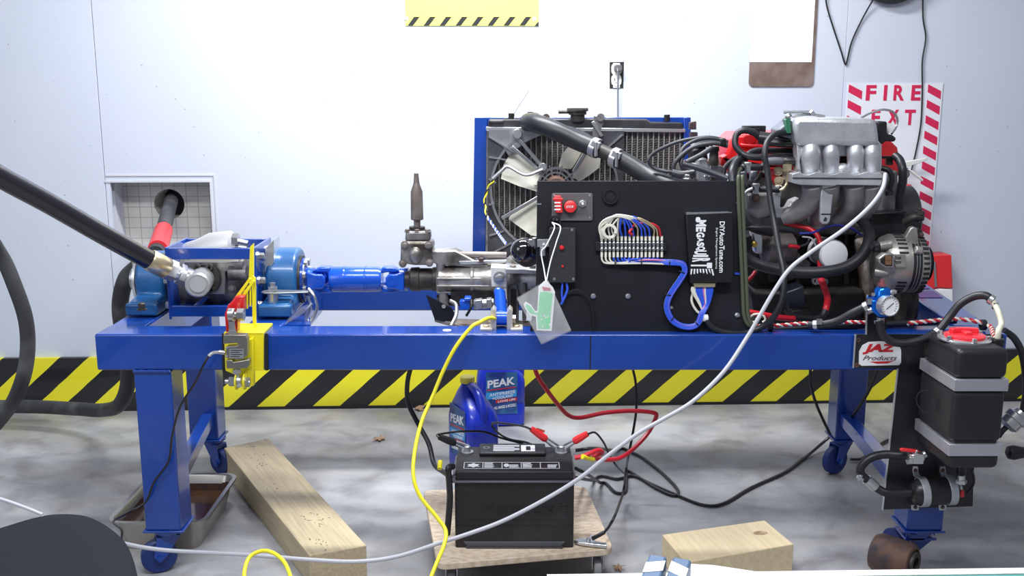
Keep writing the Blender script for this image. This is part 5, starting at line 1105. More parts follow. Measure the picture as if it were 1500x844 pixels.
m = MB(); m.ring(W(1194, 411, 2.92), -Yv, .006, .011, .01); m.cyl(W(1198, 411, 2.92), W(1210, 415, 2.90), .012); part(m, 'cable_clip', STEEL, EN)
m = MB(); m.cyl(W(1128, 372, 3.02), W(1160, 400, 3.04), .03); m.cyl(W(1160, 378, 3.0), W(1178, 392, 3.02), .022); part(m, 'solenoid', ALUD, EN)
# alternator
AL = thing('alternator', 'silver slotted alternator with black centre band and pulley at the right end of the engine', 'alternator', W(1318, 432, 2.86))
ya = 2.86; c0 = W(1281, 385, ya); axd = V((1, 0, -.02)).normalized(); s = scl(c0); Ra = 43*s
L = lambda px: (px-1281)*s
ALT = mat('warm_cast_aluminium', (.46, .44, .41), .38, .7, col2=(.32, .30, .28), scale=20, bump=.3, bscale=150)
m = MB(); m.lathe(c0, axd, [(0, Ra*.45), (L(1284), Ra*.72), (L(1290), Ra*.90), (L(1300), Ra), (L(1322), Ra)], 36); part(m, 'rear_housing', ALT, AL)
m = MB(); m.lathe(c0+axd*L(1322), axd, [(0, Ra*.98), (L(1335)-L(1322), Ra*.98)], 36); part(m, 'stator_band', mat('stator_black', (.03, .03, .033), .35, .4), AL)
m = MB(); m.lathe(c0+axd*L(1335), axd, [(0, Ra*1.0), (L(1343)-L(1335), Ra*.98), (L(1350)-L(1335), Ra*.80), (L(1351)-L(1335), Ra*.4)], 36); part(m, 'front_housing', ALT, AL)
for k in range(36):
    a = 2*math.pi*k/36; n_ = V((0, -math.cos(a), math.sin(a)))
    if n_.y > .2: continue
    m = MB(); tg = axd.cross(n_)
    if not (-.35 < n_.z < .45 and n_.y < 0): m.cbox(c0+axd*L(1308)+n_*(Ra+.0004), (.024, .004, .0075), axd, n_) if 0 else m.cbox(c0+axd*L(1309)+n_*(Ra-.0005), (.026, .0055, .004), axd, n_)
    m.cbox(c0+axd*L(1341)+n_*(Ra*.985), (.016, .0065, .005), axd, n_); part(m, 'vent_slot', BLKM, AL)
for q in (1326.5, 1330.5): m = MB(); m.ring(c0+axd*L(q), axd, Ra*.97, Ra*.995, .002, 36); part(m, 'band_line', STEEL, AL)
m = MB(); m.lathe(c0+axd*L(1350), axd, [(0, .02), (0, .050), (.004, .052), (.007, .046), (.012, .046), (.015, .050), (.017, .03)], 32); part(m, 'pulley', BLK, AL)
m = MB(); slab([(1287, 379), (1296, 372), (1310, 372), (1310, 393), (1297, 393), (1288, 386)], ya-Ra-.012, .03, m); part(m, 'plug_shroud', ALT, AL, bevel=.002)
m = MB(); slab([(1290, 380), (1297, 375), (1307, 374), (1307, 390), (1298, 390), (1290, 385)], ya-Ra-.0125, .002, m); part(m, 'plug_recess', BLKM, AL)
m = MB(); slab([(1297, 375), (1306, 375), (1306, 388), (1297, 388)], ya-Ra-.014, .003, m); slab([(1299.5, 377), (1304, 377), (1304, 381), (1299.5, 381)], ya-Ra-.016, .003, m); part(m, 'plug_socket', mat('brown_socket', (.20, .11, .05), .5), AL)
m = MB(); slab([(1312, 373), (1327, 373), (1327, 392), (1312, 392), (1312, 388), (1320, 388), (1320, 383), (1312, 383), (1312, 381), (1320, 381), (1320, 377), (1312, 377)], ya-Ra-.006, .012, m); part(m, 'fin_block', ALT, AL, bevel=.001)
m = MB(); slab([(1326, 348), (1334, 334), (1339, 332), (1344, 335), (1347, 362), (1350, 368), (1342, 370), (1338, 366), (1330, 358)], ya-.05, .022, m); m.cyl(W(1340, 366, ya-.07), W(1350, 368, ya-.07), .012); part(m, 'mount_ear', ALT, AL, bevel=.003)
m = MB(); slab([(1343, 333), (1352, 338), (1354, 350), (1350, 357), (1345, 352)], ya-.03, .03, m); part(m, 'ear_rubber', BLK, AL, bevel=.004)
m = MB(); m.bolt(W(1349, 344, ya-.03), -Yv, .006); part(m, 'red_bolt', RUST, AL)
m = MB(); m.cyl(W(1288, 361, ya-.05), W(1305, 358, ya-.05), .013); m.cyl(W(1283, 398, ya-.04), W(1302, 401, ya-.06), .012); m.cyl(W(1288, 410, ya-.02), W(1330, 418, ya-.05), .011); part(m, 'through_bolt_boss', ALT, AL)
m = MB(); m.cyl(W(1279, 362, ya-.05), W(1286, 361, ya-.05), .016); m.cyl(W(1276, 362, ya-.05), W(1279, 362, ya-.05), .008); part(m, 'output_stud', BLK, AL)
# wires lying along the rail
t = thing('rail_loom', 'black rubber conduit lying along the top of the front rail below the engine', 'cable', W(1200, 482, 2.74))
m = MB(); m.tube([W(a, b, y) for a, b, y in ((1092, 484, 2.76), (1150, 483, 2.76), (1200, 480, 2.76), (1260, 477, 2.76), (1300, 475, 2.77), (1360, 472, 2.78), (1400, 470, 2.79))], .0085, 10); part(m, 'conduit', RUB, t)
m = MB()
for a, b in ((1128, 477), (1440, 476)): c = W(a, b, 2.74); m.ring(c-X*.006, X, .010, .015, .012)
part(m, 'clip', RUB, t)
t = thing('twisted_pair', 'red and white twisted wire running along the rail behind the tank', 'wire', W(1200, 480, 2.73))
twist([(1096, 472, 2.745), (1112, 478, 2.74), (1140, 477, 2.74), (1175, 474, 2.74), (1230, 472, 2.74), (1275, 473, 2.75)], .0032, .0030, (REDC, WWHITE), ('red_wire', 'white_wire'), t, pitch=.024)
twist([(1330, 474, 2.75), (1380, 469, 2.76), (1405, 468, 2.77), (1430, 471, 2.75), (1450, 478, 2.72), (1456, 492, 2.62), (1461, 504, 2.56)], .0036, .0034, (REDC, WWHITE), ('red_wire', 'white_wire'), t, pitch=.026)
m = MB(); m.tube([W(1100+8*math.cos(k*.7)+2*k*.7, 466+6*math.sin(k*.7), 2.74) for k in range(12)], .0028, 6, 3); part(m, 'white_loop', WWHITE, t)

# ---------------------------------------------------------------- fuel system
YB = 2.688
t = thing('fuel_bracket', 'black L-shaped mounting plate bolted to the right end of the front rail', 'bracket', W(1300, 745, YB))
EDGE = mat('raw_aluminium_edge', (.72, .72, .76), .35, .8)
BPL = mat('black_plate', (.012, .012, .015), .4, col2=(.02, .02, .025), scale=5)
m = MB(); P0 = [(1253, 490), (1269, 490), (1271, 432), (1300, 432), (1298, 490), (1470, 490), (1455, 600), (1430, 600), (1425, 742), (1293, 747), (1315, 540), (1250, 539)]
m.prism(pp(P0, YB), (0, .006, 0)); part(m, 'plate', BPL, t, bevel=.0006)
m = MB()
for a, b in (((1253, 490), (1249.5, 539)), ((1270.5, 432), (1268.5, 490)), ((1315, 540), (1292.5, 747))):
    pa, pb = W(*a, YB-.001), W(*b, YB-.001); m.cbox((pa+pb)/2, ((pb-pa).length, .005, .0035), pb-pa, X)
part(m, 'bright_edge', EDGE, t)
m = MB()
for a, b in ((1257, 498), (1255, 535)): m.ring(W(a, b, YB), -Yv, .0025, .006, .003, 14)
part(m, 'copper_rivet', RUST, t)
m = MB(); pts = [(1258, 533), (1258.5, 515), (1263, 506), (1272, 501), (1290, 500), (1308, 501), (1317, 505), (1320, 513), (1320, 531), (1317, 535), (1262, 536)]
m.prism(pp(pts, YB-.0008), (0, .0006, 0)); st = part(m, 'oval_sticker', WHITE, t)
JR = mat('sticker_red', (.62, .02, .03), .45)
ps = scl(W(1290, 515, YB))
m = MB(); ar = [(1263, 518), (1266, 511), (1274, 505), (1290, 502.5), (1306, 503.5), (1316, 508), (1318, 520), (1290, 520)]
text('JAZ', W(1289, 511.5, YB-.0012), X, Zv, 50*ps, 15.5*ps, JR, t, name='sticker_lettering', shear=.25, bold=.05)
text('Products', W(1289, 524.5, YB-.0012), X, Zv, 50*ps, 7*ps, mat('sticker_grey', (.12, .05, .07), .5), t, name='sticker_script', shear=.4)
m = MB(); m.prism(pp([(1273, 530), (1310, 529), (1300, 532.5), (1285, 533)], YB-.0012), (0, .0003, 0)); part(m, 'red_swoosh', JR, t)
# tank
TK = thing('fuel_tank', 'black moulded plastic fuel tank with red screw cap strapped by two metal bands', 'tank', (W(1410, 600, 2.55).x, 2.56, W(1400, 690, 2.46).z))
yf, yb = 2.455, 2.66; xf0, xf1 = W(1396, 600, yf).x, W(1472, 600, yf).x
zt1, zb1 = W(1400, 543, yf).z, W(1400, 690, yf).z+.004
# plan shape with chamfered left-front corner
def plan(g=0.0): 
    xl_ = W(1343, 600, yb).x-g; xr_ = xf1+g; ff = yf-g
    return [(xr_, ff), (xr_, yb), (xl_, yb), (xf0-g, ff)]
TKM = mat('black_roto_plastic', (.014, .014, .016), .42, bump=.15, bscale=150)
def tsec(za_, zb_, g=0.0): mm = MB(); mm.prism([V((a, b, za_)) for a, b in plan(g)], Zv*(zb_-za_)); return mm
Hh = zt1-zb1
part(tsec(zb1, zb1+Hh*.22), 'lower_shell', TKM, TK, bevel=.016, seg=4)
part(tsec(zb1+Hh*.15, zt1-Hh*.08, -.006), 'inner_shell', TKM, TK, bevel=.01)
part(tsec(W(1400, 655, yf).z+.012, W(1400, 573, yf).z-.0), 'middle_shell', TKM, TK, bevel=.014, seg=4)
part(tsec(W(1400, 556, yf).z, W(1400, 512, yf).z, -.0), 'upper_shell', TKM, TK, bevel=.016, seg=4)
BAND = mat('satin_aluminium_band', (.55, .55, .60), .38, .75)
for a, b in ((573, 556), (668, 651)):
    mm = tsec(W(1400, a, yf).z, W(1400, b, yf).z, .0025); part(mm, 'strap', BAND, TK, bevel=.001)
zt = W(1400, 512, yf).z
c = V((W(1412, 508, 2.56).x, 2.56, zt))
m = MB(); m.lathe(c, Zv, [(0, .066), (.004, .066), (.006, .063)], 36); part(m, 'filler_ring', ALUB, TK)
m = MB(); m.lathe(c+Zv*.006, Zv, [(0, .050), (.006, .050), (.009, .044), (.010, .03)], 32); cp_ = part(m, 'red_cap', mat('bright_red_cap', (.80, .03, .045), .3, coat=.4), TK)
m = MB(); m.prism([c+V((a, b, .014)) for a, b in ((-.038, .012), (-.012, .020), (.012, .020), (.038, .012), (.034, -.004), (.012, .004), (-.012, .004), (-.034, -.004))], Zv*.014); m.cbox(c+V((0, -.006, .018)), (.02, .035, .010)); part(m, 'cap_grip', bpy.data.materials['bright_red_cap'], cp_, bevel=.003)
for k in range(6):
    a = math.pi*k/3+.5; m = MB(); m.bolt(c+V((.0585*math.cos(a), .0585*math.sin(a), .005)), Zv, .006, .008); part(m, 'cap_bolt', ZINC, TK)
m = MB(); m.ring(W(1358, 588, 2.56), V((-.8, -.6, 0)), .028, .031, .0015); part(m, 'moulded_ring', TKM, TK)
m = MB(); c2 = V((W(1463, 512, 2.52).x, 2.53, zt)); m.lathe(c2-Zv*.01, Zv, [(0, .016), (.018, .016), (.02, .01)], 18); part(m, 'vent_grommet', BLK, TK)
t = thing('vent_tube', 'ivory tube rising from the tank into an arching black fuel hose', 'hose', c2)
pts = [c2, c2+Zv*.03]+[W(a, b, y) for a, b, y in ((1467, 475, 2.56), (1463, 458, 2.58), (1457, 446, 2.60), (1451, 438, 2.61))]
m = MB(); m.tube(pts, .0075, 12); part(m, 'ivory_tube', mat('ivory_tube', (.72, .70, .56), .35), t)
hz = [W(a, b, y) for a, b, y in ((1452, 439, 2.61), (1443, 433, 2.62), (1425, 435, 2.64), (1405, 447, 2.65), (1388, 468, 2.65), (1372, 487, 2.64), (1350, 498, 2.63), (1325, 503, 2.63), (1305, 500, 2.635), (1292, 488, 2.64), (1288, 470, 2.645))]
m = MB(); m.tube(hz, .0105, 14); part(m, 'hose', RUB, t)
m = MB()
for i in (0, 5):
    d = (hz[i+1]-hz[max(i-1, 0)]).normalized(); m.lathe(hz[i]-d*.005, d, [(0, .0135), (.010, .0135)], 18); m.cbox(hz[i]+V((.006, -.012, -.014)), (.012, .01, .018))
part(m, 'hose_clamp', ZINC, t)
# regulator with gauge
RG = thing('fuel_regulator', 'anodised blue fuel pressure regulator with a round white gauge', 'regulator', W(1292, 470, 2.66))
AB = mat('anodised_blue', (.01, .16, .75), .18, .75)
rc = W(1293, 455, 2.655)
m = MB(); slab([(1277, 440), (1308, 440), (1310, 455), (1300, 466), (1288, 465), (1278, 456)], 2.635, .045, m); part(m, 'body', AB, RG, bevel=.004)
m = MB(); q = W(1292, 436, 2.655); m.lathe(q-Zv*.012, Zv, [(0, .030), (.010, .030), (.011, .022), (.034, .021), (.040, .016)], 26); part(m, 'dome', AB, RG)
m = MB(); q = W(1292, 417, 2.655); m.hexb(q-Zv*.004, Zv, .011, .007); m.cyl(q, q+Zv*.014, .006); part(m, 'adjuster', mat('pink_metal', (.55, .18, .20), .3, .7), RG)
m = MB(); m.cyl(W(1301, 428, 2.645), W(1313, 428, 2.645), .0045); m.cyl(W(1305, 428, 2.645), W(1311, 428, 2.645), .007)
for a, b in ((1279, 433), (1306, 436)): m.cyl(W(a, b, 2.64), W(a, b-4, 2.64), .005)
part(m, 'barb', ZINC, RG)
gc = W(1303, 448.5, 2.615); gd = V((.22, -1, .10)).normalized()
m = MB(); m.lathe(gc+gd*-.03, gd, [(0, .018), (.01, .027), (.03, .027), (.034, .0265), (.034, .024), (.031, .024)], 32); part(m, 'gauge_case', ALUB, RG)
m = MB(); m.lathe(gc, gd, [(0, .0245), (.0015, .0245)], 32); fa = part(m, 'gauge_dial', WHITE, RG)
m = MB(); u_ = V((.8, 0, .6)); u_ = (u_-gd*u_.dot(gd)).normalized(); m.cbox(gc+gd*.0025+u_*.0, (.026, .0015, .0005), u_, gd)
for k in range(15):
    a = math.radians(-40+260*k/14); e1 = u_.cross(gd); dd = X*math.cos(a)+Zv*math.sin(a); dd = (dd-gd*dd.dot(gd)).normalized(); m.cbox(gc+gd*.0019+dd*.020, (.004, .0012, .0004), dd, gd)
part(m, 'gauge_print', BLKM, fa)
m = MB(); m.cyl(W(1290, 465, 2.65), W(1289, 478, 2.65), .010); m.cyl(W(1281, 472, 2.65), W(1293, 471, 2.65), .005); m.cyl(W(1271, 456, 2.65), W(1280, 453, 2.65), .009); part(m, 'fitting', ZINC, RG)
t = thing('fuel_feed_hose', 'short black hose from the rail clamp up to the blue regulator', 'hose', W(1230, 470, 2.7))
hz = [W(a, b, y) for a, b, y in ((1185, 476, 2.725), (1200, 476, 2.71), (1225, 471, 2.69), (1250, 458, 2.67), (1273, 447, 2.655))]
m = MB(); m.tube(hz, .011, 14); part(m, 'hose', RUB, t)
m = MB()
for i in (1, 4):
    d = (hz[i]-hz[i-1]).normalized(); m.lathe(hz[i]-d*.014, d, [(0, .014), (.011, .014)], 18); m.cbox(hz[i]+V((-.004, -.012, .012)), (.014, .01, .014))
part(m, 'hose_clamp', ZINC, t)
# fuel pump / filter under the tank
FP = thing('fuel_pump', 'black cylindrical fuel pump held by two grey clamps low on the black plate', 'pump', W(1362, 745, 2.64))
fa0, fa1 = W(1334, 722, 2.63), W(1402, 717, 2.63); d = (fa1-fa0).normalized()
m = MB(); m.lathe(fa0, d, [(0, .018), (.004, .026), (.012, .034), (.03, .037), ((fa1-fa0).length-.01, .037), ((fa1-fa0).length, .025)], 28); part(m, 'body', BLK, FP)
CLM = mat('grey_zinc_clamp', (.50, .52, .55), .35, .6)
for a, up_ in ((1351, 1), (1391, 1)):
    c = W(a, 719, 2.63); L_ = (c-fa0).dot(d); q = fa0+d*L_
    m = MB(); m.ring(q-d*.010, d, .037, .041, .020, 28); m.prism(pp([(a-13, 684), (a-6, 684), (a-5, 694), (a+3, 703), (a-4, 706), (a-12, 698), (a-14, 690)], 2.66), (0, .006, 0)); m.prism(pp([(a-16, 740), (a-4, 740), (a-5, 748), (a-15, 748)], 2.66), (0, .006, 0)); part(m, 'clamp', CLM, FP, bevel=.001)
    m = MB(); m.bolt(W(a-10, 689, 2.66), -Yv, .004, .003); m.bolt(W(a-10, 743, 2.66), -Yv, .004, .003); part(m, 'rivet', RUST, FP)
m = MB(); m.cyl(W(1402, 716, 2.62), W(1407, 716, 2.62), .014); m.cyl(W(1408, 708, 2.60), W(1408, 696, 2.6), .010); m.hexb(W(1408, 708, 2.60), Zv, .014, .01); part(m, 'outlet_fitting', ZINC, FP)
m = MB(); slab([(1407, 720), (1413, 719), (1413, 729), (1406, 729)], 2.60, .02, m); part(m, 'red_terminal', REDP, FP, bevel=.002)
m = MB(); m.tube([W(1408, 696, 2.62), W(1408, 680, 2.62), W(1408, 676, 2.62)], .012, 12, 1); part(m, 'drop_hose', RUB, FP)
m = MB(); m.tube([W(1424, 688, 2.60), W(1427, 702, 2.6), (W(1425, 712, 2.6)), W(1416, 724, 2.6)], .003, 6); part(m, 'lead', BLK, FP)
t = thing('pump_hose', 'black hose looping out left from the red-handled valve to the fuel pump', 'hose', W(1260, 720, 2.66))
hz = [W(a, b, y) for a, b, y in ((1335, 668, 2.62), (1318, 667, 2.63), (1295, 666, 2.64), (1275, 671, 2.64), (1262, 683, 2.64), (1261, 694, 2.64), (1270, 703, 2.64), (1283, 714, 2.64), (1298, 722, 2.63), (1318, 723, 2.63), (1336, 722, 2.63))]
m = MB(); m.tube(hz, .0115, 14); part(m, 'hose', RUB, t)
m = MB(); d = (hz[7]-hz[6]).normalized(); c = hz[6].lerp(hz[7], .3); m.cyl(c-d*.012, c+d*.022, .0145)
m.cyl(W(1256, 698, 2.62), W(1264, 703, 2.62), .005); m.cyl(W(1258, 704, 2.62), W(1262, 696, 2.62), .0045); part(m, 'clamp_sleeve', ZINC, t)
t = thing('fuel_valve', 'small steel shut-off valve with a red lever at the foot of the tank', 'valve', W(1342, 675, 2.6))
m = MB(); m.cyl(W(1331, 670, 2.61), W(1352, 669, 2.61), .013); m.cbox(W(1343, 670, 2.605), (.026, .03, .028)); m.hexb(W(1329, 672, 2.61), X, .018, .012); m.cyl(W(1342, 664, 2.605), W(1342, 659, 2.605), .006); m.cyl(W(1350, 668, 2.61), W(1356, 665, 2.61), .010); part(m, 'valve_body', ZINC, t, bevel=.001)
m = MB(); m.prism(pp([(1319, 659), (1322, 657.5), (1345, 660), (1348, 662), (1345, 663.5), (1320, 662)], 2.60), (0, .010, 0)); part(m, 'red_lever', REDP, t, bevel=.0015)
# cable and connector at the right edge
t = thing('round_connector', 'round silver cable connector on a black cable at the right edge', 'connector', W(1490, 620, 2.75))
m = MB(); c0, c1 = W(1474, 626, 2.75), W(1498, 603, 2.75); d = (c1-c0).normalized(); m.lathe(c0, d, [(0, .018), (.008, .028), (.028, .028), (.03, .032), (.045, .032), (.05, .022), (.06, .020)], 24); part(m, 'connector', ZINC, t)
m = MB(); m.tube([W(a, b, y) for a, b, y in ((1470, 484, 2.78), (1485, 495, 2.78), (1496, 515, 2.77), (1502, 545, 2.76), (1503, 575, 2.75), (1499, 603, 2.75))], .010, 12); m.tube([c0, W(1468, 632, 2.75), W(1462, 640, 2.75)], .008, 8); part(m, 'cable', RUB, t)
t = thing('handle_grip', 'black ribbed rubber grip poking in at the right edge above the floor', 'handle', W(1490, 668, 2.7))
m = MB(); m.lathe(W(1474, 663, 2.72), X, [(0, .008), (.006, .018), (.02, .021), (.045, .016), (.06, .014), (.2, .014)], 18); part(m, 'grip', BLK, t)
m = MB(); q = W(1474, 663, 2.72)+X*.19; m.tube([q, q+V((.06, 0, -.01)), q+V((.08, 0, -.06)), V((q.x+.08, q.y, 0.0))], .012, 10, 4); part(m, 'lever_rod', STEEL, t)

# ---------------------------------------------------------------- floor things
def quadprism(pts, z0, z1): return [V((p.x, p.y, z0)) for p in pts], Zv*(z1-z0)
def wood(name, c1, c2, st): return mat(name, c1, .6, col2=c2, scale=6, mix=(.35, .68), bump=.35, bscale=40, stretch=st, detail=8)
# long timber
zt_ = .095
A, B, C, D = G(328, 656, zt_), G(393, 642, zt_), G(537, 799, zt_), G(453, 814, zt_)
dirv = ((D-A)+(C-B)).normalized(); ang = math.atan2(dirv.y, dirv.x)
def timber(name, Ps, z1, mt, label):
    cx_ = sum(Ps, V())/4; cx_.z = 0
    d = ((Ps[2]-Ps[1])+(Ps[3]-Ps[0])).normalized(); a = math.atan2(d.y, d.x); R_ = Matrix.Rotation(-a, 4, 'Z')
    m = MB(); m.prism([R_ @ (V((p.x, p.y, 0))-cx_) for p in Ps], Zv*z1)
    o = link_mesh(name, m.v, m.f, mt, V(), None, .003, False); o.location = cx_; o.rotation_euler = (0, 0, a); o['label'] = label; o['category'] = 'timber'; o['group'] = 'timbers lying on the floor'; return o
timber('timber_beam', [A, B, C, D], zt_, wood('old_pine', (.60, .49, .31), (.46, .37, .235), (1.0, 16, 16)), 'long weathered square timber lying on the floor left of the battery')
zt_ = .085
nb = timber('timber_block', [G(970, 783, zt_), G(1120, 762, zt_), G(1163, 797, zt_), G(1004, 824, zt_)][::-1], zt_, wood('fresh_pine', (.80, .66, .43), (.70, .55, .34), (.9, 12, 12)), 'short fresh pine block with a knot on the floor right of the battery')
# gouges on the long timber
lt = [o for o in bpy.data.objects if o.name == 'timber_beam'][0]; bpy.context.view_layer.update(); mi = lt.matrix_world.inverted()
m = MB(); rnd = random.Random(12)
for i in range(46):
    cxp_, cyp_ = rnd.choice(((382, 682), (400, 715), (455, 757), (470, 762), (472, 795), (375, 665))); p = mi @ G(cxp_+rnd.gauss(0, 7), cyp_+rnd.gauss(0, 5), .095)
    a_, b_ = rnd.uniform(.003, .009), rnd.uniform(.0008, .002); r_ = rnd.uniform(-1, 1); dx, dy = math.cos(r_), math.sin(r_)
    m.prism([p+V((dx*a_, dy*a_, 0)), p+V((-dy*b_, dx*b_, 0)), p-V((dx*a_, dy*a_, 0)), p-V((-dy*b_, dx*b_, 0))], Zv*.0005)
gg = link_mesh('gouge_marks', m.v, m.f, mat('dark_gouge', (.12, .09, .055), .8), V(), lt, 0, False); gg['kind'] = 'stuff'
# knot (an inlaid disc) in the block
KN = mat('pine_knot', (.32, .19, .10), .6, col2=(.55, .42, .26), scale=40)
c = G(1114, 781, zt_); me = MB(); me.lathe(V((0, 0, 0)), Zv, [(0, .014), (.0008, .012)], 18)
kn = link_mesh('knot', me.v, me.f, KN, V(), nb, 0, False); kn.scale = (1.0, 1.6, 1)
bpy.context.view_layer.update(); R_ = nb.matrix_world.inverted(); kn.location = R_ @ c
# drain pan
PN_ = thing('drain_pan', 'stainless steel pan of dirty oil on the floor under the left legs', 'pan', (W(250, 760, 2.95).x, 3.0, 0))
zr = .10; q = [G(173, 766, zr), G(320, 766, zr), G(339, 693, zr), G(196, 693, zr)]
cx_, cy_ = sum(p.x for p in q)/4, sum(p.y for p in q)/4
hx, hy = (q[1]-q[0]).length/2, (q[3].y-q[0].y)/2
def rr(hx, hy, r, z, k=5): return [V((cx_+a, cy_+b, z)) for a, b in roundrect(-hx, -hy, hx, hy, r, k)]
def loft(rings, m, flip=False):
    n = len(rings[0]); b = [p for r in rings for p in r]; fs = []
    for k in range(len(rings)-1):
        for i in range(n):
            j = (i+1) % n; f = (k*n+i, k*n+j, (k+1)*n+j, (k+1)*n+i); fs.append(f)
    fs.append(tuple(range((len(rings)-1)*n, len(rings)*n))[::-1] if flip else tuple(range((len(rings)-1)*n, len(rings)*n))); return m.add(b, fs)
SS = mat('stained_stainless', (.50, .48, .44), .28, .9, col2=(.36, .33, .30), scale=5)
m = MB(); loft([rr(hx-.035, hy-.035, .03, .004), rr(hx-.014, hy-.014, .035, zr-.006), rr(hx-.012, hy-.012, .035, zr-.002), rr(hx, hy, .045, zr), rr(hx, hy, .045, zr-.006)], MB()); m = MB()
rings = [rr(hx-.034, hy-.034, .03, .001), rr(hx-.013, hy-.013, .035, zr-.007), rr(hx, hy, .045, zr-.007), rr(hx, hy, .045, zr), rr(hx-.012, hy-.012, .035, zr), rr(hx-.015, hy-.015, .035, zr-.004), rr(hx-.035, hy-.035, .03, .004)]
loft(rings, m); n_ = len(rings[0]); m.f.append(tuple(range(n_))[::-1]); part(m, 'pan', SS, PN_)
m = MB(); loft([rr(hx-.0165, hy-.0165, .035, zr-.012), rr(hx-.0355, hy-.0355, .03, .006)], m); part(m, 'oily_lining', mat('oil_stained_steel', (.16, .085, .055), .35, .5, col2=(.08, .045, .035), scale=7), PN_)
m = MB(); loft([rr(hx-.026, hy-.026, .03, .048), rr(hx-.026, hy-.026, .03, .0485)], m); part(m, 'oil', mat('dirty_oil', (.075, .030, .012), .12, coat=.5), PN_)
# dolly under the battery
DL = thing('furniture_dolly', 'chipboard furniture dolly on small casters under the battery', 'dolly', (.01, 2.85, 0))
zd = .10; q = [G(641, 827, zd), G(899, 804, zd), G(858, 712, zd), G(620, 718, zd)]
def rcorner(P, r=.03, k=4):
    out = []
    for i in range(4):
        p, a, b = P[i], P[i-1], P[(i+1) % 4]; pa, pb = p+(a-p).normalized()*r, p+(b-p).normalized()*r
        for t_ in range(k+1): u = t_/k; out.append(pa*(1-u)**2+p*2*u*(1-u)+pb*u*u)
    return out
m = MB(); m.prism([V((p.x, p.y, zd-.019)) for p in rcorner(q)], Zv*.019); part(m, 'board', mat('chipboard', (.58, .44, .31), .7, col2=(.78, .64, .50), scale=42, mix=(.35, .6), bump=.4, bscale=90, stretch=(1, 2.2, 1)), DL, bevel=.002)
for i, p in enumerate(q):
    c = p.lerp((q[0]+q[2])/2, .16)
    m = MB(); m.box((c.x-.02, c.y-.02, zd-.024), (c.x+.02, c.y+.02, zd-.0195)); m.box((c.x-.017, c.y-.014, .03), (c.x-.014, c.y+.014, zd-.024)); m.box((c.x+.014, c.y-.014, .03), (c.x+.017, c.y+.014, zd-.024)); f = part(m, 'caster_fork', ZINC, DL)
    m = MB(); m.lathe((c.x-.011, c.y, .030), X, [(0, .026), (.003, .030), (.019, .030), (.022, .026)], 24); part(m, 'wheel', mat('grey_wheel', (.25, .25, .26), .5) if i == 0 else bpy.data.materials['grey_wheel'], f)
# battery
BT = thing('car_battery', 'black car battery with a lead clamped to each top post, standing on the chipboard dolly', 'battery', (.008, 2.76, zd))
bx0, bx1, by0, by1 = W(667, 803, 2.67).x, W(840, 803, 2.67).x, 2.67, 2.86
z1_ = W(750, 706, 2.67).z; z2_ = W(750, 693, 2.67).z
m = MB(); m.prism([V((bx0, by0, zd)), V((bx1, by0, zd)), V((bx1, by1, zd)), V((bx0, by1, zd))], Zv*(z1_-zd)); part(m, 'case', BCASE, BT, bevel=.004)
m = MB(); m.box((bx0-.008, by0-.008, z1_-.001), (bx1+.006, by1+.006, z1_+.004)); part(m, 'case_rim', mat('grey_rim', (.09, .08, .10), .35), BT, bevel=.002)  # thin rim in a lighter grey than the case
m = MB(); m.box((bx0+.002, by0+.002, z1_+.004), (bx1-.002, by1-.002, z2_+.003)); part(m, 'lid', BCASE, BT, bevel=.003)
zc_ = z2_+.003
m = MB(); m.prism([V((bx0+.002, by0+.004, zc_)), V((bx0+.002, by0+.085, zc_+.007)), V((bx0+.002, by1-.01, zc_+.007)), V((bx0+.002, by1-.01, zc_))], X*(bx1-bx0-.004)); lid = part(m, 'lid_slope', BCASE, BT, bevel=.002)
m = MB(); m.box((bx0+.065, by0+.10, zc_+.007), (bx1-.075, by1-.012, zc_+.019)); part(m, 'vent_cover', BCASE, BT, bevel=.004)
m = MB(); m.ring(V((bx0+.085, by0+.14, zc_+.019)), Zv, .007, .010, .001); part(m, 'moulded_mark', STEEL, BT)
sl = V((0, .081, .007)).normalized(); sn = X.cross(sl)
def lidp(u, v_): return V((bx0+.002+u, by0+.004, zc_))+sl*v_+sn*.0006
LW = bx1-bx0
LBL = mat('label_white', (.72, .72, .76), .5)
def strip(m, u0, u1, v0, v1, lift=0.0): m.prism([lidp(u0, v0)+sn*lift, lidp(u1, v0)+sn*lift, lidp(u1, v1)+sn*lift, lidp(u0, v1)+sn*lift], sn*.0004); return m
m = MB(); a0, a1, b0, b1 = .022, LW*.875, .016, .056
for A_ in ((a0, a1, b0, b0+.0018), (a0, a1, b1-.0018, b1), (a0, a0+.002, b0, b1), (a1-.002, a1, b0, b1)): strip(m, *A_)
w5 = (a1-a0)/5
for k in range(1, 5): strip(m, a0+w5*k-.001, a0+w5*k+.001, b0, b1)
m.prism([lidp(a0+w5*.5+.020*math.cos(k*.524)*(1 if k % 2 else .6), (b0+b1)/2+.015*math.sin(k*.524)*(1 if k % 2 else .6))+sn*.0 for k in range(12)], sn*.0004)
rnd = random.Random(8)
for k in range(1, 5):
    for r_ in range(6):
        u0 = a0+w5*k+.004; L_ = (w5-.008); o_ = .0 if k % 2 else L_*.35
        if k in (2, 4) and r_ > 3: continue
        strip(m, u0+o_, u0+o_+L_*.62*rnd.uniform(.8, 1), b0+.005+r_*.0055, b0+.0080+r_*.0055)
    if k in (2, 3): m.prism([lidp(a0+w5*k+.012+.008*math.cos(q_), b0+.02+.011*math.sin(q_)) for q_ in [i*.9 for i in range(7)]], sn*.0004)
part(m, 'warning_label', LBL, BT)
m = MB(); zz = zc_+.0192
for r_ in range(6): m.box((bx0+.105, by0+.112+r_*.009, zz), (bx0+.105+.075*(1 if r_ % 3 else .8), by0+.116+r_*.009, zz+.0003))
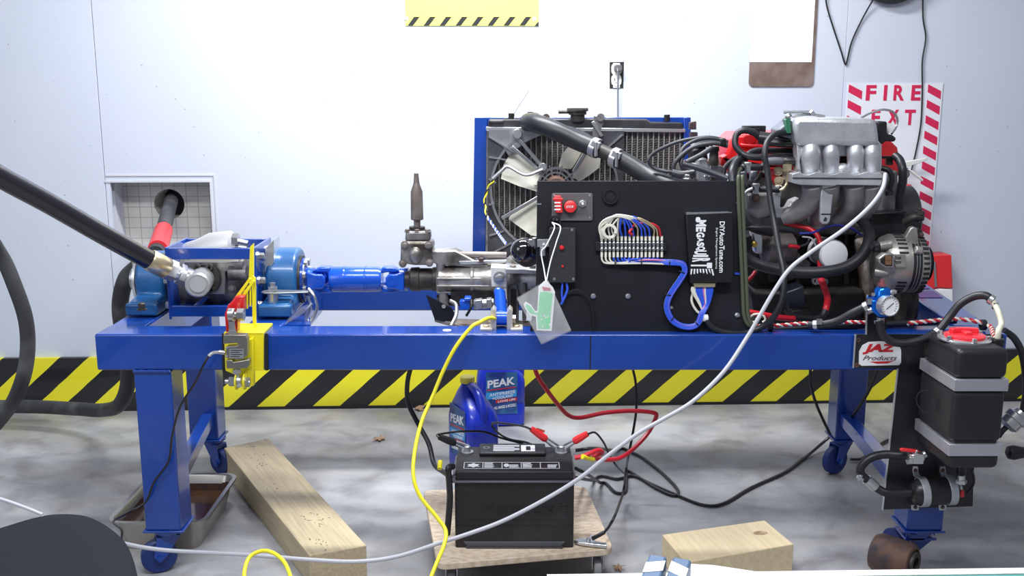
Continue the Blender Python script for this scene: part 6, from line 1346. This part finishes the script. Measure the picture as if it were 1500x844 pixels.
m.box((bx0+.185, by0+.110, zz), (bx0+.225, by0+.160, zz+.0003)); part(m, 'top_label', LBL, BT)
m = MB(); m.box((bx0+.199, by0+.118, zz+.0004), (bx0+.212, by0+.150, zz+.0007)); part(m, 'top_label_mark', BLKM, BT)
for u in (.030, LW-.030):
    m = MB(); m.lathe(V((bx0+u, by0+.135, zc_+.007)), Zv, [(0, .018), (.003, .018), (.003, .010), (.018, .009), (.020, .006)], 18); part(m, 'terminal_post', mat('lead_post', (.42, .43, .47), .4, .7) if u < .1 else bpy.data.materials['lead_post'], BT)
# moulded lettering and foot ledge
text('Motorcraft', V(((bx0+bx1)/2+.03, by0-.0006, W(750, 745, 2.67).z)), X, Zv, LW*.72, .030, BCASE, BT, name='moulded_lettering', depth=.0016)
m = MB(); zf = W(750, 796, 2.67).z; m.prism([V((bx0+.035, by0-.008, zf-.006)), V((bx1-.035, by0-.008, zf-.006)), V((bx1-.022, by0-.001, zf+.004)), V((bx0+.022, by0-.001, zf+.004))], Zv*.003)
m.box((bx0+.03, by0-.007, zd+.001), (bx1-.03, by0, zf-.006)); part(m, 'hold_down_ledge', mat('scuffed_black', (.06, .06, .075), .35), BT, bevel=.001)
m = MB(); zz = W(750, 762, 2.67).z; m.box((bx0+.03, by0-.001, zz), (bx1-.03, by0, zz+.0015)); m.box((bx0+.0, by0-.0012, W(750, 771, 2.67).z), (bx1, by0-.0001, W(750, 770, 2.67).z)); part(m, 'moulded_line', BCASE, BT)
m = MB(); m.tube([V((bx0+.003, by0+.02, z2_-.01)), V((bx0-.014, by0-.006, z2_-.012)), V((bx0-.014, by0-.006, z2_+.006)), V((bx0-.002, by0+.0, z2_+.014))], .003, 6, 2); part(m, 'handle_loop', STEEL, BT)
# clamps
def clamp(label, p, tip, gm, par_name='battery_clamp', red=True):
    t = thing(par_name, label, 'clamp', p, 'clamps on the battery posts'); d = (tip-p).normalized(); L_ = (tip-p).length; s_ = d.cross(Yv).normalized()
    m = MB()
    for k in (-1, 1): m.prism([p+s_*k*.004, p+s_*k*.010, p+d*L_*.5+s_*k*.006, p+d*L_*.5+s_*k*.002], Yv*.010)
    part(m, 'jaws', ZINC, t)
    m = MB()
    m.tube([p+d*L_*.42+Yv*.005, p+d*L_*.5+Yv*.005, p+d*L_*.7+Yv*.005, p+d*L_+Yv*.005], .01, 8, 3, [.007, .0115, .0115, .009])
    part(m, 'grip', gm, t)
P1 = V((bx1-.033, by0+.135, zc_+.018)); P0_ = V((bx0+.030, by0+.135, zc_+.018))
clamp('red-handled clamp leaning left over the right battery post', P1+V((-.006, 0, .0)), W(778, 629, 2.80), REDP)
clamp('red-handled clamp leaning right over the right battery post', P1+V((.008, .0, .0)), W(861, 636, 2.80), REDP)
clamp('black-handled clamp on the left battery post', P0_, W(643, 641, 2.78), BLK)
m = MB(); m.prism([W(a, b, 2.82) for a, b in ((786, 627), (798, 631), (798, 634), (787, 632))], (0, .004, 0)); solo(m, 'copper_strip', mat('copper', (.6, .35, .2), .3, .8), 'small bare copper strip beside the left red clamp', 'strip')
def cable(pts, r, mt, label, cat='cable', name='cable', sm=6): m = MB(); m.tube([W(a, b, y) if y > .5 else G(a, b, y) for a, b, y in pts], r, 9, sm, None, r+.001); return solo(m, name, mt, label, cat)
cable(((643, 641, 2.78), (641, 637, 2.79), (658, 634, 2.82), (680, 632, 2.88), (710, 633, 2.92), (735, 642, 2.94), (765, 650, 2.93), (778, 656, 2.88)), .0032, BLK, 'thin black lead arching over the back of the battery from the black clamp', name='test_lead')
cable(((778, 629, 2.80), (768, 625, 2.84), (752, 622, 2.9), (722, 620, 3.0), (727, 632, 3.0), (745, 643, 2.96), (770, 648, 2.92), (788, 655, 2.86)), .0032, BLK, 'black lead from the left red clamp twisting behind the battery', name='test_lead')
cable(((861, 636, 2.80), (872, 634, 2.84), (884, 648, 2.9), (892, 665, 2.95), (905, 685, 2.98), (918, 696, .006), (918, 690, .006)), .0032, BLK, 'thin black lead falling from the right red clamp to the floor', name='test_lead')
cable(((842, 671, 2.78), (855, 668, 2.78), (875, 660, 2.8), (882, 663, 2.82), (870, 669, 2.82), (880, 673, 2.85), (905, 672, 2.9), (925, 660, 2.95), (948, 636, 3.0), (960, 614, 3.02), (958, 605, 3.02), (925, 602, 3.03), (885, 605, 3.05), (850, 612, 3.05), (832, 608, 3.02), (815, 590, 2.98), (800, 570, 2.94), (788, 552, 2.92), (780, 530, 2.92)), .0068, REDC, 'thick red battery cable looping out right of the battery and up under the stand', name='battery_cable')
m = MB(); m.cyl(W(853, 669, 2.77), W(869, 673, 2.80), .007); solo(m, 'cable_joint', YCAB, 'yellow crimp joint on the red cable right of the battery', 'joint')
m = MB(); m.cyl(W(645, 676, 2.74), W(644, 687, 2.72), .007); solo(m, 'cable_joint', YCAB, 'yellow crimp joint on the black cable left of the battery', 'joint')
cable(((604, 530, 3.0), (597, 560, 3.0), (598, 590, 3.0), (612, 620, 2.98), (628, 650, 2.92), (636, 680, 2.86), (650, 692, 2.78), (662, 700, 2.70)), .0075, BLK, 'heavy black cable dropping from the stand to the left of the battery', name='battery_cable')
cable(((664, 683, 2.67), (657, 686, 2.655), (658, 705, 2.655), (659, 730, 2.655), (657, 760, 2.655), (655, 783, 2.66)), .009, BLK, 'short black strap hanging down the left side of the battery', name='strap')
cable(((843, 660, 2.9), (870, 657, 2.95), (900, 660, .02), (930, 665, .006), (960, 685, .006), (985, 708, .006), (994, 722, .006), (985, 726, .006), (960, 715, .006), (930, 698, .006), (905, 702, .006), (870, 704, .006), (845, 700, 2.9)), .0055, BLK, 'black cable looping on the floor behind and right of the battery', name='floor_cable')
cable(((843, 686, 2.9), (860, 695, 2.95), (880, 708, .01), (902, 722, .006), (916, 720, .006), (918, 700, .006), (920, 690, .006), (945, 705, .006), (990, 725, .006), (1030, 740, .006), (1060, 738, .006), (1100, 715, .006), (1150, 692, .006), (1180, 670, .006), (1212, 643, .05), (1225, 632, .10), (1250, 608, 3.40), (1275, 568, 3.3), (1290, 530, 3.2)), .0055, BLK, 'long black cable sweeping across the floor from the battery to the right rear caster', name='floor_cable')
cable(((924, 530, 3.2), (931, 560, 3.2), (932, 600, 3.2), (926, 640, 3.2), (920, 670, 3.2), (917, 690, 3.1), (913, 720, .05), (903, 750, 2.80), (893, 770, 2.74), (885, 780, 2.70)), .0042, BLK, 'thin dark cable dropping from the stand to the alligator clip on the dolly', name='ground_cable')
m = MB(); m.tube([W(885, 780, 2.70), W(876, 785, 2.69), W(868, 789, 2.68)], .006, 8, 3); solo(m, 'cable_boot', RUB, 'rubber boot where the thin cable meets the alligator clip', 'boot')
AC = thing('alligator_clip', 'bare metal alligator clip lying on the right corner of the dolly', 'clip', G(862, 797, zd))
zk = zd+.004
m = MB(); g_ = lambda a, b, h=0: G(a, b, zk+h)
m.prism([g_(840, 796), g_(848, 793), (g_(862, 793)), g_(866, 787), g_(871, 789), g_(869, 796), g_(888, 800), g_(889, 804), g_(862, 801), g_(848, 799)], Zv*.010); part(m, 'jaws', ALUB, AC, bevel=.002)
m = MB(); m.cyl(g_(862, 797)+Zv*.0, g_(862, 797)+Zv*.018, .006); part(m, 'spring_pin', ZINC, AC)
cable(((1188, 530, 3.3), (1187, 560, 3.3), (1195, 590, 3.35), (1208, 620, 3.38), (1216, 636, 3.4)), .005, BLK, 'black cord hanging down beside the right rear leg', name='cord')
cable(((1246, 673, .01), (1262, 672, .008), (1275, 662, .008), (1300, 645, .008), (1330, 640, .008)), .005, BLK, 'short black cord on the floor by the right rear caster', name='cord')
# long grey cable across the front
cable(((1297, 255, 2.84), (1293, 276, 2.80), (1275, 302, 2.74), (1238, 335, 2.70), (1190, 368, 2.67), (1158, 393, 2.66), (1135, 425, 2.655), (1110, 468, 2.65), (1094, 495, 2.64), (1060, 545, 2.60), (1015, 588, 2.57), (970, 615, 2.56), (935, 635, 2.55), (890, 668, 2.54), (850, 700, 2.53), (800, 731, 2.52), (740, 762, 2.51), (690, 781, 2.50), (640, 797, 2.50), (580, 816, 2.50), (520, 823, 2.50), (450, 820, 2.52), (380, 814, 2.54), (310, 810, 2.55), (240, 806, 2.54), (184, 797, 2.50), (100, 775, 2.4), (60, 758, 2.4)), .0056, GREYC, 'long light grey cable swooping from the manifold across the battery to the black seat', name='grey_cable')
cable(((62, 754, 2.36), (40, 745, 2.36), (0, 731, 2.36), (-60, 715, 2.36)), .0045, GREYC, 'light grey cable entering at the left edge above the black seat', name='grey_cable')
# antifreeze jugs
JB = mat('blue_jug_plastic', (.012, .035, .50), .28, coat=.2)
def jug(x_, y_, rot, H, label, front):
    t = thing('coolant_jug', label, 'jug', (x_, y_, 0), 'blue coolant jugs on the floor'); R_ = Matrix.Rotation(rot, 4, 'Z'); O = V((x_, y_, 0))
    T = lambda p: O+(R_ @ V(p))
    def ring(hx, hy, r, z, ox=0, k=4): return [T((a+ox, b, z)) for a, b in roundrect(-hx, -hy, hx, hy, r, k)]
    w_, d_ = .098, .062; m = MB()
    rings = [ring(w_-.012, d_-.012, .02, 0), ring(w_-.002, d_-.002, .025, .008), ring(w_, d_, .028, .02), ring(w_, d_, .028, H*.30), ring(w_-.002, d_-.002, .028, H*.315), ring(w_, d_, .028, H*.33), ring(w_, d_, .028, H*.58), ring(w_-.002, d_-.001, .03, H*.62), ring(w_*.90, d_*.95, .032, H*.70, -.004), ring(w_*.68, d_*.8, .035, H*.78, -.016), ring(w_*.42, d_*.62, .03, H*.86, -.034), ring(.024, .024, .0235, H*.92, -.045), ring(.021, .021, .0205, H*.95, -.045)]
    loft(rings, m); m.f.append(tuple(range(len(rings[0])))[::-1]); part(m, 'bottle', JB, t)
    m = MB(); m.tube([T((-.035, 0, H*.90)), T((-.0, 0, H*.925)), T((.045, 0, H*.87)), T((.078, 0, H*.74)), T((.082, 0, H*.62))], .017, 12, 5, [.014, .017, .017, .018, .016]); part(m, 'handle', JB, t)
    m = MB(); m.lathe(T((-.045, 0, H*.945)), Zv, [(0, .024), (.003, .027), (.022, .026), (.024, .022)], 24); part(m, 'cap', mat('yellow_cap', (.80, .68, .08), .4) if 'yellow_cap' not in bpy.data.materials else bpy.data.materials['yellow_cap'], t)
    # label on the broad face(s)
    rt = (R_ @ V((1, 0, 0))); nf_ = (R_ @ V((0, -1, 0)))
    dk = bpy.data.materials.get('label_dark') or mat('label_dark', (.015, .04, .22), .4, col2=(.05, .22, .42), scale=12)
    def flat(x0, x1, z0, z1, mt, nm, o=.001, sk=0):
        m = MB(); m.prism([T((x0, -d_-o, z0)), T((x1, -d_-o, z0+sk)), T((x1, -d_-o, z1+sk)), T((x0, -d_-o, z1))], nf_*.0004); return part(m, nm, mt, t)
    flat(-.062, .066, H*.18, H*.74, dk, 'label')
    P_ = lambda a, z_: T((a, -d_-.0018, z_))
    upk = (Zv+rt*.0).normalized(); slant = (rt+Zv*.14).normalized()
    text('PEAK', P_(0, H*.60), slant, upk, .112, .032, INK, t, name='brand_lettering', bold=.03)
    flat(-.060, .060, H*.492, H*.505, JR, 'red_line', .0016, .012)
    flat(-.062, .062, H*.375, H*.46, bpy.data.materials.get('label_cyan') or mat('label_cyan', (.05, .35, .75), .4), 'cyan_band', .0014, .012)
    text('ANTIFREEZE', P_(.004, H*.455), slant, upk, .105, .012, INK, t, name='label_lettering', bold=.02)
    text('+COOLANT', P_(.006, H*.405), slant, upk, .085, .012, INK, t, name='label_lettering', bold=.02)
    flat(-.022, .064, H*.325, H*.365, JR, 'red_band', .0015, .010)
    text('LONG LIFE', P_(.022, H*.36), slant, upk, .072, .009, INK, t, name='label_lettering', bold=.02)
    text('FOR ALL MAKES & MODELS', P_(.006, H*.275), slant, upk, .110, .012, INK, t, name='label_lettering', bold=.02)
    return t
jug(W(693, 640, 3.50).x, 3.52, math.radians(-62), .335, 'nearer blue coolant jug with yellow cap, standing just behind the battery', False)
jug(W(733, 600, 4.05).x, 4.05, math.radians(4), .315, 'farther blue coolant jug standing against the striped baseboard', True)
# dead leaves
LEAF = mat('dead_leaf', (.38, .24, .15), .8, col2=(.26, .15, .09), scale=40)
def leaf(px, py, s_, rot, label, seed):
    r_ = random.Random(seed); c = G(px, py, 0); m = MB(); n = 16; vs = [c+Zv*.012]
    for i in range(n):
        a = 2*math.pi*i/n+rot; q = s_*(1.0 if i % 3 == 0 else .55)*r_.uniform(.7, 1.15); vs.append(c+V((q*math.cos(a), q*math.sin(a)*1.2, r_.uniform(.002, .016))))
    vs += [p+Zv*.001 for p in vs]; k = n+1
    fs = [(0, 1+i, 1+(i+1) % n) for i in range(n)]; fs = [tuple(reversed(f)) for f in fs]+[(k, k+1+i, k+1+(i+1) % n) for i in range(n)]+[(1+i, 1+(i+1) % n, k+1+(i+1) % n, k+1+i) for i in range(n)]
    m.add(vs, fs); solo(m, 'dead_leaf', LEAF, label, 'leaf', smooth=False, group='dead leaves on the floor')
leaf(556, 645, .030, .3, 'dry brown leaf on the open floor between the long timber and the jugs', 1)
leaf(614, 601, .028, 1.0, 'dry brown leaf lying by the striped baseboard', 5)
leaf(906, 835, .018, .3, 'small brown leaf on the floor right of the dolly', 3)
# office chair seat, bottom left
CHM = mat('black_mesh_fabric', (.022, .024, .030), .75, bump=.0)
nt = CHM.node_tree; b = nt.nodes['Principled BSDF']; tc = nt.nodes.new('ShaderNodeTexCoord'); wv = nt.nodes.new('ShaderNodeTexChecker'); wv.inputs['Scale'].default_value = 420
bm_ = nt.nodes.new('ShaderNodeBump'); bm_.inputs['Strength'].default_value = .6; bm_.inputs['Distance'].default_value = .001; nt.links.new(tc.outputs['Object'], wv.inputs['Vector']); nt.links.new(wv.outputs['Fac'], bm_.inputs['Height']); nt.links.new(bm_.outputs[0], b.inputs['Normal'])
b.inputs['Specular IOR Level'].default_value = .15; wv.inputs['Color1'].default_value = (.024, .026, .036, 1); wv.inputs['Color2'].default_value = (.010, .011, .016, 1); nt.links.new(wv.outputs['Color'], b.inputs['Base Color'])
zs = .50; top_ = G(88, 745, zs); cxs, cys = -.93, 1.68
CHT = thing('office_chair', 'round-cornered black woven seat of a chair at the bottom left corner', 'chair', (cxs, cys, 0))
m = MB(); 
def sring(k, z_):
    P = [(-1.033, 1.931), (-.987, 1.981), (-.942, 2.002), (-.878, 1.991), (-.811, 1.935), (-.746, 1.853), (-.680, 1.718), (-.655, 1.60), (-.67, 1.48), (-.75, 1.40), (-.93, 1.37), (-1.10, 1.41), (-1.18, 1.53), (-1.17, 1.72), (-1.11, 1.85)]
    n = len(P); out = []
    for i in range(n):
        a, b, c, e = (V(P[(i+q) % n]) for q in (-1, 0, 1, 2))
        for t in (0, .25, .5, .75):
            q = .5*((2*b)+(c-a)*t+(2*a-5*b+4*c-e)*t*t+(3*b-a-3*c+e)*t**3); out.append(V((cxs+(q.x-cxs)*k, cys+(q.y-cys)*k, z_)))
    return out[::-1]
loft([sring(.80, zs-.07), sring(.95, zs-.065), sring(1.0, zs-.045), sring(1.01, zs-.025), sring(1.0, zs-.008), sring(.97, zs-.001), sring(.85, zs), sring(.5, zs-.002), sring(.2, zs-.004)], m)
m.f.append(tuple(range(len(sring(1, 0))))[::-1]); part(m, 'seat', CHM, CHT)
m = MB(); m.cyl((cxs, cys, .08), (cxs, cys, .44), .025); m.cbox((cxs, cys, .425), (.2, .2, .02)); part(m, 'gas_column', BLK, CHT)
for k in range(5):
    a = 2*math.pi*k/5; d = V((math.cos(a), math.sin(a), 0)); o_ = V((cxs, cys, .085))
    m = MB(); m.tube([o_, o_+d*.15-Zv*.005, o_+d*.27-Zv*.02], .018, 8, 2, [.022, .018, .014]); l_ = part(m, 'leg', BLK, CHT)
    m = MB(); q_ = o_+d*.27; s_ = d.cross(Zv); m.cyl(V((q_.x, q_.y, .026))-s_*.02, V((q_.x, q_.y, .026))+s_*.02, .026); part(m, 'caster', BLK, l_)
# work table along the bottom edge with clapper sticks and paper
zt2 = .74; P_ = [G(940, 852, zt2), G(1560, 831, zt2)]
TB = thing('work_table', 'pale-edged work table with green top at the bottom right edge', 'table', (.45, .9, 0))
ye = G(1200, 838, zt2).y
m = MB(); a = G(1000, 840, zt2); b_ = G(1500, 833, zt2); dd = (b_-a).normalized(); nn = V((dd.y, -dd.x, 0)); a2 = a-dd*.18; b2 = b_+dd*.5
m.prism([a2, b2, b2+nn*.60, a2+nn*.60], -Zv*.028); part(m, 'table_top', mat('dusty_teal_laminate', (.12, .34, .32), .5), TB, bevel=.001)
m = MB(); m.prism([a2, b2, b2+nn*.016, a2+nn*.016], Zv*.0012); part(m, 'edge_band', mat('worn_white_edge', (.72, .74, .70), .6, col2=(.5, .5, .45), scale=12, mix=(.6, .85)), TB)
for p in (a2+dd*.06+nn*.05, b2-dd*.05+nn*.05, a2+dd*.06+nn*.55, b2-dd*.05+nn*.55):
    m = MB(); m.box((p.x-.02, p.y-.02, 0), (p.x+.02, p.y+.02, zt2-.028)); part(m, 'leg', STEEL, TB)
m = MB(); z_ = zt2+.002
m.prism([G(1008, 827, z_), G(1045, 829, z_), G(1105, 838, z_), G(1180, 845, z_), G(1180, 870, z_), G(990, 870, z_)], Zv*.001); solo(m, 'paper_sheet', WHITE, 'white paper sheet at the bottom edge under the striped sticks', 'paper')
CLB = mat('blue_grey_stripe', (.10, .17, .30), .4)
for (p0, p1, p2, p3), lab in ((((951, 811), (977, 815), (957, 885), (926, 880)), 'left striped blue and white stick at the bottom edge'), (((986, 815), (1013, 820), (990, 890), (962, 885)), 'right striped blue and white stick at the bottom edge')):
    z_ = zt2+.03; Q = [G(*q, z_) for q in (p0, p1, p2, p3)]
    t = thing('striped_stick', lab, 'stick', V((Q[0].x, Q[0].y-.03, zt2+.003)))
    m = MB(); m.prism(Q, -Zv*.026); part(m, 'stick', CLB, t, bevel=.003)
    for k in range(2):
        f0, f1 = .16+k*.42, .38+k*.42; sgn = 1 if 'left' in lab else -1
        L_ = lambda f: Q[0].lerp(Q[3], f); R2 = lambda f: Q[1].lerp(Q[2], f); o_ = .05*sgn
        m = MB(); m.prism([L_(f0+o_), R2(f0-o_), R2(f1-o_), L_(f1+o_)], Zv*.0006); part(m, 'white_stripe', WHITE, t)
